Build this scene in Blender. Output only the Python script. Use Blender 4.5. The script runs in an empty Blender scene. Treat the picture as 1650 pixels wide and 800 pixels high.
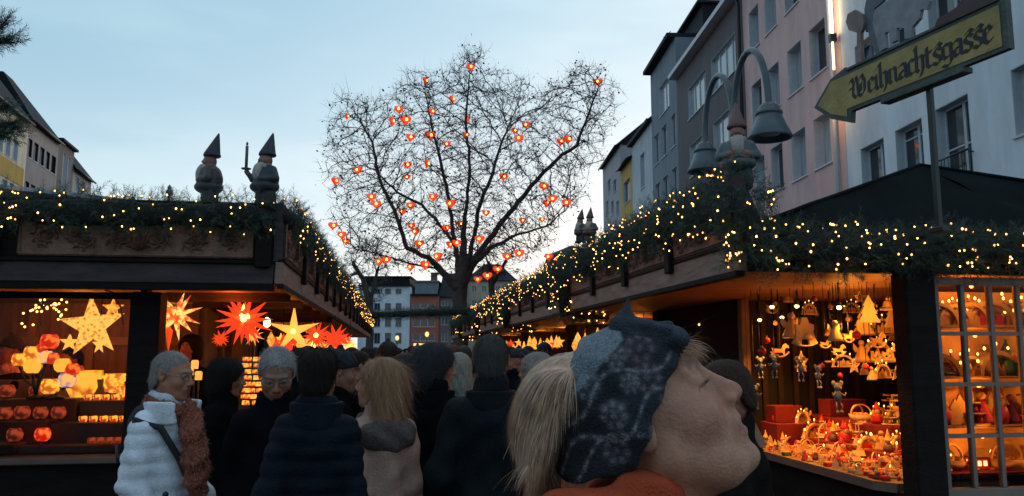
import bpy, bmesh, math, random
import numpy as np
from mathutils import Vector, Matrix, kdtree
from mathutils.geometry import tessellate_polygon
SC = bpy.context.scene
COL = SC.collection
RNG = np.random.default_rng(7)
random.seed(7)
# ------------------------------------------------------------------ camera
PITCH = math.atan(168/1283)
CC, SS = math.cos(PITCH), math.sin(PITCH)
CAM = np.array([0, 0, 1.68])
cd = bpy.data.cameras.new('camera'); cam = bpy.data.objects.new('camera', cd); COL.objects.link(cam)
cam.location = CAM; cam.rotation_euler = (math.pi/2 + PITCH, 0, 0)
cd.sensor_width = 36; cd.lens = 36*1283/1650; cd.clip_start = .05; cd.clip_end = 2000
SC.camera = cam
# ------------------------------------------------------------------ sky, sun, exposure
W = bpy.data.worlds.new('World'); SC.world = W; W.use_nodes = True
wn, wl = W.node_tree.nodes, W.node_tree.links
wn.clear()
def N(tree, t, **kw):
    n = tree.nodes.new(t)
    for k, v in kw.items(): setattr(n, k, v)
    return n
wt = W.node_tree
SUN_EL, SUN_AZ = math.radians(3), math.radians(28)      # the glow of the set sun: ahead and to the right
tc = N(wt, 'ShaderNodeTexCoord')
sep = N(wt, 'ShaderNodeSeparateXYZ'); wl.new(tc.outputs['Generated'], sep.inputs[0])
dot = N(wt, 'ShaderNodeVectorMath', operation='DOT_PRODUCT'); wl.new(tc.outputs['Generated'], dot.inputs[0])
dot.inputs[1].default_value = (math.sin(SUN_AZ), math.cos(SUN_AZ), 0.0)
def mrange(src, a, b, c, d, smooth=True):
    m = N(wt, 'ShaderNodeMapRange'); m.interpolation_type = 'SMOOTHSTEP' if smooth else 'LINEAR'
    wl.new(src, m.inputs['Value'])
    for i, v in zip(('From Min', 'From Max', 'To Min', 'To Max'), (a, b, c, d)): m.inputs[i].default_value = v
    return m.outputs['Result']
def mixc(f, a, b, mode='MIX'):
    m = N(wt, 'ShaderNodeMix', data_type='RGBA', blend_type=mode)
    if isinstance(f, float): m.inputs[0].default_value = f
    else: wl.new(f, m.inputs[0])
    for i, v in ((6, a), (7, b)):
        if isinstance(v, tuple): m.inputs[i].default_value = v
        else: wl.new(v, m.inputs[i])
    return m.outputs[2]
low = mixc(mrange(dot.outputs['Value'], .55, 1.0, 0, 1), (.58, .71, .79, 1), (1.02, .99, .98, 1))
high = mixc(mrange(dot.outputs['Value'], .45, 1.0, 0, 1), (.29, .49, .62, 1), (.53, .69, .78, 1))
col = mixc(mrange(sep.outputs['Z'], .02, .46, 0, 1), low, high)
col = mixc(mrange(sep.outputs['Z'], .42, 1.0, 0, 1), col, (.50, .59, .68, 1))
back = mixc(mrange(dot.outputs['Value'], -.4, .62, 0, 1), (.58, .61, .66, 1), (1, 1, 1, 1))
col = mixc(1.0, col, back, 'MULTIPLY')
mp = N(wt, 'ShaderNodeMapping'); mp.inputs['Scale'].default_value = (1.6, 1.6, 6.5); mp.inputs['Rotation'].default_value = (.0, .25, .3)
wl.new(tc.outputs['Generated'], mp.inputs[0])
ns = N(wt, 'ShaderNodeTexNoise'); ns.inputs['Scale'].default_value = 1.7; ns.inputs['Detail'].default_value = 5; ns.inputs['Roughness'].default_value = .5
wl.new(mp.outputs[0], ns.inputs[0])
cl = mixc(mrange(ns.outputs[0], .36, .68, 0, 1), (.90, .93, .96, 1), (1.10, 1.06, 1.03, 1))
col = mixc(1.0, col, cl, 'MULTIPLY')
sky = N(wt, 'ShaderNodeTexSky', sky_type='NISHITA'); sky.sun_disc = False
sky.sun_elevation = SUN_EL; sky.sun_rotation = SUN_AZ
bg1 = N(wt, 'ShaderNodeBackground'); wl.new(col, bg1.inputs[0]); bg1.inputs[1].default_value = 1.12
bg2 = N(wt, 'ShaderNodeBackground'); wl.new(sky.outputs[0], bg2.inputs[0]); bg2.inputs[1].default_value = .05
ad = N(wt, 'ShaderNodeAddShader'); wl.new(bg1.outputs[0], ad.inputs[0]); wl.new(bg2.outputs[0], ad.inputs[1])
wo = N(wt, 'ShaderNodeOutputWorld'); wl.new(ad.outputs[0], wo.inputs[0])
sd = bpy.data.lights.new('sun', 'SUN'); sd.energy = .12; sd.angle = math.radians(25); sd.color = (.85, .93, 1)
so = bpy.data.objects.new('sun', sd); COL.objects.link(so)
so.rotation_euler = (math.radians(68), 0, math.radians(180) - SUN_AZ)
SC.view_settings.view_transform = 'Standard'; SC.view_settings.look = 'None'
SC.view_settings.exposure = 0; SC.view_settings.gamma = 1; SC.view_settings.use_curve_mapping = False
cy = SC.cycles
SC.render.engine = 'CYCLES'
cy.use_denoising = True
cy.max_bounces = 5; cy.diffuse_bounces = 2; cy.glossy_bounces = 3; cy.transmission_bounces = 4; cy.transparent_max_bounces = 8
cy.sample_clamp_indirect = 3; cy.sample_clamp_direct = 12; cy.caustics_reflective = False; cy.caustics_refractive = False
# ------------------------------------------------------------------ where a pixel of the photograph lies in the world
def ray(px, py):
    u, v = (px-825)/1283, (400-py)/1283
    return np.array([u, CC - v*SS, SS + v*CC])
def P(px, py, Y):
    d = ray(px, py); return CAM + d*(Y/d[1])
def G(px, py, z):
    d = ray(px, py); return CAM + d*((z-CAM[2])/d[2])
def hit(px, py, p0, n):
    d = ray(px, py); return CAM + d*(np.dot(np.array(p0)-CAM, n)/np.dot(d, n))
def proj(p):
    q = np.array(p)-CAM
    f = q[1]*CC + q[2]*SS; w = -q[1]*SS + q[2]*CC
    return 825 + 1283*q[0]/f, 400 - 1283*w/f
# ------------------------------------------------------------------ materials
MATS = {}
def mat(name, c, rough=.6, var=0., vs=6., bump=0., bs=40., emit=None, es=0., metal=0., vcol=False, stretch=None, trans=0., alpha=1., spec=.5, nl=True, sheen=0.):
    if name in MATS: return MATS[name]
    m = bpy.data.materials.new(name); m.use_nodes = True
    t = m.node_tree; b = t.nodes['Principled BSDF']
    b.inputs['Roughness'].default_value = rough; b.inputs['Metallic'].default_value = metal
    b.inputs['Specular IOR Level'].default_value = spec
    base = (*c, 1); b.inputs['Base Color'].default_value = base
    if sheen: b.inputs['Sheen Weight'].default_value = sheen
    src = None
    tcn = N(t, 'ShaderNodeTexCoord'); mpn = N(t, 'ShaderNodeMapping'); t.links.new(tcn.outputs['Object'], mpn.inputs[0])
    if stretch: mpn.inputs['Scale'].default_value = stretch
    if vcol:
        at = N(t, 'ShaderNodeAttribute'); at.attribute_name = 'Col'; src = at.outputs['Color']
    if var:
        n = N(t, 'ShaderNodeTexNoise'); n.inputs['Scale'].default_value = vs; n.inputs['Detail'].default_value = 6; n.inputs['Roughness'].default_value = .65
        t.links.new(mpn.outputs[0], n.inputs[0])
        mr = N(t, 'ShaderNodeMapRange'); t.links.new(n.outputs[0], mr.inputs[0])
        for i, v in ((1, .3), (2, .7), (3, 1-var), (4, 1+var)): mr.inputs[i].default_value = v
        mx = N(t, 'ShaderNodeMix', data_type='RGBA', blend_type='MULTIPLY'); mx.inputs[0].default_value = 1
        if src is not None: t.links.new(src, mx.inputs[6])
        else: mx.inputs[6].default_value = base
        t.links.new(mr.outputs[0], mx.inputs[7]); src = mx.outputs[2]
    if src is not None: t.links.new(src, b.inputs['Base Color'])
    if bump:
        n2 = N(t, 'ShaderNodeTexNoise'); n2.inputs['Scale'].default_value = bs; n2.inputs['Detail'].default_value = 5
        t.links.new(mpn.outputs[0], n2.inputs[0])
        bp = N(t, 'ShaderNodeBump'); bp.inputs['Strength'].default_value = bump; bp.inputs['Distance'].default_value = .02
        t.links.new(n2.outputs[0], bp.inputs['Height']); t.links.new(bp.outputs[0], b.inputs['Normal'])
    if emit:
        b.inputs['Emission Color'].default_value = (*emit, 1); b.inputs['Emission Strength'].default_value = es
        if not nl: m.cycles.emission_sampling = 'NONE'
    if trans: b.inputs['Transmission Weight'].default_value = trans
    if alpha < 1: b.inputs['Alpha'].default_value = alpha
    MATS[name] = m
    return m
def emit_var(name, c1, c2, s1, s2, scale=20., kind='noise', nl=True, thr=(.4, .6), base=(.3, .2, .1)):
    """a lit thing whose paper or glass is printed: two emission colours mixed by a pattern in object space"""
    if name in MATS: return MATS[name]
    m = mat(name, base, .5)
    t = m.node_tree; b = t.nodes['Principled BSDF']
    tcn = [n for n in t.nodes if n.type == 'TEX_COORD'][0]
    if kind == 'voronoi': n = N(t, 'ShaderNodeTexVoronoi')
    else: n = N(t, 'ShaderNodeTexNoise')
    n.inputs['Scale'].default_value = scale; t.links.new(tcn.outputs['Object'], n.inputs[0])
    mr = N(t, 'ShaderNodeMapRange'); t.links.new(n.outputs[0], mr.inputs[0]); mr.inputs[1].default_value, mr.inputs[2].default_value = thr
    mx = N(t, 'ShaderNodeMix', data_type='RGBA'); t.links.new(mr.outputs[0], mx.inputs[0])
    mx.inputs[6].default_value = (*c1, 1); mx.inputs[7].default_value = (*c2, 1)
    m2 = N(t, 'ShaderNodeMapRange'); t.links.new(mr.outputs[0], m2.inputs[0]); m2.inputs[3].default_value = s1; m2.inputs[4].default_value = s2
    t.links.new(mx.outputs[2], b.inputs['Emission Color']); t.links.new(m2.outputs[0], b.inputs['Emission Strength'])
    if not nl: m.cycles.emission_sampling = 'NONE'
    return m
# ------------------------------------------------------------------ objects
def link(o, parent=None):
    COL.objects.link(o)
    if parent is not None: o.parent = parent
    return o
def tag(o, label=None, cat=None, group=None, kind=None):
    if label: o['label'] = label
    if cat: o['category'] = cat
    if group: o['group'] = group
    if kind: o['kind'] = kind
    return o
def thing(name, label, cat, loc=(0, 0, 0), rz=0., group=None, rot=None, scale=None):
    o = bpy.data.objects.new(name, None); COL.objects.link(o); o.empty_display_size = .1
    o.location = Vector([float(v) for v in loc]); o.rotation_euler = rot if rot is not None else (0, 0, rz)
    if scale is not None: o.scale = (scale,)*3
    return tag(o, label, cat, group)
def copy_tree(o, parent=None, loc=None, rz=None, label=None, group=None, scale=None, swap=None):
    c = o.copy(); COL.objects.link(c); c.parent = parent
    if loc is not None: c.location = Vector([float(v) for v in loc])
    if rz is not None: c.rotation_euler = (c.rotation_euler[0], c.rotation_euler[1], rz)
    if scale is not None: c.scale = (scale,)*3
    if label: c['label'] = label
    if group: c['group'] = group
    if swap and c.type == 'MESH' and c.data.materials and c.data.materials[0].name in swap:
        c.data = c.data.copy(); c.data.materials[0] = swap[c.data.materials[0].name]
    for ch in o.children: copy_tree(ch, c, swap=swap)
    return c
def mesh_np(name, V, F, m, parent=None, smooth=False, col=None, loc=None, mi=None):
    """V (n,3), F (k,3|4) or list of arrays"""
    me = bpy.data.meshes.new(name)
    Fs = [np.asarray(f) for f in (F if isinstance(F, list) else [F]) if len(f)]
    nl_ = sum(f.size for f in Fs); nf = sum(len(f) for f in Fs)
    me.vertices.add(len(V)); me.vertices.foreach_set('co', np.asarray(V, dtype=np.float32).ravel())
    me.loops.add(nl_); me.polygons.add(nf)
    me.loops.foreach_set('vertex_index', np.concatenate([f.ravel() for f in Fs]).astype(np.int32))
    tot = np.concatenate([np.full(len(f), f.shape[1]) for f in Fs]).astype(np.int32)
    me.polygons.foreach_set('loop_start', np.concatenate([[0], np.cumsum(tot)[:-1]]).astype(np.int32))
    if smooth: me.polygons.foreach_set('use_smooth', np.ones(nf, dtype=bool))
    else: me.polygons.foreach_set('use_smooth', np.zeros(nf, dtype=bool))
    ms = m if isinstance(m, (list, tuple)) else [m]
    for x in ms: me.materials.append(x)
    if mi is not None: me.polygons.foreach_set('material_index', np.asarray(mi, dtype=np.int32))
    me.update(calc_edges=True); me.validate()
    if col is not None:
        ca = me.color_attributes.new('Col', 'FLOAT_COLOR', 'POINT')
        ca.data.foreach_set('color', np.concatenate([col, np.ones((len(col), 1))], 1).astype(np.float32).ravel())
    o = bpy.data.objects.new(name, me); link(o, parent)
    if loc is not None: o.location = Vector([float(v) for v in loc])
    return o
class MB:
    """collects shapes into ONE mesh"""
    def __init__(s): s.v = []; s.f = []; s.sm = []; s.mi = []; s.cur = 0
    def add(s, V, F, smooth=False):
        b = len(s.v); s.v += [tuple(float(c) for c in p) for p in V]
        for f in F: s.f.append(tuple(i+b for i in f)); s.sm.append(smooth); s.mi.append(s.cur)
        return s
    def box(s, x0, x1, y0, y1, z0, z1, M=None):
        V = [(x, y, z) for z in (z0, z1) for y in (y0, y1) for x in (x0, x1)]
        if M is not None: V = [tuple(M @ Vector(p)) for p in V]
        return s.add(V, [(0, 2, 3, 1), (4, 5, 7, 6), (0, 1, 5, 4), (1, 3, 7, 5), (3, 2, 6, 7), (2, 0, 4, 6)])
    def bbox(s, x0, x1, y0, y1, z0, z1, b=.006):
        """box with bevelled edges"""
        bm = bmesh.new(); bmesh.ops.create_cube(bm, size=1)
        for v in bm.verts: v.co = Vector(((x0+x1)/2 + v.co.x*(x1-x0), (y0+y1)/2 + v.co.y*(y1-y0), (z0+z1)/2 + v.co.z*(z1-z0)))
        bmesh.ops.bevel(bm, geom=bm.edges[:], offset=b, segments=1, affect='EDGES')
        bm.verts.index_update()
        s.add([v.co for v in bm.verts], [tuple(v.index for v in f.verts) for f in bm.faces]); bm.free(); return s
    def tube(s, pts, r, n=8, cap=True, smooth=True):
        pts = [Vector([float(c) for c in p]) for p in pts]; k = len(pts)
        rs = r if hasattr(r, '__len__') else [r]*k
        V = []; up = Vector((0, 0, 1)); prev = None
        for i, p in enumerate(pts):
            t = (pts[min(i+1, k-1)] - pts[max(i-1, 0)]).normalized()
            if prev is None: a = t.cross(up if abs(t.z) < .9 else Vector((1, 0, 0))).normalized()
            else: a = (prev - t*prev.dot(t)).normalized()
            prev = a; b = t.cross(a)
            for j in range(n):
                an = 2*math.pi*j/n; V.append(p + (a*math.cos(an) + b*math.sin(an))*rs[i])
        F = [(i*n+j, i*n+(j+1) % n, (i+1)*n+(j+1) % n, (i+1)*n+j) for i in range(k-1) for j in range(n)]
        if cap: F += [tuple(range(n))[::-1], tuple((k-1)*n+j for j in range(n))]
        return s.add(V, F, smooth)
    def lathe(s, prof, n=16, c=(0, 0, 0), smooth=True, sx=1., sy=1., M=None):
        V = [(c[0]+r*sx*math.cos(2*math.pi*j/n), c[1]+r*sy*math.sin(2*math.pi*j/n), c[2]+z) for r, z in prof for j in range(n)]
        if M is not None: V = [tuple(M @ Vector(p)) for p in V]
        k = len(prof)
        F = [(i*n+j, i*n+(j+1) % n, (i+1)*n+(j+1) % n, (i+1)*n+j) for i in range(k-1) for j in range(n)]
        F += [tuple(range(n))[::-1], tuple((k-1)*n+j for j in range(n))]
        return s.add(V, F, smooth)
    def ball(s, c, r, n=10, sx=1., sy=1., sz=1.):
        return s.lathe([(r*math.sin(math.pi*i/n)+1e-5, -r*sz*math.cos(math.pi*i/n)) for i in range(n+1)], n+2, c, True, sx, sy)
    def prism(s, poly, d0, d1, fr):
        """2-D outline extruded; fr(u, v, d) -> point"""
        n = len(poly)
        tri = tessellate_polygon([[Vector((p[0], p[1], 0)) for p in poly]])
        V = [fr(p[0], p[1], d0) for p in poly] + [fr(p[0], p[1], d1) for p in poly]
        F = [tuple(t) for t in tri] + [tuple(i+n for i in t[::-1]) for t in tri] + [(i, (i+1) % n, n+(i+1) % n, n+i) for i in range(n)]
        return s.add(V, F)
    def build(s, name, m, parent=None, loc=None, bev=0.):
        me = bpy.data.meshes.new(name); me.from_pydata(s.v, [], s.f)
        for x in (m if isinstance(m, (list, tuple)) else [m]): me.materials.append(x)
        me.polygons.foreach_set('use_smooth', s.sm); me.polygons.foreach_set('material_index', s.mi)
        bm = bmesh.new(); bm.from_mesh(me); bmesh.ops.recalc_face_normals(bm, faces=bm.faces); bm.to_mesh(me); bm.free()
        me.update()
        o = bpy.data.objects.new(name, me); link(o, parent)
        if loc is not None: o.location = Vector([float(v) for v in loc])
        return o
ORD = ['first', 'second', 'third', 'fourth', 'fifth', 'sixth', 'seventh', 'eighth', 'ninth', 'tenth', 'eleventh', 'twelfth', 'thirteenth', 'fourteenth', 'fifteenth', 'sixteenth']
# ------------------------------------------------------------------ common materials
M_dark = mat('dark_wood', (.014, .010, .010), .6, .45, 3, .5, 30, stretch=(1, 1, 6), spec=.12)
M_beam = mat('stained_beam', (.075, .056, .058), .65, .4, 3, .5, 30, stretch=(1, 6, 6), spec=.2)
M_panel = mat('carved_wood', (.23, .125, .088), .6, .45, 8, .6, 60)
M_fascia = mat('weathered_board', (.33, .215, .17), .65, .4, 3, .5, 40, stretch=(1, 1, 8))
M_warmwood = mat('pine_board', (.30, .15, .07), .6, .35, 2.5, .3, 30, stretch=(1, 5, 1))
M_tarp = mat('tarp_green', (.009, .013, .013), .7, .3, 3, .3, 8, spec=.05)
M_pale = mat('tarp_pale', (.30, .38, .44), .45, .15, 2, .1, 6)
M_needle = mat('fir_needle', (.042, .080, .058), .6, .5, 14)
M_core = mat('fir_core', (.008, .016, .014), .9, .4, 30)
M_wire = mat('green_wire', (.01, .02, .015), .5)
M_bulb = mat('warm_bulb', (.9, .6, .3), .4, emit=(1, .46, .11), es=7.5, nl=False)
M_bulbdim = mat('warm_bulb_dim', (.9, .6, .3), .4, emit=(1, .42, .10), es=3.2, nl=False)
M_spot = mat('lamp_glow', (1, .8, .5), .4, emit=(1, .58, .20), es=9, nl=False)
M_black = mat('black_metal', (.012, .013, .015), .4, .2, 5)
M_skin = mat('skin', (1, 1, 1), .5, .08, 25, .05, 120, vcol=True)
def lamp(loc, power, color=(1, .46, .13), r=.04, parent=None, name='lamp_light', spot=None):
    l = bpy.data.lights.new(name, 'SPOT' if spot else 'POINT')
    if spot: l.spot_size = math.radians(spot); l.spot_blend = .5
    l.use_shadow = True; l.energy = power*.55; l.color = (color[0], color[1]*.78, color[2]*.42); l.shadow_soft_size = min(r, .035)
    o = bpy.data.objects.new(name, l); COL.objects.link(o); o.location = Vector([float(v) for v in loc])
    if parent: o.parent = parent
    return o
# ------------------------------------------------------------------ implicit surfaces (figures, hair, clothes)
def _e(p, c, r):
    q = [(p[i]-c[i])/r[i] for i in range(3)]
    k0 = np.sqrt(q[0]**2+q[1]**2+q[2]**2); k1 = np.sqrt(sum((q[i]/r[i])**2 for i in range(3)))+1e-9
    return k0*(k0-1)/k1
def _c(p, a, b, ra, rb=None):
    rb = ra if rb is None else rb
    a = np.array(a, float); b = np.array(b, float); ba = b-a
    pa = [p[i]-a[i] for i in range(3)]
    h = np.clip((pa[0]*ba[0]+pa[1]*ba[1]+pa[2]*ba[2])/max(ba@ba, 1e-9), 0, 1)
    return np.sqrt(sum((pa[i]-ba[i]*h)**2 for i in range(3))) - (ra+(rb-ra)*h)
def _u(a, b, k=.02):
    h = np.clip(.5+.5*(b-a)/k, 0, 1); return b+(a-b)*h-k*h*(1-h)
def _s(a, b, k=.01):                       # a minus b
    h = np.clip(.5-.5*(a+b)/k, 0, 1); return a+(-b-a)*h+k*h*(1-h)
def nets(f, lo, hi, h):
    ax = [np.arange(lo[i], hi[i]+h, h) for i in range(3)]
    X, Y, Z = np.meshgrid(*ax, indexing='ij'); D = f((X, Y, Z)); nx, ny, nz = D.shape
    S = D < 0
    cs = (nx-1, ny-1, nz-1); acc = np.zeros(cs+(3,)); cnt = np.zeros(cs)
    corners = [(i, j, k) for i in (0, 1) for j in (0, 1) for k in (0, 1)]
    for a in corners:
        for d in range(3):
            if a[d]: continue
            b = list(a); b[d] = 1
            sa = tuple(slice(a[i], a[i]+cs[i]) for i in range(3)); sb = tuple(slice(b[i], b[i]+cs[i]) for i in range(3))
            cr = S[sa] != S[sb]; va, vb = D[sa][cr], D[sb][cr]; t = va/(va-vb)
            pos = np.tile(np.array(a, float), (len(t), 1)); pos[:, d] = t
            acc[cr] += pos; cnt[cr] += 1
    m = cnt > 0; idx = -np.ones(cs, dtype=np.int64); idx[m] = np.arange(m.sum())
    base = np.argwhere(m); V = (acc[m]/cnt[m][:, None]+base)*h + np.array(lo)
    F = []
    for d in range(3):
        e, g = (d+1) % 3, (d+2) % 3
        sl = [slice(0, n) for n in D.shape]; s1 = list(sl); s1[d] = slice(0, D.shape[d]-1); s2 = list(sl); s2[d] = slice(1, D.shape[d])
        cr = np.argwhere(S[tuple(s1)] != S[tuple(s2)])
        ok = (cr[:, e] > 0) & (cr[:, g] > 0) & (cr[:, e] < D.shape[e]-1) & (cr[:, g] < D.shape[g]-1); cr = cr[ok]
        ins = S[tuple(cr.T)]
        q = []
        for de, dg in ((0, 0), (1, 0), (1, 1), (0, 1)):
            c = cr.copy(); c[:, e] -= de; c[:, g] -= dg; q.append(idx[tuple(c.T)])
        q = np.stack(q, 1); q[~ins] = q[~ins][:, ::-1]; F.append(q)
    return V, np.concatenate(F)
def rotm(yaw, pitch=0., roll=0.):
    """head turn: yaw about z, pitch > 0 looks up, roll leans"""
    return np.array(Matrix.Rotation(yaw, 3, 'Z') @ Matrix.Rotation(pitch, 3, 'X') @ Matrix.Rotation(roll, 3, 'Y'))
def head_sdf(p, fem=0., neck=True, k=1.):
    d = _e(p, (0, -.015, .03), (.073, .095, .085))
    d = _u(d, _e(p, (0, .025, -.03), (.058, .062, .085)), .03)
    d = _u(d, _e(p, (0, .033, -.076), (.042-.006*fem, .044, .027+.003*(1-fem))), .03)
    d = _u(d, _c(p, (-.05, .0, -.045), (-.022, .05, -.095), .018), .025); d = _u(d, _c(p, (.05, .0, -.045), (.022, .05, -.095), .018), .025)
    d = _u(d, _e(p, (0, .074, -.1), (.017, .015, .014)), .022)
    for s in (-1, 1):
        d = _u(d, _e(p, (s*.038, .052, -.028), (.024, .026, .024)), .025)
        d = _u(d, _c(p, (s*.012, .084, .028), (s*.042, .07, .026), .008), .014)
        d = _s(d, _e(p, (s*.031, .094, .008), (.017, .017, .012)), .016)
        d = _u(d, _e(p, (s*.031, .072, .007), (.0135, .0125, .0125)), .003)
        d = _u(d, _c(p, (s*.018, .081, .014), (s*.043, .073, .013), .0042), .004)
    d = _u(d, _c(p, (0, .084, .018), (0, .106, -.022), .007, .0095), .012)
    d = _u(d, _c(p, (0, .076, .004), (0, .093, -.024), .010, .013), .008)
    d = _u(d, _e(p, (0, .107, -.028), (.0105, .011, .010)), .008)
    for s in (-1, 1): d = _u(d, _e(p, (s*.0125, .096, -.032), (.008, .010, .0075)), .006)
    d = _u(d, _e(p, (0, .082, -.058), (.027, .016, .022)), .015)
    d = _u(d, _c(p, (-.017, .089, -.0565), (.017, .089, -.0565), .0048), .006)
    d = _u(d, _c(p, (-.013, .089, -.0685), (.013, .089, -.0685), .0055), .006)
    d = _s(d, _c(p, (-.022, .0955, -.0625), (.022, .0955, -.0625), .0018), .004)
    for s in (-1, 1):
        ear = _e((p[0]-s*.006*((p[2]+.03)/.06), p[1], p[2]), (s*.077, -.012, .002), (.008, .018, .031))
        ear = _s(ear, _e(p, (s*.089, -.006, .004), (.009, .010, .019)), .006)
        d = _u(d, ear, .008)
    if neck: d = _u(d, _c(p, (0, -.025, -.07), (0, -.045, -.2), .052-.006*fem, .062-.006*fem), .03)
    return d
def skin_col(q, tone, brow=(.05, .035, .025), lip=(.35, .10, .08), beard=None, iris=(.06, .08, .08), eyes=True):
    """q: vertices in head space; colours that belong to the face: lips, brows, eyes, beard"""
    x, y, z = q[:, 0], q[:, 1], q[:, 2]; c = np.tile(np.array(tone), (len(q), 1))
    def blend(w, t):
        w = np.clip(w, 0, 1)[:, None]; c[:] = c*(1-w)+np.array(t)*w
    blend(.5*np.exp(-(((np.abs(x)-.04)/.022)**2+((z+.03)/.022)**2))*(y > .02), (tone[0]*1.0, tone[1]*.72, tone[2]*.68))
    blend(.4*np.exp(-((x/.016)**2+((z+.03)/.016)**2))*(y > .08), (tone[0], tone[1]*.7, tone[2]*.66))
    blend(((np.abs(x) < .027) & (y > .075) & (np.abs(z+.063) < .0115-.25*np.abs(x)+.001))*.85, lip)
    ax = np.abs(x)
    blend(((ax > .012) & (ax < .047) & (y > .055) & (np.abs(z-.031+.25*(ax-.03)**2*40) < .0045))*.8, brow)
    if not eyes:
        blend((np.abs(z-.000+.10*(ax-.031)**2*100-.002) < .0016)*(np.abs(ax-.031) < .015)*(y > .06)*.8, (.05, .03, .025)); return c
    e = ((ax-.031)/.0135)**2+((z-.006)/.0062)**2
    blend((e < 1) & (y > .073), (.42, .40, .38)); blend((((ax-.031)**2+(z-.006)**2) < .0056**2) & (y > .078), iris)
    blend(((e >= 1) & (e < 1.8) & (y > .068))*.45, (tone[0]*.45, tone[1]*.35, tone[2]*.32))
    if beard is not None: blend(((z < -.04) & (y > .0) & (y < .2) & (z > -.14) & ~((ax < .025) & (np.abs(z+.063) < .009)))*.8, beard)
    return c
def hair_sdf(p, style, seed=0.):
    x, y, z = p
    ang = np.arctan2(y+.02, x); wav = .0022*np.sin(ang*34+7*z*20+seed)+.002*np.sin(ang*13+seed*2+z*60)
    if style in ('short', 'crop'):
        t = .003 if style == 'crop' else .008
        d = _e(p, (0, -.02, .032), (.073+t, .095+t, .085+t))
        d = _u(d, _e(p, (0, -.06, -.03), (.062+t*.6, .055+t*.6, .06)), .02)
        d = np.maximum(d, y*.70-z*.71+.008+.004*np.sin(x*90)+.006*np.sin(x*210+z*170)); d = np.maximum(d, np.where(y > -.03, -z+.010-1.2*(y+.03)*0, -z-.08+1.5*np.maximum(y+.06, 0)*1.6))
        d = np.maximum(d, y-.072-.35*np.maximum(z-.06, 0)*4)
    elif style == 'bob':
        d = _e(p, (0, -.022, .028), (.098, .120, .104))
        d = _u(d, _e(p, (0, -.035, -.045), (.102, .095, .085)), .03)
        face = _e(p, (0, .10, -.04), (.062, .085, .095)); d = _s(d, face, .012); d = np.maximum(d, -z-.115)
        wav = wav*1.5
    elif style == 'long':
        d = _e(p, (0, -.022, .028), (.092, .116, .102))
        d = _u(d, _e(p, (0, -.05, -.10), (.115, .085, .16)), .04)
        d = _u(d, _e(p, (.055, -.04, -.2), (.07, .06, .085)), .04); d = _u(d, _e(p, (-.055, -.05, -.2), (.07, .06, .08)), .04)
        face = _e(p, (0, .105, -.05), (.060, .088, .12)); d = _s(d, face, .012); wav = wav*2.2
    elif style == 'curly':
        d = _e(p, (0, -.022, .022), (.108, .122, .110)); d = _u(d, _e(p, (0, -.03, -.07), (.11, .09, .08)), .04)
        face = _e(p, (0, .11, -.03), (.058, .085, .09)); d = _s(d, face, .012)
        wav = .008*np.sin(x*140+seed)*np.sin(y*130)*np.sin(z*150+seed)
    elif style in ('beanie', 'hood'):
        d = _e(p, (0, -.018, .045), (.090, .112, .092)); d = np.maximum(d, -z+.018+.25*y if style == 'beanie' else -z-.2)
        if style == 'beanie':
            d = _u(d, _e(p, (0, -.02, .145), (.018, .018, .016)), .01); wav = .0015*np.sin(ang*44)
        else:
            d = _e(p, (0, -.03, -.0), (.105, .125, .135)); d = _s(d, _e(p, (0, .13, -.02), (.072, .10, .105)), .01); wav = wav*0
    elif style == 'cap':
        d = _e(p, (0, -.015, .045), (.086, .106, .078)); d = np.maximum(d, -z+.04)
        d = _u(d, _e(p, (0, .095, .048), (.06, .05, .007)), .01); wav = wav*0
    return d-.5*wav
def strands(V, Nn, n, L, flow, seedr, width=.0011, curl=.25, seg=6, out=.25, grav=.35):
    """thin ribbons rooted on a surface"""
    r = np.random.default_rng(seedr); i = r.integers(0, len(V), n); p = V[i].copy(); nn = Nn[i]
    f = flow(p); f = f-nn*np.sum(f*nn, 1)[:, None]; f /= np.linalg.norm(f, axis=1)[:, None]+1e-6
    d = f+nn*out*r.uniform(.2, 1.2, (n, 1))+r.normal(0, curl, (n, 3)); d /= np.linalg.norm(d, axis=1)[:, None]
    ln = L*r.uniform(.4, 1.15, (n, 1))/seg; side = np.cross(d, nn); side /= np.linalg.norm(side, axis=1)[:, None]+1e-6
    ph = seedr*1.7; cl = np.stack([np.sin(p[:, 0]*70+p[:, 2]*40+ph), np.sin(p[:, 1]*75+p[:, 0]*45+ph*2), np.sin(p[:, 2]*60+p[:, 1]*50)], 1)*.32
    d = d+cl*.6; d /= np.linalg.norm(d, axis=1)[:, None]
    P_ = []; w = width*r.uniform(.6, 1.3, (n, 1)); cv = r.normal(0, curl*.35, (n, 3))-cl*.22
    for k in range(seg+1):
        ww = w*(1-.8*k/seg); P_.append(p-side*ww); P_.append(p+side*ww)
        d = d+cv*.5+np.array([0, 0, -grav/seg]); d /= np.linalg.norm(d, axis=1)[:, None]; p = p+d*ln
    A = np.stack(P_, 1).reshape(-1, 3); m = 2*(seg+1); b = np.arange(n)[:, None]*m
    F = np.concatenate([b+np.array([2*k, 2*k+1, 2*k+3, 2*k+2]) for k in range(seg)])
    return A, F
def vnorm(V, F):
    n = np.cross(V[F[:, 2]]-V[F[:, 0]], V[F[:, 3]]-V[F[:, 1]]); o = np.zeros_like(V)
    for k in range(4): np.add.at(o, F[:, k], n)
    return o/(np.linalg.norm(o, axis=1)[:, None]+1e-12)
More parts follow.
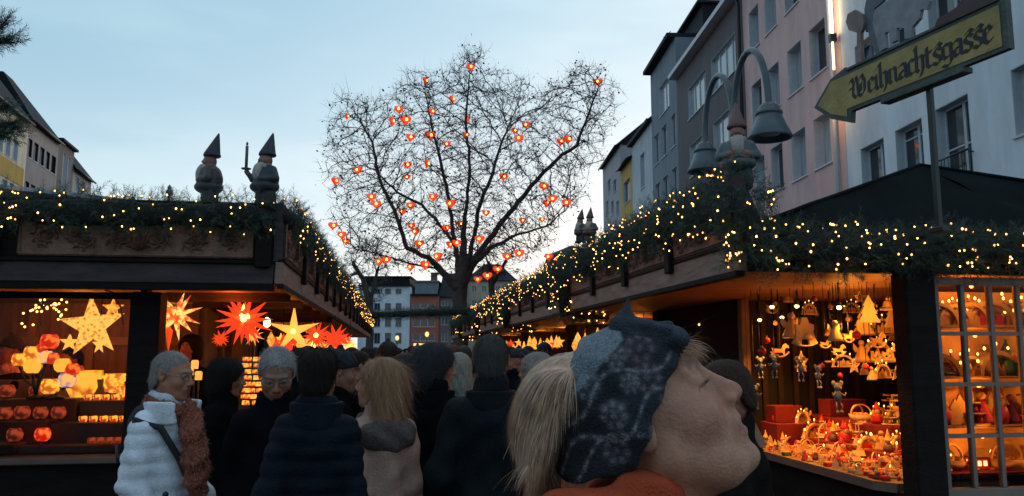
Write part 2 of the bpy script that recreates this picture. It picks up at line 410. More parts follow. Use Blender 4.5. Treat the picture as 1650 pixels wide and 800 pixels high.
def smooth(V, F, it=1):
    for _ in range(it):
        a = np.zeros_like(V); c = np.zeros(len(V))
        for i, j in ((0, 1), (1, 2), (2, 3), (3, 0)):
            np.add.at(a, F[:, i], V[F[:, j]]); np.add.at(a, F[:, j], V[F[:, i]]); np.add.at(c, F[:, i], 1); np.add.at(c, F[:, j], 1)
        V = V*.4+.6*a/c[:, None]
    return V
def hand_sdf(p, w, d, side, curl=.5):
    """palm and five fingers from wrist w pointing along d, thumb towards side"""
    w = np.array(w, float); d = np.array(d, float); d /= np.linalg.norm(d); s = np.array(side, float); s -= d*(s@d); s /= np.linalg.norm(s); n = np.cross(d, s)
    r = _c(p, w+d*.01, w+d*.075, .026, .026)
    for i, (o, L) in enumerate(((.030, .072), (.010, .080), (-.010, .074), (-.029, .058))):
        a = w+d*.075+s*o; b = a+d*L*.5+n*L*.28*curl*2*.5; e = b+d*L*.5*(1-curl)+n*L*.5*curl*1.5
        r = _u(r, _c(p, a, b, .0098, .009), .004); r = _u(r, _c(p, b, e, .009, .0075), .003)
    a = w+d*.02+s*.028; b = a+d*.035+s*.030+n*.01; e = b+d*.032+s*.008+n*.012*curl
    r = _u(r, _c(p, a, b, .013, .0105), .008); r = _u(r, _c(p, b, e, .0105, .0085), .003)
    return r
ARMS = {'down': ((.205, -.03, 1.12), (.215, .06, .88)), 'pocket': ((.235, -.08, 1.13), (.16, .12, .98)),
        'mouth': ((.21, .13, 1.20), (.05, .17, 1.50)), 'hold': ((.22, .05, 1.14), (.14, .27, 1.10)), 'low': ((.215, -.01, 1.12), (.19, .16, .95))}
def person(label, px, py, Y, yaw=0., hyaw=None, hpitch=0., hroll=0., coat=(.012, .014, .02), cname='black_coat', hair='short', hcol=(.03, .02, .015),
           tone=(.36, .20, .14), fem=0., arms=('down', 'down'), hem=.75, puffer=False, near=True, group=None, beard=None, wide=1., scarf=None, hood=None, strandn=0,
           hh=.0042, trousers=(.015, .017, .025), fab=.9, glove=False, lean=0., pf=None):
    wide = wide*.84; tone = (tone[0]*1.25, tone[1]*1.0, tone[2]*.78)
    hc = P(px, py, Y); S = (hc[2]+.125)/1.78
    hyaw = yaw if hyaw is None else hyaw
    Rb = rotm(yaw)
    # body frame: feet on the ground; the head sits at (0, .02, 1.655)*S in it
    HO = np.array([0, .035, 1.655])*S
    foot = hc-Rb@HO; foot[2] = 0
    Rh = rotm(hyaw-yaw, hpitch, hroll)
    hs = 1.04 if not fem else 1.0
    def tohead(p):
        q = [(p[i]-HO[i])/hs for i in range(3)]
        return tuple(Rh[0, i]*q[0]+Rh[1, i]*q[1]+Rh[2, i]*q[2] for i in range(3))
    sc = lambda t: tuple(np.array(t)*S)
    J = []
    for s, a in zip((-1, 1), arms):
        e, w = ARMS[a]; J.append((sc((s*.155*wide, -.005, 1.395)), sc((s*e[0]*wide, e[1], e[2])), sc((s*w[0], w[1], w[2]))))
    def torso(p, g):
        q = [v/S for v in p]
        d = _c(q, (-.112*wide, -.01, 1.40), (.112*wide, -.01, 1.40), .075+g)
        d = _u(d, _e(q, (0, 0, 1.26), (.172*wide+g, .118+g, .24)), .06)
        d = _u(d, _e(q, (0, .01, 1.02), (.166*wide+g, .125+g, .24)), .06)
        d = _u(d, _e(q, (0, -.01, .88), (.166*wide+g, .12+g, .20)), .06)
        return d*S
    def limbs(p, g, grow=1.):
        d = None
        for a, e, w in J:
            t = _u(_c(p, a, e, (.062+g)*S, (.052+g)*S), _c(p, e, w, (.052+g)*S, (.036+g)*S), .02)
            d = t if d is None else _u(d, t, .02)
        return d
    def legs(p, g):
        d = None
        for s in (-1, 1):
            t = _u(_c(p, sc((s*.095, 0, .90)), sc((s*.10, .015, .50)), (.085+g)*S, (.06+g)*S), _c(p, sc((s*.10, .015, .5)), sc((s*.10, -.01, .09)), (.06+g)*S, (.044+g)*S), .02)
            d = t if d is None else np.minimum(d, t)
        return d
    T = thing  # noqa
    hb = .014 if near else .026
    def bodyf(p):
        d = _u(torso(p, -.035), limbs(p, -.012), .03)
        d = _u(d, legs(p, -.01), .03)
        for s in (-1, 1): d = _u(d, _e(p, sc((s*.10, .055, .045)), (.045, .12, .04)), .02)
        d = _u(d, _c(p, tuple(HO+np.array([0, -.05, -.22])), tuple(HO+Rh@np.array([0, -.03, -.09])), .055, .05), .03)
        if not near:
            for a, e, w in J:
                dd = np.array(w)-np.array(e); dd /= np.linalg.norm(dd); d = _u(d, _c(p, w, tuple(np.array(w)+dd*.09), .03, .026), .02)
        return d
    zt = HO[2]-.11
    V, F = nets(bodyf, (-.42*wide, -.3, -.02), (.42*wide, .42, zt), hb)
    # head at a finer step
    Vh, Fh = nets(lambda p: head_sdf(p, fem), (-.10, -.125, -.20), (.10, .135, .13), hh if near else .009)
    Vh = smooth(Vh, Fh, 1)
    ch = skin_col(Vh, tone, tuple(np.array(hcol)*.8), beard=beard)
    if fem == 0 and beard is None: pass
    Wh = (Vh*hs)@Rh.T+HO
    cb = np.tile(np.array(tone), (len(V), 1))
    Vs, Fs, Cs = [V, Wh], [F, Fh+len(V)], [cb, ch]; nb = len(V)+len(Wh)
    if near:
        for (a, e, w), s in zip(J, (-1, 1)):
            dd = np.array(w)-np.array(e); w_ = np.array(w)
            if arms[0 if s < 0 else 1] == 'mouth': dd = np.array([-s*.3, .1, 1.])
            A, B = nets(lambda p: hand_sdf(p, w_, dd, (-s*.5, .8, .0), .55), w_-.16, w_+.16, .0048)
            A = smooth(A, B, 1); Vs.append(A); Fs.append(B+nb); Cs.append(np.tile(np.array((.015, .015, .018) if glove else tone), (len(A), 1))); nb += len(A)
    root = mesh_np('person', np.concatenate(Vs), np.concatenate(Fs), M_skin, smooth=True, col=np.concatenate(Cs))
    root.location = Vector(foot); root.rotation_euler = (0, 0, yaw)
    tag(root, label, 'person', group)
    # coat
    sd_ = abs(hash((round(px), round(py)))) % 97
    def coatf(p):
        x, y, z = p
        d = torso(p, .012)
        if hem < .85:
            q = (x, y/.78, z); d = _u(d, _c(q, sc((0, 0, .98)), sc((0, -.005, hem-.02)), .158*wide*S, (.17+.05*(.85-hem))*wide*S), .06)
        d = _u(d, limbs(p, .018), .03)
        for a, e, w in J:
            dd = np.array(w)-np.array(e); dd /= np.linalg.norm(dd)
            d = np.maximum(d, np.where(((x-w[0])*dd[0]+(y-w[1])*dd[1]+(z-w[2])*dd[2] > 0) & ((x-w[0])**2+(y-w[1])**2+(z-w[2])**2 < .02), .01, -1))
        d = _u(d, _c(p, sc((0, -.015, 1.50)), sc((0, -.01, 1.38)), .062*S, .125*S), .05)
        cl = _c(p, sc((0, .005, 1.46)), sc((0, .0, 1.535)), .088, .084)
        d = _u(d, cl, .03)
        d = _s(d, _c(p, sc((0, .01, 1.50)), sc((0, .02, 1.68)), .060, .075), .012)
        d = np.maximum(d, hem*S-z)
        if puffer: d = d-.013*np.abs(np.sin(z*46+.8*x))**.6+.008
        fold = .006*np.sin(z*21+3*x*9+sd_)*np.sin(x*17+y*13+sd_)+.004*np.sin(z*43-x*31+sd_*2)
        return d+fold*(1. if not puffer else .6)-.004*np.sin(11*z+sd_)
    Vc, Fc = nets(coatf, (-.48*wide, -.34, hem*S-.04), (.48*wide, .46, zt+.08), .0105 if near else .02)
    Vc = smooth(Vc, Fc, 1)
    mc = mat(cname, tuple(v*(.42 if max(coat) < .1 else 1.1) for v in coat), fab, .25, 9, .5, 120, spec=.08 if max(coat) < .1 else .3)
    mesh_np('coat', Vc, Fc, mc, root, True)
    # legs and feet
    Vt, Ft = nets(lambda p: np.maximum(np.maximum(legs(p, .012)+.004*np.sin(p[2]*38+p[0]*20), p[2]-1.0*S), .07-p[2]), (-.26, -.16, .04), (.26, .18, 1.02*S), .018 if near else .026)
    mesh_np('trousers', Vt, Ft, mat('trousers_%02d' % int(trousers[0]*100), trousers, .9, .2, 9, .2, 90), root, True)
    def shoe(p):
        d = None
        for s in (-1, 1):
            t = _u(_e(p, (s*.10*S, .05, .04), (.05, .135, .045)), _c(p, (s*.1*S, -.01, .06), (s*.1*S, -.01, .13), .055), .03); d = t if d is None else np.minimum(d, t)
        return np.maximum(d, .004-p[2])
    Vt, Ft = nets(shoe, (-.26, -.16, -.01), (.26, .24, .2), .014 if near else .024)
    mesh_np('shoes', Vt, Ft, mat('shoe_leather', (.015, .012, .010), .5, .2, 9), root, True)
    # hair or hat
    hx = {'long': (-.14, -.17, -.31), 'curly': (-.14, -.16, -.18), 'bob': (-.13, -.16, -.14)}.get(hair, (-.12, -.16, -.16))
    Vr, Fr = nets(lambda p: hair_sdf(p, hair, sd_), hx, (.14, .16, .18), .005 if near else .010)
    Wr = (Vr*hs)@Rh.T+HO
    isH = hair in ('beanie', 'cap', 'hood')
    hn = 'hat' if isH else 'hair'
    mh = mat('%s_%02d_%02d' % (hn, int(hcol[0]*100), int(hcol[2]*100)), hcol, .75 if isH else .55, .5, 18, .5, 60, stretch=None if isH else (9, 9, 1.2), spec=.15)
    hr = mesh_np(hn, Wr, Fr, mh, root, True)
    if strandn and not isH:
        Nn = vnorm(Wr, Fr)
        def flow(q):
            l = (q-HO)@Rh; f = np.stack([l[:, 0]*2.0, -np.ones(len(l))*.35-l[:, 1]*2, -np.ones(len(l))*(.7 if hair != 'short' else .35)], 1)
            return f@Rh.T
        A, B = strands(Wr, Nn, strandn, {'short': .036, 'crop': .020, 'long': .14, 'bob': .09, 'curly': .07}[hair], flow, sd_, .0010, .22 if hair != 'curly' else .6)
        mesh_np('hair_strands', A, B, mh, hr, False)
    if pf: pf(root, HO, S, Rh, hs)
    return root
# ================================================================== the setting
def ground():
    m = mat('paving', (.085, .085, .09), .55, .4, 1.2, 0)
    t = m.node_tree; b = t.nodes['Principled BSDF']
    tcn = [n for n in t.nodes if n.type == 'TEX_COORD'][0]
    br = N(t, 'ShaderNodeTexBrick'); br.inputs['Scale'].default_value = 1; br.inputs['Brick Width'].default_value = .2; br.inputs['Row Height'].default_value = .1; br.inputs['Mortar Size'].default_value = .008
    br.inputs['Color1'].default_value = (.10, .095, .092, 1); br.inputs['Color2'].default_value = (.06, .058, .062, 1); br.inputs['Mortar'].default_value = (.02, .02, .02, 1)
    t.links.new(tcn.outputs['Object'], br.inputs[0])
    n = N(t, 'ShaderNodeTexNoise'); n.inputs['Scale'].default_value = 1.3; n.inputs['Detail'].default_value = 6; t.links.new(tcn.outputs['Object'], n.inputs[0])
    mx = N(t, 'ShaderNodeMix', data_type='RGBA', blend_type='OVERLAY'); mx.inputs[0].default_value = .6
    t.links.new(br.outputs[0], mx.inputs[6]); t.links.new(n.outputs[0], mx.inputs[7]); t.links.new(mx.outputs[2], b.inputs['Base Color'])
    bp = N(t, 'ShaderNodeBump'); bp.inputs['Strength'].default_value = .6; bp.inputs['Distance'].default_value = .01; bp.invert = True
    t.links.new(br.outputs['Fac'], bp.inputs['Height']); t.links.new(bp.outputs[0], b.inputs['Normal'])
    o = MB().add([(-700, -200, 0), (700, -200, 0), (700, 1200, 0), (-700, 1200, 0)], [(0, 1, 2, 3)]).build('ground', m)
    tag(o, kind='structure')
ground()
M_white = mat('white_paint', (.62, .64, .66), .5, .08, 4)
M_glass = mat('window_glass', (.020, .028, .036), .06, .3, .6, spec=.9)
M_glassc = mat('curtained_glass', (.36, .41, .45), .12, .35, 1.2, spec=.8, stretch=(8, 8, .6))
M_lit = mat('lit_window', (.5, .35, .15), .4, .3, 2, emit=(1, .52, .17), es=1.4, nl=False)
M_reveal = mat('window_reveal', (.50, .56, .62), .6, .1, 4)
M_slate = mat('slate_roof', (.016, .02, .027), .7, .3, 2, .4, 12, spec=.15)
def window_parts(par, x0, x1, z0, z1, mull, M_frame, M_pane, sill=True, rv=.2, transom=None, key=None, cache={}):
    """frame with its pane and sill, set back in the opening; the pieces are shared meshes where sizes repeat"""
    k = (round(x1-x0, 2), round(z1-z0, 2), tuple(mull), M_frame.name, M_pane.name, sill, rv, transom)
    loc = ((x0+x1)/2, 0, z0)
    if k in cache:
        c = copy_tree(cache[k], par); c.location = Vector(loc); return c
    w, h = (x1-x0)/2, z1-z0; f = .055
    b = MB()
    b.box(-w+.002, -w+.02, -rv, -.002, .002, h-.002).box(w-.02, w-.002, -rv, -.002, .002, h-.002).box(-w+.02, w-.02, -rv, -.002, h-.02, h-.002)
    b.box(-w+.02, w-.02, -rv-.05, -rv+.01, .002, f).box(-w+.02, w-.02, -rv-.05, -rv+.01, h-.02-f, h-.02)
    b.box(-w+.02, -w+.02+f, -rv-.05, -rv+.01, f, h-.02-f).box(w-.02-f, w-.02, -rv-.05, -rv+.01, f, h-.02-f)
    for m in mull: b.box(-w+2*w*m-.045, -w+2*w*m+.045, -rv-.05, -rv+.013, f, h-.02-f)
    if transom: b.box(-w+.05, w-.05, -rv-.045, -rv+.008, h*transom-.02, h*transom+.02)
    fo = b.build('window', M_frame, par, loc)
    MB().box(-w+.03, w-.03, -rv-.035, -rv-.02, f*.5, h-f*.5).build('pane', M_pane, fo)
    if sill: MB().box(-w-.05, w+.05, -rv+.012, .05, -.045, -.002).build('sill', M_white, fo)
    cache[k] = fo
    return fo
def building(label, org, ang, L, H, D, wall, wins, roof='flat', cat='building', rh=4., frame=None, name='town_house', eave=None, chim=0, roofm=None):
    """org: near-left base corner seen from outside... local x runs along the facade, outward is +y"""
    t = thing(name, label, cat, (org[0], org[1], 0), ang)
    us = sorted({0., L, *[w[0] for w in wins], *[w[1] for w in wins]}); zs = sorted({0., H, *[w[2] for w in wins], *[w[3] for w in wins]})
    V, F = [], []
    def q(a): F.append(tuple(range(len(V), len(V)+4))); V.extend(a)
    for i in range(len(us)-1):
        for j in range(len(zs)-1):
            cu, cz = (us[i]+us[i+1])/2, (zs[j]+zs[j+1])/2
            if any(w[0] < cu < w[1] and w[2] < cz < w[3] for w in wins): continue
            q([(us[i], 0, zs[j]), (us[i+1], 0, zs[j]), (us[i+1], 0, zs[j+1]), (us[i], 0, zs[j+1])])
    for w in wins:
        x0, x1, z0, z1 = w[:4]; r = -.32
        q([(x0, 0, z0), (x0, 0, z1), (x0, r, z1), (x0, r, z0)]); q([(x1, 0, z0), (x1, 0, z1), (x1, r, z1), (x1, r, z0)])
        q([(x0, 0, z0), (x1, 0, z0), (x1, r, z0), (x0, r, z0)]); q([(x0, 0, z1), (x1, 0, z1), (x1, r, z1), (x0, r, z1)])
        q([(x0, r, z0), (x1, r, z0), (x1, r, z1), (x0, r, z1)])
    q([(0, 0, 0), (0, 0, H), (0, -D, H), (0, -D, 0)]); q([(L, 0, 0), (L, 0, H), (L, -D, H), (L, -D, 0)])
    q([(0, -D, 0), (L, -D, 0), (L, -D, H), (0, -D, H)]); q([(0, 0, H), (L, 0, H), (L, -D, H), (0, -D, H)])
    MB().add(V, F).build('wall', wall, t)
    for w in wins:
        window_parts(t, *w[:4], mull=w[4] if len(w) > 4 else (.5,), M_frame=frame or M_reveal, M_pane=w[5] if len(w) > 5 else M_glass, rv=w[6] if len(w) > 6 else .2, transom=w[7] if len(w) > 7 else None)
    rm = roofm or M_slate
    if roof == 'flat':
        b = MB().box(-.05, L+.05, -D-.05, .32, H+.004, H+.2); ro = b.build('roof', eave or M_white, t)
    elif roof == 'set':
        MB().box(-.02, L+.02, -D-.05, .45, H+.004, H+.22).build('eave', eave or M_white, t)
        ro = MB().box(.3, L-.3, -D+.5, -1.6, H+.222, H+rh).box(.1, L-.1, -D+.2, -1.3, H+rh+.003, H+rh+.15).build('roof', rm, t)
    elif roof == 'mansard':
        hp = min(L*.75, rh*1.55)
        V = [(-.1, .3, H+.004), (L+.1, .3, H+.004), (L+.1, -D-.3, H+.004), (-.1, -D-.3, H+.004), (hp, -rh*.55, H+rh), (L+.1, -rh*.55, H+rh), (L+.1, -D+rh*.5, H+rh), (hp, -D+rh*.5, H+rh)]
        ro = MB().add(V, [(0, 1, 5, 4), (1, 2, 6, 5), (2, 3, 7, 6), (3, 0, 4, 7), (4, 5, 6, 7), (0, 3, 2, 1)]).build('roof', rm, t)
        MB().tube([(0, .36, H-.06), (L, .36, H-.06)], .09, 6).build('gutter', M_black, t)
    else:
        hp = 2.2 if roof == 'hip' else 0.
        V = [(-.1, .3, H+.004), (L+.1, .3, H+.004), (L+.1, -D-.3, H+.004), (-.1, -D-.3, H+.004), (hp, -D/2, H+rh), (L-hp, -D/2, H+rh)]
        ro = MB().add(V, [(0, 1, 5, 4), (1, 2, 5), (2, 3, 4, 5), (3, 0, 4), (0, 3, 2, 1)]).build('roof', rm, t)
        MB().tube([(0, .36, H-.06), (L, .36, H-.06)], .07, 6).build('gutter', M_black, t)
    for k in range(chim):
        x = L*(.3+.4*k); MB().box(x-.4, x+.4, -D*.5-.4, -D*.5+.4, H+.3, H+rh+1.3).box(x-.46, x+.46, -D*.5-.46, -D*.5+.46, H+rh+1.303, H+rh+1.45).build('chimney', mat('chimney_brick', (.16, .10, .08), .8, .3, 6), ro)
    return t
# ---- right-hand row of facades: one vertical plane
RD = np.array([-.0468, 1.]); RD /= np.linalg.norm(RD); RN = np.array([-RD[1], RD[0], 0]); RP = np.array([10.5, 0, 0])
RANG = math.atan2(RD[1], RD[0])
def fr(px, py):
    h = hit(px, py, RP, RN); return float(h[:2]@RD - RP[:2]@RD), float(h[2])
def rwin(o, px0, px1, pyt, pyb, *ex):
    a = fr(px1, 0)[0]-o; b = fr(px0, 0)[0]-o; m = (px0+px1)/2; return (a, b, fr(m, pyb)[1], fr(m, pyt)[1], *ex)
def rorg(s): p = RP[:2]+RD*s; return p
plaster = lambda n, c: mat(n, c, .8, .20, .7, .25, 90, stretch=(1.6, 1.6, .45))
s0 = 7.0; s1 = fr(1350, 0)[0]; s2 = fr(1195, 0)[0]; s3 = fr(1086, 0)[0]; s4 = fr(1045, 0)[0]; s5 = fr(1013, 0)[0]; s6 = fr(995, 0)[0]; s7 = fr(967, 0)[0]
fl = 2.9
ws = []
c1, c2, c3, c4 = rwin(s0, 1372, 1410, 240, 298), rwin(s0, 1428, 1472, 207, 275), rwin(s0, 1493, 1548, 171, 285), rwin(s0, 1618, 1678, 118, 245)
zt = c2[3]; zb_ = zt-1.35
for k in range(-2, 4):
    z0, z1 = zb_+k*fl, zt+k*fl
    if z0 < 1: continue
    for c in (c1, c2, c4): ws.append((c[0], c[1], z0, z1, (.42,), M_glass, .22, .78 if c is c2 else None))
    ws.append((c3[0], c3[1], z0-.85, z1, (.4,), M_glass, .22, .55))
    ws.append((c4[0]-2.6, c4[0]-1.2, z0, z1, (.5,), M_glass, .22, None))
bw = building('white plaster town house behind the arrow sign, with one wrought balcony rail', rorg(s0), RANG, s1-s0-.02, 17.5, 10, plaster('plaster_white', (.72, .79, .85)), ws, 'flat')
b = MB(); x0, x1, z = c3[0]-.05, c3[1]+.05, zb_-.85
b.tube([(x0, .12, z+.95), (x1, .12, z+.95)], .022, 6).tube([(x0, .12, z+.12), (x1, .12, z+.12)], .015, 6)
for i in range(12):
    x = x0+(x1-x0)*i/11; b.tube([(x, .12, z+.05), (x+(.04 if i % 2 else -.04), .14, z+.5), (x, .12, z+.95)], .009, 5)
b.tube([(x0, .0, z+.9), (x0, .12, z+.9)], .015, 5).tube([(x1, .0, z+.9), (x1, .12, z+.9)], .015, 5)
b.build('balcony_rail', M_black, bw)
ws = []
C = [rwin(s1, 1205, 1221, 16, 81), rwin(s1, 1231, 1250, 108, 171), rwin(s1, 1264, 1287, 77, 160), rwin(s1, 1300, 1327, 42, 125)]
zt = C[2][3]; zb_ = C[2][2]
dz = zt-fr(1275, 218)[1]
for k in range(-2, 3):
    for i, c in enumerate(C): ws.append((c[0], c[1], zb_+k*dz+.12, zt+k*dz, (.12,), M_glassc if (i+k) % 3 else M_glass, .26))
building('pink plaster town house with deep white window reveals behind the arched street lamp', rorg(s1), RANG, s2-s1-.02, fr(1195, -14)[1], 10, plaster('plaster_pink', (.74, .50, .48)), ws, 'hip', rh=3)
ws = []
A = rwin(s2, 1142, 1182, 90, 150); B = rwin(s2, 1104, 1133, 123, 205)
zA = fr(1162, 78)[1]; zA0 = fr(1162, 138)[1]
dz2 = dz
for k in range(-3, 1):
    for c in (A, B): ws.append((c[0], c[1], zA0+k*dz2, zA+k*dz2, (.22, .48, .74), M_glassc, .14))
building('charcoal brown town house with ribbon windows and a white roof edge', rorg(s2), RANG, s3-s2-.02, fr(1086, 135)[1], 10, plaster('plaster_charcoal', (.125, .11, .12)), ws, 'set', rh=2.6)
ws = [rwin(s3, 1058, 1074, 137, 187, (.5,), M_glassc, .14)]
z1_, z0_ = fr(1065, 208)[1], fr(1065, 258)[1]
for a, b_ in ((1048, 1056), (1060, 1069), (1075, 1083)):
    for k in (0, -1, -2): w = rwin(s3, a, b_, 200, 250, (.5,), M_glass, .14); ws.append((w[0], w[1], z0_+k*dz, z1_+k*dz, *w[4:]))
building('slate blue town house with a small flat roof beside the charcoal house', rorg(s3), RANG, s4-s3-.02, fr(1048, 122)[1], 10, plaster('plaster_slate', (.20, .25, .30)), ws, 'set', rh=2., eave=M_slate)
MBa = MB()
w = rwin(s4, 1026, 1033, 254, 310, (.5,), M_glassc, .14)
building('narrow off white town house with one tall stair window and roof aerials', rorg(s4), RANG, s5-s4-.02, fr(1014, 243)[1], 10, plaster('plaster_offwhite', (.56, .61, .66)), [w, (w[0], w[1], w[2]-dz*1.4, w[3]-dz*1.4, *w[4:])], 'flat', eave=M_slate)
w = rwin(s5, 999, 1009, 297, 333, (.5,), M_glass, .14)
building('narrow yellow town house between two pale ones', rorg(s5), RANG, s6-s5-.02, fr(997, 280)[1], 10, plaster('plaster_yellow', (.60, .37, .08)), [w, (w[0], w[1], w[2]-dz, w[3]-dz, *w[4:])], 'gable', rh=2.5)
w = [rwin(s6, 971+i*8, 975+i*8, 330, 352, (.5,), M_glass, .12) for i in range(3)]+[rwin(s6, 974+i*9, 979+i*9, 296, 316, (.5,), M_glass, .12) for i in range(2)]
building('old pale gabled house with slate cladding, last of the right hand row', rorg(s6), RANG, s7-s6, fr(970, 275)[1], 9, plaster('plaster_old', (.42, .43, .45)), w, 'gable', rh=4.)
for (px, py, h, lab) in ((1040, 195, 4.0, 'thin television aerial with short crossbars on the off white house'), (1048, 148, 2.2, 'small television aerial on the slate blue house')):
    s = fr(px, 0)[0]; p = RP[:2]+RD*s; z = fr(px, py)[1]; zb2 = fr(1014, 243)[1] if px == 1040 else fr(1048, 122)[1]
    zb2 += .2
    t = thing('aerial', lab, 'aerial', (p[0]+1.0, p[1], zb2), RANG)
    b = MB().tube([(0, 0, 0), (0, 0, h)], .035, 6); b.build('mast', M_black, t)
    b = MB()
    for k in range(4): b.tube([(-.7+.25*k, 0, h*(.95-.12*k)), (.7-.25*k, .1, h*(.95-.12*k)+.2)], .02, 5)
    b.build('crossbars', M_black, t)
# drain pipe and the lit tube at the seam of pink and white house
p = RP[:2]+RD*(s1+.05)
t = thing('lamp_tube', 'tall glowing white tube lamp at the seam of the pink and white houses', 'lamp', (p[0]-.14, p[1], 0), RANG)
zA, zB, zC = fr(1352, 62)[1], fr(1352, -60)[1], fr(1352, 115)[1]
MB().tube([(0, .06, zA+.12), (0, .06, zB)], .045, 8).build('upper_tube', mat('tube_light', (1, .8, .5), .4, emit=(1, .74, .42), es=9), t)
MB().tube([(0, .06, zC), (0, .06, zA-.12)], .035, 8).build('lower_tube', mat('tube_light_dim', (1, .7, .4), .4, emit=(1, .68, .34), es=3.2), t)
MB().box(-.08, .08, -.04, .14, zA-.12, zA+.12).build('socket', M_black, t)
l = lamp((0, .5, zC-1.2), 26, (1, .66, .36), .15, t)
MB().tube([(p[0]-.12, p[1]+.35, 0), (p[0]-.12, p[1]+.35, 17)], .06, 8).build('drain_pipe', M_reveal)
tag(bpy.data.objects['drain_pipe'], 'pale drain pipe running down beside the glowing tube lamp', 'pipe')
p = RP[:2]+RD*(s2+.1)
o = MB().tube([(p[0]-.12, p[1], 0), (p[0]-.12, p[1], 15.4), (p[0]-.3, p[1], 15.8)], .07, 8).build('drain_pipe', M_black); tag(o, 'dark drain pipe between the pink and charcoal houses', 'pipe')
# ---- left-hand row
LD = np.array([-.2408, 1.]); LD /= np.linalg.norm(LD); LN = np.array([LD[1], -LD[0], 0]); LP = np.array([-21., 0, 0])
LANG = math.atan2(-LD[1], -LD[0])
def fl_(px, py): h = hit(px, py, LP, LN); return float((h[:2]-LP[:2])@LD), float(h[2])
def lwin(o, px0, px1, pyt, pyb, *ex):      # o: far end (local x = 0), local x runs towards the camera
    a = o-fl_(px1, 0)[0]; b_ = o-fl_(px0, 0)[0]; m = (px0+px1)/2; return (a, b_, fl_(m, pyb)[1], fl_(m, pyt)[1], *ex)
e = [fl_(px, 0)[0] for px in (-60, 63, 113, 138, 168)]
def lorg(s): return LP[:2]+LD*s
ws = []
for a, b_ in ((-20, -6), (2, 12), (16, 25), (28, 37), (40, 49)):
    for k in (0, -1, -2):
        y0, y1 = (228, 262); w = lwin(e[1], a, b_, 212+(a-0)*.66, 246+(a-0)*.66, (.5,), M_glassc, .14); ws.append((w[0], w[1], fl_(38, 264)[1]-.2+k*3, fl_(38, 230)[1]-.2+k*3, *w[4:]))
Lb = building('cream and ochre apartment house with rows of white windows, leftmost', lorg(e[1]), LANG, e[1]-e[0], fl_(62, 212)[1], 12, plaster('plaster_cream', (.74, .63, .46)), ws, 'mansard', rh=6.4)
zz = fl_(38, 264)[1]-.2
MB().box(.4, e[1]-e[0]-.4, .003, .05, zz-1.45, zz-.2).build('ochre_band', plaster('plaster_ochre', (.55, .34, .07)), Lb)
ws = []
for a, b_ in ((65, 71), (74, 81), (84, 91), (94, 100), (103, 110)):
    for k in (0, -1, -2): w = lwin(e[2], a, b_, 240, 270, (.5,), M_glassc if a != 103 else M_glass, .14); ws.append((w[0], w[1], fl_(87, 281)[1]+k*3.1, fl_(87, 252)[1]+k*3.1, *w[4:]))
building('grey beige apartment house with a band of tall windows, second from the left', lorg(e[2]), LANG, e[2]-e[1]-.02, fl_(100, 236)[1], 12, plaster('plaster_greybeige', (.34, .29, .27)), ws, 'mansard', rh=3.4, frame=M_slate)
w = [lwin(e[3], 121, 126, 262, 325, (.5,), M_glassc, .12, .5), lwin(e[3], 129, 134, 268, 325, (.5,), M_glassc, .12, .5)]
building('dark brown stair house with two tall window strips', lorg(e[3]), LANG, e[3]-e[2]-.02, fl_(125, 250)[1], 12, plaster('plaster_brown', (.16, .135, .125)), w, 'flat', eave=M_slate)
w = [lwin(e[4], 142, 149, 300, 325, (.5,), M_glassc, .12), lwin(e[4], 153, 159, 308, 330, (.5,), M_glass, .12)]
building('small beige house with a steep dark roof at the end of the left row', lorg(e[4]), LANG, e[4]-e[3]-.02, fl_(155, 300)[1], 12, plaster('plaster_beige', (.36, .33, .30)), w, 'mansard', rh=2.8)
# ---- houses closing the square
def front(label, px0, px1, pyt, Y, wall, cols, rows, mull=(.5,), roof='flat', lit=(), frame=None, **k):
    a, b_ = P(px1, 560, Y), P(px0, 560, Y); L = a[0]-b_[0]; H = P((px0+px1)/2, pyt, Y)[2]; ws = []
    for i, (x0, x1) in enumerate(cols):
        for j, (y0, y1) in enumerate(rows):
            ws.append((a[0]-P(x1, y0, Y)[0], a[0]-P(x0, y0, Y)[0], P(700, y1, Y)[2], P(700, y0, Y)[2], mull, M_lit if (i, j) in lit else M_glass, .12))
    return building(label, (a[0], Y), math.pi, L-.05, H, 9, wall, ws, roof, frame=frame, **k)
front('white town house with three columns of blue framed windows at the end of the lane', 575, 659.5, 462, 100, plaster('plaster_bluewhite', (.82, .90, .95)), ((603, 612.5), (620.5, 630), (637.5, 647)), ((466, 474), (489, 500), (512, 527), (537, 554)), (.5,), 'set', rh=1.3, frame=mat('blue_frame', (.14, .22, .28), .5), eave=M_slate)
front('brick red town house with broad white window bands at the end of the lane', 660, 706, 477, 100, plaster('plaster_brickred', (.46, .15, .10)), ((665, 701),), ((489, 497), (514, 527), (538, 550)), (.33, .66), 'set', rh=1.9, roofm=plaster('plaster_ltgrey', (.24, .27, .3)), eave=M_slate, chim=1)
front('grey brown gabled house behind the tree trunk', 707, 748, 478, 101, plaster('plaster_greybrown', (.22, .19, .19)), ((711, 722), (728, 738)), ((484, 493), (512, 524), (538, 551)), (.5,), 'gable', rh=3.4)
front('cream stone house with a dark roof to the right of the tree trunk', 749, 832, 452, 104, plaster('plaster_creamstone', (.55, .48, .38)), ((760, 768), (776, 784), (798, 806), (815, 823)), ((461, 471), (484, 495), (510, 522)), (.5,), 'hip', rh=2.6)
front('low grey house with a flat dark roof above the right stalls', 884, 975, 412, 62, plaster('plaster_midgrey', (.17, .18, .20)), ((890, 905), (912, 925), (935, 948)), ((416, 424), (440, 450)), (.5,), 'hip', rh=1.4)
front('long dark roofed hall in the distance above the left stalls', 190, 440, 330, 70, plaster('plaster_far', (.15, .16, .18)), ((215, 222), (240, 247), (262, 269)), ((340, 348),), (.5,), 'hip', rh=.9)
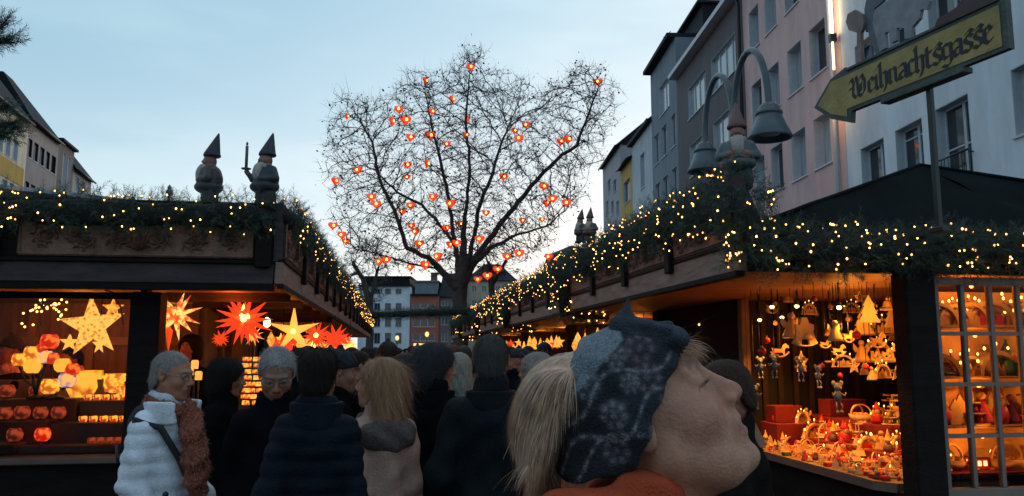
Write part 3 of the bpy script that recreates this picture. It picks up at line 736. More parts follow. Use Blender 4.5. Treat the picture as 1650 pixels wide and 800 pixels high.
for px, hh_, lab in ((268, 1.9, 'slim stone finial on the distant roof, taller one'), (209, .9, 'stubby stone finial on the distant roof, shorter one')):
    p = P(px, 322, 66); t = thing('roof_finial', lab, 'finial', (p[0], 66.5, p[2]-.6))
    MB().lathe([(.3, 0), (.3, .3), (.14, .4), (.12, hh_*.55), (.28, hh_*.62), (.3, hh_*.75), (.15, hh_*.85), (.2, hh_*.92), (.02, hh_+.1)], 10).build('finial', plaster('plaster_far', ()), t)
M_lit2 = M_lit
# lit shop signs and lamps far down the lane
for i, (px, py, Y, w, h, lab) in enumerate(((684, 557, 88, 2.4, .45, 'lit shop sign under the brick red house'), (640, 545, 86, .20, .26, 'small lit lantern before the white end house'), (688, 539, 60, .15, .19, 'bright round lamp before the brick red house'))):
    p = P(px, py, Y); t = thing('shop_light', lab, 'lamp', p)
    b = MB()
    if i == 0: b.bbox(-w/2, w/2, -.06, .06, -h/2, h/2, .03)
    else: b.ball((0, 0, 0), w, 10, sz=h/w)
    b.build('glowing_shade', mat('shop_glow', (1, .7, .3), .5, emit=(1, .50, .14), es=1.8, nl=False), t)
    MB().tube([(0, .1, -p[2]), (0, .1, h/2)], .05, 6).build('mast', M_black, t)
# ================================================================== garlands
def sprig():
    V, F = [], []; r = random.Random(3)
    for k in range(22):
        t = k/21; a = r.uniform(0, 6.28); ln = .045*(1-.35*t)*r.uniform(.7, 1.2); y = .12*t
        d = Vector((math.cos(a), .75, math.sin(a))).normalized()*ln; s = d.cross(Vector((r.random(), r.random(), r.random()))).normalized()*.0016
        b = len(V); V += [(-s.x, y-s.y, -s.z), (s.x, y+s.y, s.z), (d.x, y+d.y, d.z)]; F.append((b, b+1, b+2))
    b = len(V); V += [(-.002, 0, 0), (.002, 0, 0), (0, .125, 0)]; F.append((b, b+1, b+2))
    return np.array(V), np.array(F)
SPV, SPF = sprig()
def sprigs(pts, dirs, sc):
    n = len(pts); d = dirs/np.linalg.norm(dirs, axis=1)[:, None]
    a = np.cross(d, RNG.normal(size=(n, 3))); a /= np.linalg.norm(a, axis=1)[:, None]; c = np.cross(a, d)
    V = pts[:, None, :]+sc[:, None, None]*(SPV[None, :, 0:1]*a[:, None]+SPV[None, :, 1:2]*d[:, None]+SPV[None, :, 2:3]*c[:, None])
    F = SPF[None]+(np.arange(n)*len(SPV))[:, None, None]
    return V.reshape(-1, 3), F.reshape(-1, 3)
def garland(label, segs, dens, nb, row=None, group='fir garlands along the stalls', lab2=None, bulb=.0056, scale=1.15, cat='garland', bm=None):
    """segs: list of (a, b, radius_h, radius_v); nb: number of bulbs"""
    t = thing('garland', label, cat, segs[0][0], 0, group); o0 = np.array(segs[0][0], float)
    core = MB(); PV, DV = [], []; Bp = []
    tot = sum(np.linalg.norm(np.array(s[1])-np.array(s[0])) for s in segs)
    for a, b, rh, rv in segs:
        a, b = np.array(a, float)-o0, np.array(b, float)-o0; L = np.linalg.norm(b-a); n = max(4, int(L*dens*2.1)); ax = (b-a)/L
        up = np.array([0, 0, 1.]) if abs(ax[2]) < .9 else np.array([1., 0, 0]); s = np.cross(ax, up); s /= np.linalg.norm(s); u = np.cross(s, ax)
        k = max(2, int(L/.25)); q = [a+(b-a)*i/k for i in range(k+1)]
        lump = lambda x: 1+.14*np.sin(x*5.1+a[0])+.12*np.sin(x*11.7+1)+.08*np.sin(x*23)
        V = []
        for i, p_ in enumerate(q):
            for j in range(8):
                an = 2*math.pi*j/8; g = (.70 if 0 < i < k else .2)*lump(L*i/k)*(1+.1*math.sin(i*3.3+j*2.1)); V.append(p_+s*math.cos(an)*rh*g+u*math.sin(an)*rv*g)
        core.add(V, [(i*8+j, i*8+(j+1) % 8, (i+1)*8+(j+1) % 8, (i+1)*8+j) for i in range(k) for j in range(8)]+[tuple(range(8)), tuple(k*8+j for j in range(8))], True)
        tt = RNG.uniform(0, 1, n); an = RNG.uniform(0, 6.283, n); rr = RNG.uniform(.45, 1.0, n)*lump(tt*L)
        nrm = np.cos(an)[:, None]*s+np.sin(an)[:, None]*u
        PV.append(a+tt[:, None]*(b-a)+(np.cos(an)*rr*rh)[:, None]*s+(np.sin(an)*rr*rv)[:, None]*u)
        DV.append(nrm+RNG.normal(0, .75, (n, 3))+ax*.2)
        m = int(round(nb*L/tot)); tt = RNG.uniform(0, 1, m); an = RNG.uniform(0, 6.283, 6*m+20); nn_ = np.cos(an)[:, None]*s+np.sin(an)[:, None]*u; an = an[nn_@(np.array([-.55 if a[0]+o0[0] > -.5 else .55, -.75, .35])) > -.1][:m]; m = len(an); tt = tt[:m]; tt = np.clip(tt+.06/L*np.sin(tt*L*7), 0, 1); rr = 1.13*lump(tt*L)
        # the wire of lights wanders in loops: bulbs bunch together
        tt = np.clip(tt+.03/L*np.sin(tt*40), 0, 1); Bp.append(a+tt[:, None]*(b-a)+(np.cos(an)*rr*rh)[:, None]*s+(np.sin(an)*rr*rv)[:, None]*u)
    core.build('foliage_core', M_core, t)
    V, F = sprigs(np.concatenate(PV), np.concatenate(DV), RNG.uniform(.55, 1.05, sum(len(p) for p in PV))*scale)
    mesh_np('fir_sprigs', V, F, M_needle, t)
    if nb:
        B = np.concatenate(Bp)
        ls = thing('light_string', lab2 or ('fairy lights wound round the '+label), 'string lights', o0, 0, 'fairy lights on the garlands')
        order = np.argsort(B@np.array([.35, -.9, .12])+B[:, 0]*.6)
        w = MB()
        seq = B[order]
        for i in range(0, len(seq)-1):
            a, b = seq[i], seq[i+1]
            if np.linalg.norm(a-b) < .5: w.tube([a, (a+b)/2+np.array([0, 0, -.02]), b], .0022, 3, cap=False)
        if not w.v: w.tube([seq[0], seq[-1]], .002, 3)
        w.build('wire', M_wire, ls)
        global BULB
        pick = RNG.permutation(len(seq)); seq = seq[pick]
        for i, p_ in enumerate(seq[:99]):
            r = bulb*RNG.uniform(.75, 1.2)
            bo = bpy.data.objects.new('bulb', BULB if RNG.random() > .22 else BULBD); COL.objects.link(bo); bo.parent = ls; bo.location = Vector(p_.tolist()); bo.scale = (r, r, r*1.25)
        if len(seq) > 99:
            w = MB()
            for p_ in seq[99:]: w.ball(p_, bulb, 5)
            o = w.build('further_bulbs', M_bulb, ls); o['kind'] = 'stuff'
    return t
def unit_ball(m):
    o = MB().ball((0, 0, 0), 1, 8).build('bulb', m); me = o.data; bpy.data.objects.remove(o); return me
BULB, BULBD = unit_ball(M_bulb), unit_ball(M_bulbdim)
# ================================================================== stalls: two rows with their own frames
A8 = math.radians(8.33); RX = np.array([math.cos(A8), math.sin(A8), 0]); RY = np.array([-math.sin(A8), math.cos(A8), 0])
OL = P(455, 457, 6.); OR = P(1190, 437, 5.); ZB = 2.19
OL[2] = OR[2] = 0
def RL(x, y, z): return OL+RX*x+RY*y+np.array([0, 0, z])
def RR(x, y, z): return OR+RX*x+RY*y+np.array([0, 0, z])
def tolocal(p, o): d = np.array(p)-o; return np.array([d@RX, d@RY, p[2]])
def leaf(b, c, ang, ln, w, z0, fr_, h=.012):
    """raised carved leaf: pointed, ridged"""
    ca, sa = math.cos(ang), math.sin(ang); V = []
    for t, ww in ((0, .15), (.3, 1), (.65, .75), (1, 0)):
        for s in (-1, 0, 1): V.append(fr_(c[0]+ca*ln*t-sa*w*ww*s*.5, c[1]+sa*ln*t+ca*w*ww*s*.5+.12*ln*math.sin(t*3), z0+(h*1.8 if s == 0 else 0)))
    b.add(V, [(i*3+j, i*3+j+1, (i+1)*3+j+1, (i+1)*3+j) for i in range(3) for j in range(2)])
def carving(b, u0, u1, v0, v1, fr_, seed=1):
    """scrolling foliage relief, mirrored about the middle"""
    r = random.Random(seed); um = (u0+u1)/2; vm = (v0+v1)/2; H = v1-v0; n = max(1, int((u1-um)/(H*.95)))
    for side in (-1, 1):
        for k in range(n):
            cx = um+side*(k+.55)*(u1-um)/n; sg = 1 if k % 2 else -1
            pts = []
            for i in range(22):
                t = i/21; a = side*sg*(t*7.2)+ (math.pi if side > 0 else 0); R_ = H*.40*(1-.82*t); pts.append((cx+R_*math.cos(a), vm+sg*H*.03+R_*math.sin(a)))
            b.tube([fr_(p[0], p[1], .004) for p in pts], [.013*(1-.5*i/21) for i in range(22)], 5)
            for i in range(1, 20, 2):
                a = math.atan2(pts[i+1][1]-pts[i][1], pts[i+1][0]-pts[i][0])
                for s in (-1, 1): leaf(b, pts[i], a+s*.8, H*r.uniform(.24, .36)*(1-.02*i), H*.13, .002, fr_, .013)
    for k in range(7): leaf(b, (um, v0+.1*H), math.pi/2+(k-3)*.42, H*.6*(1-.1*abs(k-3)), H*.13, .004, fr_, .022)
def fascia_run(t, sx, y0, y1, x_face=0., wood=None, np_=None, seed=0):
    """alley-side fascia: board, framed carved panels, pilasters"""
    wood = wood or M_fascia
    L = y1-y0
    a, b_ = (0, .06) if sx > 0 else (-.06, 0)
    MB().bbox(a, b_, y0, y1, ZB, ZB+.17, .006).build('fascia_board', wood, t)
    MB().box(a+.012*sx, b_+.012*sx, y0, y1, ZB+.172, ZB+.62).build('backing_board', M_beam, t)
    MB().bbox(a-.016*sx, b_-.016*sx, y0, y1, ZB+.165, ZB+.195, .004).bbox(a-.02*sx, b_-.01*sx, y0, y1, ZB-.035, ZB+.004, .004).build('moulding', M_dark, t)
    n = np_ or max(1, round(L/1.25)); w = L/n
    fx = lambda d: (-.0+d-.003)*(-sx) if False else None
    for i in range(n):
        c0, c1 = y0+i*w+.09, y0+(i+1)*w-.09
        f_ = lambda u, v, d: (sx*(.010-d), u, v)
        p_ = MB().box(min(f_(0, 0, 0)[0], f_(0, 0, .01)[0]), max(f_(0, 0, 0)[0], f_(0, 0, .01)[0]), c0, c1, ZB+.20, ZB+.50)
        p_.tube([f_(c0, ZB+.215, .012), f_(c1, ZB+.215, .012), f_(c1, ZB+.49, .012), f_(c0, ZB+.49, .012), f_(c0, ZB+.215, .012)], .012, 4, smooth=False)
        if (i < 3 and y0 < .1) or i == 0: carving(p_, c0+.04, c1-.04, ZB+.235, ZB+.47, lambda u, v, d: f_(u, v, d+.012), seed+i)
        p_.build('carved_panel', M_panel, t)
        q = MB().bbox(-sx*.045 if sx > 0 else 0, 0 if sx > 0 else .045, c1+.035, c1+.145, ZB+.10, ZB+.60, .008); q.build('pilaster', M_dark, t)
def shell(label, sx, O, y0, y1, front=False, closed_from=None, group='market stalls lining the lane'):
    """one stall: origin on the canopy edge line at y0"""
    org = O+RY*y0; L = y1-y0-.05
    t = thing('market_stall', label, 'market stall', (org[0], org[1], 0), A8, group)
    X = lambda a, b_: (min(sx*a, sx*b_), max(sx*a, sx*b_))
    D = 3.5
    yf = .3 if (front and sx < 0) else (.0 if front else .1)
    fascia_run(t, sx, .0, L, seed=int(y0)+3)
    MB().box(*X(.065, D), .07, L, ZB+.0, ZB+.03).build('soffit', M_warmwood, t)
    # slanting roof
    a, b_ = X(.02, D+.1)
    if not (front and sx > 0):
        z0, z1 = ZB+.52, ZB+.86
        if sx < 0: V = [(a, 0.02, z1), (b_, 0.02, z0), (b_, L, z0), (a, L, z1)]
        else: V = [(a, 0.02, z0), (b_, 0.02, z1), (b_, L, z1), (a, L, z0)]
        V += [(p[0], p[1], p[2]-.03) for p in V]
        MB().add(V, [(0, 1, 2, 3), (4, 5, 6, 7), (0, 1, 5, 4), (1, 2, 6, 5), (2, 3, 7, 6), (3, 0, 4, 7)]).build('roof', M_pale if sx < 0 else M_tarp, t)
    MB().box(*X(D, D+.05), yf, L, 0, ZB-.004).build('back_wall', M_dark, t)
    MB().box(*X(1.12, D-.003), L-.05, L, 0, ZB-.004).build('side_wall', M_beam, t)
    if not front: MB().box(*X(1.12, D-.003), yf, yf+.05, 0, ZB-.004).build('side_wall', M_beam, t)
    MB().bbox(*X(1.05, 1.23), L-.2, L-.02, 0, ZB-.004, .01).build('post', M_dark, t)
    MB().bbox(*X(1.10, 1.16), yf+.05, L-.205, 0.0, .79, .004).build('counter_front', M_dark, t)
    return t, L
# ---- left row: the first stall faces the camera with a shop window
ST, Ls = shell('dark star and lantern stall at the left with carved front board', -1, OL, 0, 6.2, front=True)
def front_fascia(t, x0, x1, M_b=M_beam, carved=True):
    MB().bbox(x0, x1, -.0, .06, ZB, ZB+.15, .006).build('front_beam', M_b, t)
    MB().bbox(x0, x1, .002, .05, ZB+.152, ZB+.62, .004).build('front_board', M_dark, t)
    MB().bbox(x0, x1, -.03, .0, ZB+.148, ZB+.175, .004).bbox(x0, x1, .002, .09, ZB-.05, ZB-.002, .004).build('moulding', M_dark, t)
front_fascia(ST, -4.3, -.07)
for x0, x1 in ((-1.86, -.22), (-3.75, -2.1)):
    f_ = lambda u, v, d: (u, -.004-d, v)
    b = MB().box(x0, x1, -.004, -.0, ZB+.19, ZB+.455)
    b.tube([f_(x0, ZB+.20, .008), f_(x1, ZB+.20, .008), f_(x1, ZB+.445, .008), f_(x0, ZB+.445, .008), f_(x0, ZB+.20, .008)], .012, 4, smooth=False)
    carving(b, x0+.05, x1-.05, ZB+.215, ZB+.43, f_, 5); b.build('carved_panel', M_panel, ST)
for x in (-.145, -2.04): MB().bbox(x-.06, x+.06, -.055, .0, ZB+.12, ZB+.60, .008).build('pilaster', M_dark, ST)
# corner post, window wall
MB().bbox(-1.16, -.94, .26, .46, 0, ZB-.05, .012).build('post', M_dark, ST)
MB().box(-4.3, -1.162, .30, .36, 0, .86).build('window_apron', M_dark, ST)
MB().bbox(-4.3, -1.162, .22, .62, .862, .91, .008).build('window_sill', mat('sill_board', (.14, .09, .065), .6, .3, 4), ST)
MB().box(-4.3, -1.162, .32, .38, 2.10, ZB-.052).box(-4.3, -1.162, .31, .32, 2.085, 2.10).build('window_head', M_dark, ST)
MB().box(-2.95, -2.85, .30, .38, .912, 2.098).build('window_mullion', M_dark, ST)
MB().box(-2.84, -1.165, .335, .341, .912, 2.098).build('shop_glass', mat('shop_glass', (1, 1, 1), .02, trans=1., spec=.4), ST).data.materials[0].node_tree.nodes['Principled BSDF'].inputs['IOR'].default_value = 1.12
M_inner = mat('stained_inner_wall', (.22, .10, .05), .6, .4, 3, .3, 20, stretch=(6, 6, .8))
MB().box(-3.44, -1.15, 2.4, 2.46, 0, ZB-.02).build('inner_wall', M_inner, ST)
b = MB()
for x in (-3.3, -2.75, -2.2, -1.7): b.box(x, x+.07, 2.35, 2.398, .6, 2.1)
b.box(-3.4, -1.2, 2.34, 2.398, 1.75, 1.83).box(-3.4, -1.2, 2.34, 2.398, 1.2, 1.25); b.build('inner_frame', M_warmwood, ST)
# alley side of the stall: orange boards, pillars, counter
for y0, y1 in ((2.47, 3.3), (4.6, 5.95)): MB().box(-1.20, -1.13, y0, y1, .8, ZB-.01).build('boarding', M_inner, ST)
for y in (2.46, 3.3, 4.5): MB().bbox(-1.22, -1.08, y, y+.13, .79, ZB-.01, .008).build('pillar', mat('lit_pillar', (.20, .11, .06), .6, .3, 4), ST)
MB().bbox(-1.42, -.96, .47, 6.0, .80, .85, .008).build('counter', M_warmwood, ST)
MB().box(-1.15, -1.10, .47, .6, .85, ZB-.01).build('corner_board', M_dark, ST)
for i in range(6):
    y = 1.0+i*.95; MB().box(-1.11, -.07, y, y+.07, ZB-.075, ZB-.002).build('rafter', M_beam, ST)
lamp(RL(-1.9, 1.4, 1.95), 13, (1, .30, .07), .12, None, 'stall_light'); lamp(RL(-2.7, 1.2, 1.9), 5, (1, .33, .08), .1, None, 'stall_light')
lamp(RL(-1.65, 3.2, 1.95), 14, (1, .40, .10), .1, None, 'stall_light'); lamp(RL(-1.6, 5.0, 1.95), 14, (1, .40, .10), .1, None, 'stall_light')
# tiers in the window
M_tier = mat('tier_cloth', (.22, .17, .14), .8, .15, 5)
for i, (z0, z1) in enumerate(((.912, .99), (.912, 1.14), (.912, 1.30), (.912, 1.45))):
    y = .44+i*.24
    t = MB().bbox(-2.84, -1.98+.12*i, y+.002, y+.238, z0, z1, .006).build('display_step', M_tier)
    t.location = Vector(OL.tolist()); t.rotation_euler = (0, 0, A8)
    tag(t, '%s pale step of the lantern display in the left shop window' % ['lowest front', 'second', 'third', 'topmost'][i], 'display step', 'display steps in the shop window')
    t = MB().bbox(-1.96+.12*i, -1.18, y+.03, y+.238, .912, z1-.02, .006).build('display_shelf', mat('shelf_dark', (.10, .05, .03), .6, .3, 4))
    t.location = Vector(OL.tolist()); t.rotation_euler = (0, 0, A8)
    tag(t, '%s dark shelf for tealights beside the post of the left shop window' % ['lowest front', 'second', 'third', 'topmost'][i], 'display shelf', 'dark tealight shelves in the shop window')
# ---- lantern kinds
M_lanA = emit_var('lantern_orange', (1, .20, .02), (1, .42, .04), .6, 1.35, 22, thr=(.42, .56))
M_lanY = emit_var('lantern_yellow', (1, .20, .02), (1, .42, .04), .5, 1.15, 9, thr=(.36, .48))
M_lanR = emit_var('lantern_red', (.9, .015, .004), (1, .16, .02), .6, 1.1, 22, thr=(.45, .6))
M_lanD = emit_var('lantern_dull', (.30, .05, .02), (.8, .10, .03), .12, .42, 26, base=(.4, .1, .06))
M_lanB = emit_var('lantern_blue', (.10, .22, .5), (1, .42, .1), .8, 1.2, 11, thr=(.42, .55))
M_cand = emit_var('tealight_cup', (.9, .04, .01), (1, .40, .04), .5, 1.4, 34, thr=(.42, .58))
def lantern(kind, m, r):
    t = thing('tea_lantern', '', 'lantern')
    if kind == 'round':
        MB().lathe([(r*.55, -r*.85), (r*.9, -r*.55), (r*1.05, 0), (r*.92, r*.55), (r*.7, r*.85), (r*.66, r*.85), (r*.5, r*.3), (.001, .1*r)], 16).build('glass', m, t)
        MB().lathe([(r*.6, -r*.95), (r*.62, -r*.85), (.001, -r*.84)], 14).build('foot', M_black, t)
    elif kind == 'bowl':
        MB().lathe([(r*.45, -r*.78), (r*.8, -r*.6), (r*1.02, -.05*r), (r*.93, r*.55), (r*.84, r*.78), (r*.88, r*.84), (r*.80, r*.84), (r*.5, r*.1), (.001, 0)], 24).build('glass', m, t)
        MB().lathe([(r*.47, -r*.82), (r*.47, -r*.78), (.001, -r*.78)], 16).build('foot', M_black, t)
    elif kind == 'square':
        MB().bbox(-r, r, -r*.5, r*.5, -r*.85, r*.85, .008).build('glass', m, t)
        MB().lathe([(r*.7, -r*.93), (r*.7, -r*.855), (.001, -r*.855)], 12).build('foot', M_black, t)
    else:
        MB().lathe([(r*.75, -r*.7), (r*.95, -r*.2), (r*.95, r*.6), (r*.85, r*.6), (r*.8, -.1*r), (.001, -.2*r)], 12).build('cup', m, t)
        MB().lathe([(r*.4, -r*.1), (r*.4, r*.12), (.001, r*.14)], 8).build('candle', M_spot, t)
    return t
LANS = []
def put(src, p, label, group=None, rz=0., first=set()):
    t = src if src.name not in first else copy_tree(src)
    if t is src: first.add(src.name)
    t.location = Vector([float(v) for v in p]); t.rotation_euler = (0, 0, rz); t['label'] = label
    if group: t['group'] = group
    return t
g1 = 'painted glass lanterns in the left shop window'
yl = lambda px, py, ly: hit(px, py, OL+RY*ly, RY)      # where the pixel's ray meets a plane parallel to the shop window
for i, (px, py, r, m, d) in enumerate(((32, 580, 10, M_lanA, 'dim orange round glass lantern, leftmost on the branching stand'), (52, 569, 10.5, M_lanA, 'orange round glass lantern with pale band, second from left on the stand'), (53, 590, 11.5, M_lanY, 'bright yellow glass lantern with red figure, low on the stand'),
    (74, 576, 10, M_lanB, 'blue topped glass lantern in the middle of the branching stand'), (80, 551, 12, M_lanR, 'bright red round lantern at the very top of the stand'), (69, 562, 8, M_lanR, 'small red lantern half behind the topmost red one'), (84, 578, 9, M_lanR, 'red round lantern right of the blue topped one'),
    (101, 589, 11, M_lanY, 'yellow glass lantern painted with a little town'), (116, 596, 10, M_lanR, 'orange red lantern just above the big glass bowl'), (108, 613, 11.5, M_lanB, 'lantern with blue sky band touching the big glass bowl'), (81, 623, 12, M_lanA, 'orange lantern with trees, lowest on the branching stand'))):
    p = yl(px, py, .95); rr = r*np.linalg.norm(p-CAM)/1283
    put(lantern('round', m, rr), p, d, g1)
p = yl(138, 622, 1.25); put(lantern('bowl', M_lanY, .155), p, 'large glowing glass bowl lantern painted with a winter village', g1)
p = yl(187, 619, 1.25); put(lantern('bowl', M_lanA, .105), p, 'orange barrel lantern painted with red houses, beside the corner post', g1)
p = yl(203, 633, 1.15); put(lantern('square', M_lanA, .07), p, 'square orange lantern standing right against the corner post', g1)
for i, (px, py, r, row, ly, d) in enumerate(((10, 655, 26, 0, 1.2, 'wide'), (119, 658, 15, 0, 1.2, 'round'), (22, 655, 10, 0, .9, ''), (55, 677, 13, 1, .95, ''), (8, 680, 14, 1, .95, ''), (33, 699, 14, 2, .72, ''), (63, 700, 12, 2, .72, ''), (92, 698, 12, 2, .72, ''), (5, 702, 12, 2, .72, ''), (22, 725, 13, 3, .5, ''), (67, 724, 13, 3, .5, ''))):
    z = [1.452, 1.302, 1.142, .992][row]; ly = [1.28, 1.04, .80, .56][row]
    p = yl(px, py, ly); rr = .055+.004*(r-12)*.6; p[2] = z+rr*.8+.012
    pos = {(10, 655): 'wide dull red bowl lantern at the left end of the topmost step', (119, 658): 'dim red lantern on the topmost step under the big glass bowl', (22, 655): 'small dull lantern beside the wide bowl on the topmost step', (55, 677): 'reddish lantern alone on the third step', (8, 680): 'dark lantern at the left end of the third step',
           (33, 699): 'orange red lantern on the second step, second from left', (63, 700): 'dark patterned lantern on the second step, third from left', (92, 698): 'dull red lantern at the right end of the second step', (5, 702): 'dark lantern at the left end of the second step', (22, 725): 'red lantern on the lowest step, left one', (67, 724): 'red lantern on the lowest step, right one'}[(px, py)]
    put(lantern('round', M_lanD if (px+row) % 2 else M_lanR if py > 720 else M_lanD, rr), p, pos, 'dull lanterns on the pale steps')
rows = (((139, 681), (154, 679), (168, 678), (184, 676), (197, 674)), ((132, 703), (149, 700), (166, 699), (182, 697), (198, 695)), ((160, 660), (173, 658), (190, 657), (204, 656)), ((147, 726), (160, 724), (175, 723), (188, 721)))
rn = ('row below the top', 'brightest middle row', 'short top row', 'unlit looking bottom row')
for j, (rw, ly, z) in enumerate(zip(rows, (1.0, .78, 1.24, .56), (1.284, 1.124, 1.434, .974))):
    for i, (px, py) in enumerate(rw):
        p = yl(px, py, ly); p[2] = z+.025
        put(lantern('cup', M_lanD if j == 3 else M_cand, .034), p, 'little tealight cup in the %s of the dark shelves, %s from left' % (rn[j], ORD[i]), 'tealight cups on the dark shelves')
def bstand(px, label, arms):
    base = yl(px, 650, .95); base[2] = 1.302
    t = thing('lantern_stand', label, 'stand', base)
    MB().lathe([(.07, 0), (.075, .012), (.02, .03)], 12).build('foot', M_black, t)
    b = MB()
    for (ax, ay) in arms:
        e_ = yl(ax, ay, .95)-base; e_[2] -= .055
        b.tube([(0, 0, .02), (e_[0]*.2, 0, .1), (e_[0]*.7, 0, e_[2]*.45+.03), (e_[0], e_[1], e_[2])], .008, 6)
    b.build('branches', M_black, t)
bstand(57, 'dark branching metal stand carrying the round lanterns at the left', [(32, 580), (52, 569), (53, 592), (74, 571), (69, 562), (80, 551)])
bstand(88, 'dark metal stand carrying the lanterns next to the big glass bowl', [(83, 578), (101, 589), (114, 596), (108, 613), (81, 623)])
# small tree of golden lights under the ceiling
p = yl(68, 497, 1.9); t = thing('light_tree', 'little artificial tree of golden lights hanging high in the left window', 'light decoration', p)
b = MB(); r = random.Random(5); pts = []
for i in range(34):
    a = r.uniform(0, 6.28); ln = r.uniform(.03, .22); e_ = (math.cos(a)*ln, math.sin(a)*.12, math.sin(a)*ln*.6+.02-.35*abs(ln)*(r.random() < .5)); pts.append(e_)
    if i % 2: b.tube([(0, 0, 0), (e_[0]*.5, e_[1]*.5, e_[2]*.5+.03), e_], .003, 4)
b.tube([(0, 0, -.65), (0, 0, .22)], .008, 5); b.build('twigs', M_black, t)
for e_ in pts:
    bo = bpy.data.objects.new('bulb', BULB); COL.objects.link(bo); bo.parent = t; bo.location = e_; bo.scale = (.010,)*3
# ------------------------------------------------------------------ stars
M_starY = emit_var('star_yellow_cut', (1, .30, .02), (1, .50, .09), .55, 1.15, 34, 'voronoi', thr=(.15, .5), base=(.7, .4, .1))
M_starO = emit_var('star_orange', (1, .24, .02), (1, .42, .06), .6, 1.1, 24, 'voronoi', thr=(.2, .5), base=(.7, .3, .1))
M_starR = mat('star_red_paper', (.7, .05, .02), .5, emit=(1, .055, .012), es=.95)
M_starRd = mat('star_red_tip', (.6, .06, .02), .5, emit=(1, .09, .012), es=.75)
M_starL = mat('star_slim_paper', (.8, .5, .15), .5, emit=(1, .42, .07), es=1.15)
M_starP = mat('star_speckled', (.7, .4, .2), .5, .3, 20, emit=(1, .33, .06), es=.7)
M_core2 = mat('star_heart_glow', (1, .7, .3), .5, emit=(1, .62, .12), es=5)
def star5(R_, inner, depth, m, name='paper', par=None, rot=0.):
    V, F = [], []
    n = 5
    for k in range(2*n):
        rr = R_ if k % 2 == 0 else R_*inner; a = math.pi/2+math.pi*k/n+rot; V.append((rr*math.cos(a), 0, rr*math.sin(a)))
    V += [(0, -depth, 0), (0, depth, 0)]
    for k in range(2*n): F += [(k, (k+1) % (2*n), 2*n), ((k+1) % (2*n), k, 2*n+1)]
    return MB().add(V, F).build(name, m, par)
def spikes(R_, n, br, m, par, seed=0, rsp=1., front=True):
    """ball of folded paper points"""
    r = random.Random(seed); b = MB(); dirs = []
    for i in range(n):
        z = 1-2*(i+.5)/n; a = i*2.39996+seed; s = math.sqrt(1-z*z); dirs.append(Vector((s*math.cos(a), s*math.sin(a), z)))
    for d in dirs:
        u = d.orthogonal().normalized(); v = d.cross(u); L = R_*r.uniform(.82, 1.0)*(rsp if abs(d.y) > .6 else 1)
        base = [d*R_*.22+(u*math.cos(a)+v*math.sin(a))*br*R_ for a in (0, math.pi/2, math.pi, 1.5*math.pi)]
        b.add(base+[d*L], [(0, 1, 4), (1, 2, 4), (2, 3, 4), (3, 0, 4)])
    b.ball((0, 0, 0), R_*.26, 8)
    return b.build('paper_points', m, par)
def hang(t, zt, name='cord', m=None):
    MB().tube([(0, 0, 0), (0, 0, zt)], .004, 5).build(name, m or M_black, t)
def star(label, px, py, Y, kind, R_, rz=0., ztop=2.17, group='glowing paper stars under the left canopy', m=None, tilt=0.):
    p = P(px, py, Y); t = thing('paper_star', label, 'star lantern', p, 0, group, rot=(0, tilt, rz))
    if kind == 'flat': star5(R_, .40, R_*.17, m or M_starY, 'paper', t)
    elif kind == 'slim':
        star5(R_, .25, R_*.14, m or M_starL, 'paper', t); MB().ball((0, -R_*.11, 0), R_*.085, 8).build('bulb', M_core2, t)
    elif kind == 'spiky': spikes(R_, 26, .13, m or M_starR, t, 3)
    elif kind == 'burst': spikes(R_, 16, .12, m or M_starP, t, 1)
    zt = (ztop-p[2]); c = MB().tube([(0, 0, R_*.2), (-math.sin(tilt)*zt*0, 0, zt)], .004, 5).build('cord', M_black, t); c.rotation_euler = (0, -tilt, 0)
    return t
star('large flat yellow five pointed star with pierced pattern in the left window', 149, 526, 6.75, 'flat', .275, A8, tilt=-.10)
star('small folded orange star hanging low behind the pierced yellow star', 182, 497, 7.2, 'flat', .10, .2, m=M_starO)
star('small pale star dangling under the left side of the pierced star', 112, 552, 7.0, 'flat', .085, .4, m=M_starL)
star('small pale star dangling under the right side of the pierced star', 160, 556, 7.0, 'flat', .085, -.3, m=M_starL)
star('speckled gold and red many pointed star beside the corner post', 283, 508, 6.75, 'burst', .25, .0, m=emit_var('star_speckle2', (1, .12, .02), (1, .5, .12), .7, 1.5, 18, thr=(.42, .55), base=(.6, .3, .15)))
star('yellow folded star half hidden right behind the corner post', 262, 504, 6.9, 'flat', .17, -.7, m=M_starY)
for i, (px, py, l) in enumerate(((258, 545, 'slender orange paper drop hanging nearest the corner post'), (272, 549, 'slender red paper drop hanging second from the corner post'))):
    p = P(px, py, 6.75); t = thing('paper_drop', l, 'ornament', p); b = MB().lathe([(.001, .12), (.032, .08), (.001, -.10)], 5, smooth=False); b.build('paper', M_starO if i == 0 else M_starRd, t)
    MB().tube([(0, 0, .12), (0, 0, 2.17-p[2])], .003, 4).build('cord', M_black, t)
big = star('big red many pointed star with a glowing yellow heart', 392, 516, 7.1, 'spiky', .29, .3)
MB().ball((.01, -.075, .02), .042, 10, sx=1.1).add([(-.02, -.09, .08), (.02, -.09, .07), (0, -.1, .14)], [(0, 1, 2)]).build('glowing_heart', M_core2, big)
lamp(P(392, 516, 7.1)+np.array([0, -.34, .12]), 5, (1, .22, .06), .05, None, 'star_light')
star('small red spiky star tucked under the big red one', 355, 546, 7.6, 'spiky', .10, .9)
star('small gold spiky star hanging right of the small red one', 408, 541, 7.6, 'burst', .12, .2, m=M_starO)
star('slim bright yellow five pointed star beside the big red star', 473, 534, 8.0, 'slim', .27, .1)
lamp(P(473, 534, 8.0)+np.array([0, -.2, .0]), 3, (1, .4, .1), .05, None, 'star_light')
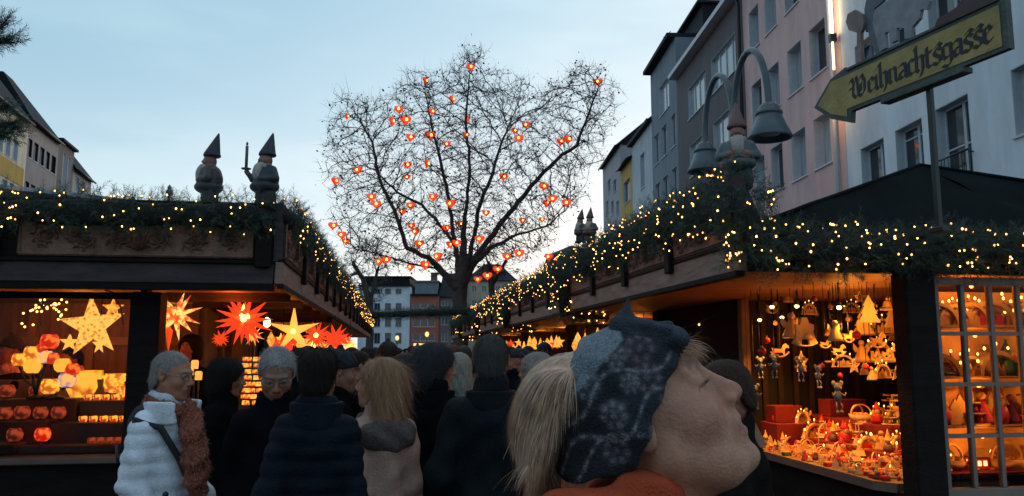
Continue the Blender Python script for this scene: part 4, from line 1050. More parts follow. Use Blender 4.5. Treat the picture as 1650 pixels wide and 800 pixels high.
r2 = star('middle sized red star with a white bulb, second red star down the lane', 510, 541, 9.6, 'spiky', .21, .2); MB().ball((0, -.17, 0), .028, 8).build('bulb', M_core2, r2)
star('third red star down the lane, partly behind the second', 540, 545, 10.6, 'spiky', .23, .6)
star('small bright golden star at the end of the hanging row', 564, 557, 12.3, 'burst', .15, .3, m=emit_var('star_far_gold', (1, .45, .05), (1, .5, .08), 1.2, 1.8, 10))
star('last red star, behind the small golden one', 556, 549, 13.4, 'spiky', .17, .1)
for i, (px, py, Y, m_, l) in enumerate(((455, 566, 8.6, M_starR, 'narrow red lantern hanging under the slim yellow star'), (466, 570, 9.0, M_starR, 'second narrow red lantern under the slim yellow star'), (487, 568, 9.0, M_starL, 'narrow yellow lantern right of the slim star'), (504, 572, 10., M_core2, 'bright narrow lamp below the second red star'), (430, 520, 8.2, M_spot, 'small white lamp beside the slim star'))):
    p = P(px, py, Y); t = thing('hanging_lantern', l, 'lantern', p); hgt = .05 if i == 4 else .16
    MB().lathe([(.01, hgt), (.035, hgt*.6), (.035, -hgt*.6), (.01, -hgt)], 8).build('shade', m_, t); MB().tube([(0, 0, hgt), (0, 0, 2.17-p[2])], .004, 4).build('cord', M_black, t)
# gold lantern tower, small lamps in the alley opening
p = P(407, 592, 7.6); t = thing('gold_lantern_rack', 'rack stacked with small glowing gold lanterns beside the grey haired man', 'lantern rack', (p[0], p[1], .85))
MB().tube([(0, 0, 0), (0, 0, .95)], .012, 6).lathe([(.12, 0), (.12, .02), (.01, .03)], 12).build('pole', M_black, t)
r = random.Random(2)
for j in range(8):
    for i in range(4):
        MB().bbox(-.022, .022, -.022, .022, -.02, .02, .004).build('gold_lantern', M_cand if (i+j) % 3 else M_starY, t, (-.075+.05*i+r.uniform(-.008, .008), r.uniform(-.03, .03), .36+j*.058))
for i, (px, py, l) in enumerate(((314, 588, 'bright square candle lamp, highest of three behind the white jacket'), (306, 599, 'round candle lamp, lower left of three behind the white jacket'), (320, 606, 'tiny candle flame lamp, lowest of three behind the white jacket'), (338, 612, 'small red candle glass beside the curly haired person'))):
    p = P(px, py, 7.0); t = thing('candle_lamp', l, 'lamp', p, 0, 'candle lamps on the left stall counter')
    MB().lathe([(.03, -.035), (.032, .03), (.02, .04)], 10).build('glass', M_cand if i == 3 else M_starL, t); MB().tube([(0, 0, -.035), (0, 0, .851-p[2])], .008, 6).lathe([(.05, .852-p[2]), (.05, .862-p[2]), (.01, .87-p[2])], 10).build('foot', M_black, t)
t = thing('wooden_arc', 'bent pale wooden rod of a mobile, high beside the corner post', 'mobile', yl(175, 500, .7)); MB().tube([(-.1, 0, .19), (.03, 0, .14), (.1, 0, .02), (.13, 0, -.12)], .008, 6).build('rod', M_warmwood, t)
# garlands of the first left stall
garland('fir garland along the front of the left stall roof', [(RL(-4.2, -.03, 2.70), RL(-.05, -.03, 2.70), .10, .125)], 250, 150, bulb=.0056)
garland('fir garland on the lane side of the first left stall', [(RL(.0, .0, 2.71), RL(.0, 6.1, 2.71), .105, .135)], 210, 130)
# further left stalls
def far_goods(t, sx, L, seed, par_label):
    """shelves of lit goods behind the counter of a distant stall"""
    r = random.Random(seed); X = lambda a, b_: (min(sx*a, sx*b_), max(sx*a, sx*b_))
    MB().bbox(*X(1.0, 1.45), .22, L-.21, .80, .85, .008).build('counter', M_warmwood, t)
    MB().box(*X(1.5, 1.9), .3, L-.3, .86, 1.05).build('display_table', mat('red_cloth', (.17, .008, .006), .8, .2, 8), t)
    MB().box(*X(2.3, 2.34), .16, L-.06, .6, 2.1).build('lit_back', M_inner, t)
    for k in range(3):
        MB().box(*X(2.05, 2.29), .2, L-.1, 1.15+.3*k, 1.17+.3*k).build('shelf', M_warmwood, t)
    o0 = np.array(t.matrix_basis.to_translation())
    lamp((sx*1.35, L*.3, 2.0), 16, (1, .42, .11), .08, t, 'stall_light'); lamp((sx*1.35, L*.75, 2.0), 16, (1, .42, .11), .08, t, 'stall_light')
wl_ = [(6.2, 5.4), (11.6, 5.4), (17.0, 5.4)]
FAR = []
for i, (y, L) in enumerate(wl_):
    t, l = shell('%s stall of the left row, with lit goods under its dark canopy' % ['second', 'third', 'fourth'][i], -1, OL, y, y+L); FAR.append((t, -1, l)); far_goods(t, -1, l, i, '')
    garland('fir garland edging the %s left stall' % ['second', 'third', 'fourth'][i], [(RL(.0, y+.05, 2.71), RL(.0, y+L-.05, 2.71), .12, .17)], (130, 90, 70)[i], (99, 85, 80)[i], bulb=.0066+.0012*i)
# ------------------------------------------------------------------ right row
M_blackwood = mat('black_board', (.010, .008, .008), .7, .3, 4)
SR, Lr = shell('wooden ornament stall at the right with open counter and lattice window', 1, OR, 0, 4.95, front=True)
MB().bbox(.065, 4.6, -.0, .06, ZB, ZB+.10, .006).build('front_beam', M_dark, SR)
MB().bbox(1.075, 1.285, -.10, .065, 0, ZB-.002, .012).build('corner_post', M_dark, SR)
MB().bbox(1.14, 1.22, 2.50, 2.60, 0, ZB-.002, .008).build('counter_post', mat('lit_pillar', ()), SR)  # dark wood post; the orange lamplight is put into this lighter brown
MB().bbox(1.14, 1.20, 2.62, 4.70, .79, ZB-.002, .004).build('boarded_side', M_dark, SR)
# counter with chamfered near corner
b = MB(); poly = [(1.02, .30), (1.10, .16), (1.30, .14), (1.9, .14), (1.9, 2.49), (1.02, 2.49)]
b.prism(poly, .775, .835, lambda u, v, d: (u, v, d)); b.build('counter', mat('counter_plank', (.20, .125, .085), .6, .3, 5, .3, 40, stretch=(4, 1, 4)), SR)
MB().box(1.286, 3.5, .03, .08, 0, .80).build('window_apron', M_dark, SR)
MB().box(1.15, 3.49, 2.70, 2.74, 0, ZB-.002).build('inner_wall', M_blackwood, SR)
b = MB()
for i in range(14): b.box(1.25+.16*i, 1.25+.16*i+.05, 2.66, 2.698, .6, ZB-.01)
b.build('wall_slats', mat('slat_wood', (.030, .017, .013), .6, .4, 5), SR)
# lattice window
wx0, wx1, wz0, wz1 = 1.30, 2.56, .815, 2.165
b = MB(); b.bbox(wx0, wx0+.05, -.035, .02, wz0, wz1, .004).bbox(wx1, wx1+.05, -.035, .02, wz0, wz1, .004).bbox(wx0-.02, wx1+.06, -.05, .025, wz0-.05, wz0+.012, .004).bbox(wx0+.051, wx1-.001, -.035, .02, wz1-.05, wz1, .004)
n = 6; w_ = (wx1-wx0-.05)/n
for i in range(1, n): x = wx0+.025+w_*i; b.bbox(x-.014, x+.014, -.028, .012, wz0+.013, wz1-.051, .003)
hz = (wz1-wz0-.05)/4
for j in range(1, 4): z = wz0+.01+hz*j; b.box(wx0+.051, wx1-.001, -.024, .008, z-.013, z+.013)
fo = b.build('lattice_window', mat('lattice_white', (.26, .19, .155), .6, .15, 5), SR)
MB().box(wx0+.05, wx1, -.008, -.004, wz0+.01, wz1-.05).build('pane', bpy.data.materials['shop_glass'], fo)
MB().box(wx1+.06, 3.5, .0, .05, .80, ZB-.002).build('front_wall', M_dark, SR)
MB().box(1.95, 2.0, .09, 2.65, .0, .80).build('inner_counter_back', M_dark, SR)
# spot lamps with holders
for i, (px, py, Y) in enumerate(((1224, 516, 7.0), (1260, 512, 7.3), (1244, 495, 6.6), (1284, 494, 6.6), (1352, 496, 5.8))):
    p = P(px, py, Y); t = thing('spot_lamp', 'small ceiling spot lamp over the right counter, %s' % ['lowest of the five, at far left', 'second lowest, at the left', 'upper left one', 'just above the bell ornament', 'brightest one, above the rocking horse'][i], 'lamp', p, 0, 'spot lamps over the right counter')
    MB().ball((0, 0, 0), .015, 8, sx=1.25).build('bulb', M_spot, t); MB().lathe([(.028, .012), (.02, .05), (.012, .06)], 10).tube([(0, 0, .05), (0, 0, ZB-.003-p[2])], .006, 5).build('holder', M_black, t)
    lamp((0, -.02, -.03), 62, (1, .46, .11), .03, t, 'spot_light', spot=115)
lamp(RR(1.8, .7, 2.05), 75, (1, .46, .11), .08, None, 'stall_light', spot=125); lamp(RR(1.35, 1.0, 1.88), 15, (1, .44, .10), .03, None, 'stall_light'); lamp(RR(1.25, .35, 1.95), 8, (1, .44, .10), .03, None, 'stall_light'); lamp(RR(1.9, 2.0, 1.75), 5, (1, .44, .10), .03, None, 'stall_light'); lamp(RR(.95, 1.3, 1.75), 2.4, (1, .36, .08), .1, None, 'stall_light')  # lights without fixtures; point ones added to warm the hanging ornaments
# green tent roof with peak behind the sign pole
pk = tolocal(P(1482, 266, 5.9), OR); e1 = (0.02, .0, ZB+.24); e2 = (5.2, .0, ZB+.27); r2_ = tolocal(P(1660, 307, 6.1), OR)
def sag(a, b_, c, n=14, d=.06):
    """sagging triangular cloth"""
    V, F, ix = [], [], {}
    a, b_, c = map(lambda q: np.array(q, float), (a, b_, c))
    for i in range(n+1):
        for j in range(n+1-i):
            u, v = i/n, j/n; w = 1-u-v; ix[i, j] = len(V); p_ = a*w+b_*u+c*v; p_[2] -= d*(27*u*v*w)*.5+.012*math.sin(18*u+7*v)*w*4*max(u, v); V.append(p_)
    for i in range(n):
        for j in range(n-i):
            F.append((ix[i, j], ix[i+1, j], ix[i, j+1]))
            if j < n-i-1: F.append((ix[i+1, j], ix[i+1, j+1], ix[i, j+1]))
    return V, F
b = MB()
ap = (pk[0], pk[1], pk[2]); bl = (-.0, 1.7, ZB+.42); br = (5.2, 2.4, 2.9)
for tri in ((ap, (.02, .0, ZB+.25), (2.4, .0, ZB+.25)), (ap, (2.4, .0, ZB+.25), (5.2, 0, ZB+.3)), (ap, (5.2, 0, ZB+.3), (5.2, 1.3, 2.75)), (ap, (5.2, 1.3, 2.75), (5.2, 3.3, ZB+.3)), (ap, (5.2, 3.3, ZB+.3), (.02, 3.3, ZB+.3)), (ap, (.02, 3.3, ZB+.3), (.02, 0, ZB+.25))):
    V, F = sag(*tri); b.add(V, F, True)
ro = b.build('tent_roof', M_tarp, SR)
MB().tube([ap, (.02, .0, ZB+.262)], .014, 6).tube([ap, (5.2, .0, ZB+.312)], .014, 6).build('roof_seam', M_tarp, SR)
MB().box(.02, 3.4, 3.3, 4.9, ZB+.45, ZB+.48).build('rear_roof', M_tarp, SR)
# pale awning edge of a tent behind
a, b_ = P(1205, 372, 9.5), P(1490, 262, 8.2)
t = thing('rear_awning', 'pale blue awning strip showing behind the green tent roof', 'awning', (a[0], a[1], 0)); d_ = b_-a
V = [(0, 0, a[2]-.35), (d_[0], d_[1], b_[2]-.35), (d_[0], d_[1], b_[2]-.05), (0, 0, a[2]+.03)]; V += [(v[0]+.6, v[1]+1.2, v[2]+.25) for v in V]
MB().add(V, [(0, 1, 2, 3), (3, 2, 6, 7), (4, 5, 6, 7), (0, 3, 7, 4), (1, 2, 6, 5), (0, 1, 5, 4)]).build('cloth', M_pale, t)
b = MB()
for q in (V[0], V[1]): b.tube([(q[0]+.1, q[1]+.4, 0), (q[0]+.1, q[1]+.4, q[2]+.2)], .04, 6)
b.build('poles', M_black, t)
# garlands right
garland('fir garland on the lane side of the first right stall', [(RR(.02, -.05, 2.66), RR(.02, 4.9, 2.72), .135, .19)], 300, 190, bulb=.0056)
garland('fir clump hanging at the near corner of the right canopy', [(RR(.03, -.06, 2.68), RR(.06, -.09, 2.22), .14, .13)], 420, 40, bulb=.0056)
garland('fir garland across the front under the green tent roof', [(RR(.1, -.09, 2.33), RR(1.3, -.12, 2.335), .10, .13), (RR(1.3, -.12, 2.335), RR(3.2, -.1, 2.33), .10, .12)], 270, 170, bulb=.0056)
lr_ = [(4.95, 5.2), (10.15, 5.4), (15.55, 5.4), (20.95, 4.6)]
nm = ['second', 'third', 'fourth', 'fifth']
for i, (y, L) in enumerate(lr_):
    t, l = shell('%s stall of the right row, goods glowing under its wooden canopy' % nm[i], 1, OR, y, y+L); FAR.append((t, 1, l)); far_goods(t, 1, l, 10+i, '')
    garland('fir garland edging the %s right stall' % nm[i], [(RR(.0, y+.05, 2.71), RR(.0, y+L-.05, 2.71), .13, .18)], (150, 110, 80, 60)[i], (150, 120, 99, 80)[i], bulb=.0062+.0011*i)
    garland('fir swag at the near end of the %s right stall' % nm[i], [(RR(-.06, y, 2.75), RR(-.08, y+.02, 2.12), .13, .13), (RR(-.08, y+.02, 2.16), RR(.5, y-.02, 2.10), .07, .06)], (220, 150, 110, 80)[i], (60, 40, 30, 20)[i], bulb=.0062+.0011*i)
# strung garland across the lane
garland('dark fir garland slung straight across the lane', [(RL(-.1, 18.3, 2.78), RR(.1, 17.0, 2.80), .12, .13)], 220, 0)
# goods hung and stacked in the distant stalls
kinds = []
for (t, sx, L) in FAR:
    yy = tolocal(np.array(t.location), OL if sx < 0 else OR)[1]
    O = OL if sx < 0 else OR
    r = random.Random(int(yy*10)+sx); k = 0
    n = int(L/.42) if yy < 12 else int(L/.7)
    for i in range(n):
        y = yy+.35+i*(L-.6)/n; side = 'left' if sx < 0 else 'right'; wh = {True: 'near'}.get(yy < 7, 'far')
        p = O+RX*sx*(1.0+.12*r.random())+RY*y; p[2] = 1.78+.16*r.random(); kind = r.choice(['star', 'drop', 'tree'])
        nmx = 'second' if yy < 7 else ('third' if yy < 13 else ('fourth' if yy < 18 else 'fifth'))
        q = thing('hanging_ornament', 'glowing %s in the %s %s stall, %s hanging piece from its near end' % ({'star': 'star', 'drop': 'paper drop', 'tree': 'flat tree'}[kind], nmx, side, ORD[i]), 'ornament', p, r.uniform(-.5, .5), 'ornaments hanging in the distant stalls')
        m_ = r.choice([M_starR, M_starL, M_starY, M_starO]); s_ = .12
        if kind == 'star': star5(s_, .42, .03, m_, 'paper', q)
        elif kind == 'drop': MB().lathe([(.005, s_), (.05, s_*.3), (.06, -.2*s_), (.005, -s_)], 8).build('shade', m_, q)
        else: MB().prism([(-.08, -.1), (.08, -.1), (.04, -.02), (.06, -.02), (.02, .06), (.03, .06), (0, .14), (-.03, .06), (-.02, .06), (-.06, -.02), (-.04, -.02)], -.01, .01, lambda u, v, d: (u, d, v)).build('cutout', m_, q)
        MB().tube([(0, 0, .1), (0, 0, ZB-.003-p[2])], .004, 4).build('cord', M_black, q)
# ================================================================== goods of the right stall
M_gold = mat('gilt_wood', (.75, .42, .12), .5, .3, 12)
M_gold2 = mat('pale_wood', (.72, .50, .24), .6, .25, 14)
M_red = mat('red_lacquer', (.55, .022, .012), .4, .2, 10)
M_cream = mat('cream_paint', (.60, .38, .17), .5, .15, 12)
M_brown = mat('brown_paint', (.16, .07, .03), .5, .3, 12)
M_grey = mat('grey_felt', (.22, .23, .25), .8, .25, 20)
M_bluep = mat('blue_paint', (.05, .10, .22), .5, .2, 12)
M_green = mat('green_paint', (.05, .13, .04), .5, .3, 12)
M_face = mat('doll_face', (.60, .33, .17), .5, .1, 12)
M_redcloth = mat('red_cloth', ())
M_win = mat('tiny_window_glow', (1, .6, .2), .5, emit=(1, .55, .14), es=3, nl=False)
M_flame = mat('flame', (1, .7, .3), .5, emit=(1, .48, .10), es=5, nl=False)
FL = lambda u, v, d: (u, d, v)
def pr(poly, m, name, par, th=.006): return MB().prism(poly, -th, th, FL).build(name, m, par)
def ring(r0, r1, m, name, par, a0=0., a1=math.pi, th=.006, n=14, z=0.):
    b = MB(); V, F = [], []
    for i in range(n+1):
        a = a0+(a1-a0)*i/n
        for rr in (r0, r1):
            for d in (-th, th): V.append((rr*math.cos(a), d, z+rr*math.sin(a)))
    for i in range(n):
        k = i*4; l = k+4; F += [(k, k+2, l+2, l), (k+1, l+1, l+3, k+3), (k, l, l+1, k+1), (k+2, k+3, l+3, l+2)]
    F += [(0, 1, 3, 2), (n*4, n*4+2, n*4+3, n*4+1)]
    return b.add(V, F).build(name, m, par)
def base(name, cat): return thing(name, '', cat)
def g_angel(c=M_gold):
    t = base('angel_figure', 'figurine'); MB().lathe([(.030, 0), (.028, .01), (.012, .05), (.008, .062)], 10).build('gown', c, t)
    MB().ball((0, 0, .072), .012, 8).build('head', M_face, t)
    b = MB()
    for s in (-1, 1): b.prism([(s*.006, .045), (s*.030, .070), (s*.034, .050), (s*.022, .034)], .006, .009, FL)
    b.build('wings', M_gold2, t); return t
def g_santa():
    t = base('santa_figure', 'figurine'); MB().lathe([(.026, 0), (.030, .02), (.026, .045), (.012, .062)], 10).build('coat', M_red, t)
    MB().ball((0, -.002, .068), .015, 8).build('head', M_face, t); MB().ball((0, -.012, .060), .013, 8, sz=1.3).build('beard', M_cream, t)
    MB().lathe([(.017, .072), (.017, .078), (.010, .092), (.003, .108)], 10).ball((.002, 0, .11), .005, 6).build('cap', M_red, t); return t
def g_snow():
    t = base('snowman_figure', 'figurine'); MB().ball((0, 0, .024), .024, 8).ball((0, 0, .056), .016, 8).build('body', M_cream, t)
    MB().lathe([(.017, .068), (.017, .070), (.010, .071), (.010, .086)], 10).build('hat', M_brown, t); return t
def g_gnome(c=M_gold):
    t = base('pointed_hat_figure', 'figurine'); MB().lathe([(.024, 0), (.026, .02), (.014, .045)], 10).build('coat', M_brown, t)
    MB().ball((0, 0, .052), .013, 8).build('head', M_face, t); MB().lathe([(.022, .058), (.020, .060), (.009, .085), (.001, .115)], 10).build('hat', c, t); return t
def g_arch():
    t = base('candle_arch', 'candle arch'); ring(.055, .066, M_gold2, 'bow', t, th=.010); MB().box(-.068, .068, -.014, .014, -.008, -.0005).build('foot', M_gold2, t)
    b = MB(); f = MB()
    for i in range(5): a = math.pi*(i+.5)/5; x, z = .066*math.cos(a), .066*math.sin(a); b.tube([(x, 0, z), (x, 0, z+.014)], .003, 6); f.ball((x, 0, z+.018), .0032, 6, sz=1.6)
    b.build('candles', M_cream, t); f.build('flames', M_flame, t)
    pr([(-.035, .0), (-.03, .03), (-.02, .03), (-.015, .012), (0, .045), (.012, .012), (.02, .03), (.034, .022), (.034, 0)], M_gold, 'cut_scene', t, .003); return t
def g_tree(m=M_gold2):
    t = base('wooden_tree', 'ornament'); pr([(-.04, 0), (.04, 0), (.022, .028), (.03, .028), (.014, .055), (.02, .055), (0, .09), (-.02, .055), (-.014, .055), (-.03, .028), (-.022, .028)], m, 'cutout', t, .005); return t
def g_house():
    t = base('toy_house', 'toy house'); MB().bbox(-.025, .025, -.02, .02, 0, .04, .002).build('walls', M_red, t)
    MB().add([(-.03, -.025, .0405), (.03, -.025, .0405), (.03, .025, .0405), (-.03, .025, .0405), (-.03, 0, .066), (.03, 0, .066)], [(0, 1, 5, 4), (2, 3, 4, 5), (0, 4, 3), (1, 2, 5), (0, 3, 2, 1)]).build('roof', M_cream, t)
    MB().box(-.016, -.005, -.023, -.0205, .012, .028).box(.005, .016, -.023, -.0205, .012, .028).build('windows', M_win, t); return t
def g_basket():
    t = base('basket', 'basket'); MB().lathe([(.03, 0), (.04, .03), (.037, .03), (.028, .004), (.001, .004)], 12, sx=1.3).build('bowl', M_gold2, t)
    ring(.046, .051, M_gold2, 'handle', t, z=.028, th=.004); b = MB(); r = random.Random(1)
    for i in range(9): b.ball((r.uniform(-.03, .03), r.uniform(-.02, .02), .03), .010, 6)
    b.build('filling', M_gold, t); return t
def g_bell():
    t = base('bell', 'bell'); MB().lathe([(.030, 0), (.026, .006), (.018, .02), (.015, .034), (.006, .042), (.001, .043)], 14).build('body', M_gold, t); MB().lathe([(.0315, .004), (.027, .012), (.026, .011), (.030, .003)], 14).build('rim', M_grey, t)
    MB().ball((0, 0, .048), .006, 6).build('knob', M_gold, t); return t
def g_box():
    t = base('ornament_box', 'box'); MB().bbox(-.032, .032, -.022, .022, 0, .026, .002).build('carton', M_red, t); b = MB(); r = random.Random(4)
    for i in range(8): b.ball((-.024+.016*(i % 4), -.01+.02*(i//4), .028), .0075, 6)
    b.build('baubles', M_gold, t); return t
def g_bauble(m=M_red):
    t = base('bauble', 'bauble'); MB().ball((0, 0, .016), .016, 10).build('ball', m, t); MB().lathe([(.005, .032), (.005, .037), (.001, .037)], 8).build('cap', M_gold, t); return t
def g_horse():
    t = base('rocking_horse', 'ornament')
    pr([(-.028, .020), (-.030, .0), (-.024, .0), (-.018, .014), (.010, .014), (.016, .0), (.022, .0), (.018, .022), (.024, .034), (.036, .032), (.036, .040), (.024, .052), (.014, .046), (.006, .028), (-.018, .030), (-.034, .034)], M_gold, 'horse', t, .004)
    ring(.040, .045, M_gold2, 'rocker', t, math.pi*1.18, math.pi*1.82, .006, z=.040); return t
def g_star(m=M_gold2, R_=.05):
    t = base('star_ornament', 'ornament'); V, F = [], []
    for k in range(10):
        a = math.pi/2+math.pi*k/5
        for s in (1, .74):
            rr = (R_ if k % 2 == 0 else R_*.45)*s
            for d in (-.004, .004): V.append((rr*math.cos(a), d, rr*math.sin(a)))
    for k in range(10): i, j = k*4, (k+1) % 10*4; F += [(i, j, j+2, i+2), (i+1, i+3, j+3, j+1), (i, i+1, j+1, j), (i+2, j+2, j+3, i+3)]
    MB().add(V, F).build('outline', m, t); b = MB()
    for k in range(3): b.box(-.003+.014*(k-1), .003+.014*(k-1), -.003, .003, -R_*.5, R_*.2)
    b.build('inner_cutout', m, t); return t
def g_mouse(m=M_grey):
    """felt mouse doll on a wire: body, round ears, dangling legs"""
    t = base('felt_mouse', 'toy'); MB().lathe([(.012, -.03), (.018, -.01), (.012, .014), (.006, .02)], 8).build('body', M_bluep if random.random() < .5 else m, t)
    b = MB().ball((0, -.003, .034), .018, 8, sx=.9).ball((-.018, 0, .050), .011, 7, sy=.4).ball((.018, 0, .050), .011, 7, sy=.4); b.tube([(0, -.016, .031), (0, -.030, .026)], [.008, .003], 6); b.build('head', m, t)
    b = MB()
    for s in (-1, 1):
        b.tube([(s*.008, 0, -.03), (s*.014, -.01, -.05), (s*.010, -.004, -.072)], .0035, 5).ball((s*.010, -.01, -.075), .007, 6, sy=1.5); b.tube([(s*.012, 0, .008), (s*.028, -.008, -.006), (s*.032, -.012, .008)], .0035, 5)
    b.build('limbs', m, t); return t
def g_candle():
    t = base('candle', 'candle'); MB().lathe([(.016, 0), (.016, .006), (.006, .008)], 10).build('holder', M_gold, t); MB().tube([(0, 0, .006), (0, 0, .05)], .006, 8).build('wax', M_cream, t); MB().ball((0, 0, .057), .0045, 6, sz=1.8).build('flame', M_flame, t); return t
def g_pyramid():
    t = base('candle_pyramid', 'candle pyramid'); b = MB()
    for k in range(3): b.lathe([(.040-.010*k, .028*k), (.040-.010*k, .028*k+.004), (.001, .028*k+.004)], 12)
    b.tube([(0, 0, 0), (0, 0, .105)], .003, 6); b.build('tiers', M_gold2, t)
    b = MB()
    for k in range(8): a = k*math.pi/4; b.add([(0, 0, .1), (.034*math.cos(a-.2), .034*math.sin(a-.2), .098), (.034*math.cos(a+.2), .034*math.sin(a+.2), .106)], [(0, 1, 2)])
    b.build('propeller', M_cream, t); b = MB()
    for k in range(2):
        for j in range(5): a = j*1.256+k; b.lathe([(.005, .004+.028*k), (.002, .02+.028*k)], 6, c=((.028-.01*k)*math.cos(a), (.028-.01*k)*math.sin(a), 0))
    b.build('figures', M_red, t); return t
DESC = {'angel_figure': 'gilded angel', 'santa_figure': 'red coated santa', 'snowman_figure': 'cream snowman', 'pointed_hat_figure': 'little pointed hat figure', 'candle_arch': 'pale wooden candle arch', 'wooden_tree': 'flat wooden fir tree', 'toy_house': 'red toy house',
        'basket': 'basket of trinkets', 'bell': 'gold bell', 'ornament_box': 'red carton of gold baubles', 'bauble': 'shiny bauble', 'candle': 'burning cream candle', 'candle_pyramid': 'tiered candle pyramid', 'star_ornament': 'outlined wooden star', 'felt_mouse': 'grey felt mouse doll', 'rocking_horse': 'gilded rocking horse'}
PROTO = {f.__name__: f() for f in (g_angel, g_santa, g_snow, g_gnome, g_arch, g_tree, g_house, g_basket, g_bell, g_box, g_bauble, g_candle, g_pyramid, g_star, g_mouse, g_horse)}
USED = set(); PLACED = []
def good(k, p, rz=0., sc=1., swap=None):
    src = PROTO[k]
    if k not in USED and not swap: USED.add(k); t = src; t.location = Vector([float(v) for v in p]); t.rotation_euler = (0, 0, rz); t.scale = (sc,)*3
    else:
        t = copy_tree(src, None, p, rz, scale=sc, swap=swap); t['label'] = ''
        if 'group' in t: del t['group']
    PLACED.append((t, np.array(p, float))); return t
# tiers of the counter (risers under red cloth)
for i, (x0, x1, y0, y1, z, l, m_) in enumerate(((1.50, 1.94, .55, 2.48, .93, 'low tier under red cloth behind the front of the right counter', M_redcloth), (1.72, 2.2, 1.15, 2.48, 1.10, 'upper red tier at the back of the right counter', M_redcloth), (1.28, 1.70, 2.15, 2.48, 1.04, 'red block tier at the far end of the right counter', M_redcloth))):
    t = MB().bbox(x0, x1, y0, y1, .836 if i != 1 else .931, z, .006).build('display_tier', m_); t.location = Vector(OR.tolist()); t.rotation_euler = (0, 0, A8); tag(t, l, 'display tier')
for i, (x, y, z, w, l) in enumerate(((1.95, 2.2, 1.102, .18, 'large plain red box standing at the back of the right counter'), (1.45, 2.34, 1.042, .13, 'smaller red box at the far end of the counter'))):
    t = MB().bbox(x-w, x+w, y-.1, y+.1, z, z+.15, .004).build('gift_box', M_redcloth); t.location = Vector(OR.tolist()); t.rotation_euler = (0, 0, A8); tag(t, l, 'box')
r = random.Random(11)
SW = [None, None, {'red_lacquer': M_gold}, {'gilt_wood': M_red}, {'gilt_wood': M_red}, {'pale_wood': M_gold}, {'brown_paint': M_green}, {'red_lacquer': M_green}, {'pale_wood': M_cream}]
tier_of = {}
def field(x0, x1, y0, y1, z, nx, ny, ks, s0_, s1_, tn):
    for i in range(nx):
        for j in range(ny):
            x = x0+(x1-x0)*(i+.5+r.uniform(-.3, .3))/nx; y = y0+(y1-y0)*(j+.5+r.uniform(-.3, .3))/ny
            p = RR(x, y, z); t = good(r.choice(ks), p, r.uniform(-.5, .5)+(.35), r.uniform(s0_, s1_), r.choice(SW)); tier_of[t.name] = tn; t['group'] = 'trinkets crowding the right stall counter'
small = ['g_box', 'g_bauble', 'g_house', 'g_angel', 'g_bauble', 'g_bauble', 'g_tree', 'g_star', 'g_basket', 'g_box', 'g_gnome', 'g_bell', 'g_box']
mid = ['g_arch', 'g_gnome', 'g_angel', 'g_pyramid', 'g_house', 'g_basket', 'g_bell', 'g_arch', 'g_candle', 'g_santa']
field(1.06, 1.22, .24, 2.44, .836, 2, 30, small, .8, 1.05, 'front strip')
field(1.22, 1.36, .22, 2.44, .836, 2, 26, small, 1.0, 1.25, 'second strip')
field(1.36, 1.50, .20, 2.42, .836, 2, 19, small+mid, 1.2, 1.7, 'middle strip')
field(1.52, 1.90, .60, 1.12, .931, 3, 4, mid, 1.3, 1.8, 'low red tier near the corner post')
field(1.52, 1.72, 1.15, 2.12, .931, 2, 10, mid, 1.4, 2.0, 'low red tier')
field(1.52, 1.90, .22, .54, .836, 3, 2, mid, 1.4, 1.9, 'near end of the counter')
field(1.74, 2.16, 1.2, 1.85, 1.102, 3, 5, mid+['g_pyramid'], 1.5, 2.2, 'upper red tier')
field(1.30, 1.68, 2.18, 2.45, 1.042, 4, 1, mid+['g_pyramid'], 1.2, 1.6, 'far red block')
for t, p in PLACED[:]: pass
def single(k, px, py, lx, label, sc, hangz=None, rz=A8, swap=None):
    """a piece that the photograph shows by itself, on the vertical plane local x or y"""
    p = hit(px, py, OR+RY*lx, RY); t = good(k, p, rz, sc, swap); t['label'] = label
    if hangz: MB().tube([(0, 0, 0), (0, 0, (ZB-.003-p[2])/sc)], .002/sc*1.5, 4).build('cord', M_black, t)
    return t
# big hanging pieces
p = hit(1297, 556, OR+RY*.9, RY); t = thing('bell_ornament', 'big gilded bell shaped angel ornament with arched cut out, hanging under the ceiling', 'ornament', p, A8, 'ornaments hanging over the right counter')
b = MB().prism([(-.10, .012), (-.06, -.008), (-.036, -.012), (-.03, .03), (-.012, .075), (0, .085), (.012, .075), (.03, .03), (.036, -.012), (.06, -.008), (.10, .012), (.082, .045), (.066, .10), (.075, .125), (.072, .155), (.04, .148), (.032, .175), (.02, .205), (-.02, .205), (-.032, .175), (-.04, .148), (-.072, .155), (-.075, .125), (-.066, .10), (-.082, .045)], -.012, .012, FL)
b.build('bell_cutout', M_gold, t); MB().tube([(-.094, -.014, .016), (-.05, -.016, -.004), (0, -.016, -.008), (.05, -.016, -.004), (.094, -.014, .016)], .006, 6).build('rim', M_gold2, t); MB().tube([(0, 0, .2), (0, 0, ZB-.003-p[2])], .003, 4).build('cord', M_black, t)
pm = {'px': 0}
single('g_angel', 1276, 545, 1.2, 'cluster angel ornament just left of the big bell ornament, hanging', 2.4, True)
single('g_star', 1376, 590, .8, 'outlined star hanging left of the lit arches', 1.2, True, A8+.2)
single('g_bell', 1430, 500, .6, 'gold bell hanging highest near the corner post', 1.7, True)
single('g_tree', 1400, 520, .55, 'pale wooden tree hanging in front of the shelf unit', 2.2, True)
single('g_angel', 1458, 520, .6, 'gilded angel hanging highest beside the corner post', 2.0, True)
single('g_star', 1385, 480, .6, 'small outlined star hanging close under the ceiling', 1.0, True)
single('g_horse', 1330, 560, .9, 'second rocking horse, hanging behind the first cord', 1.2, True)
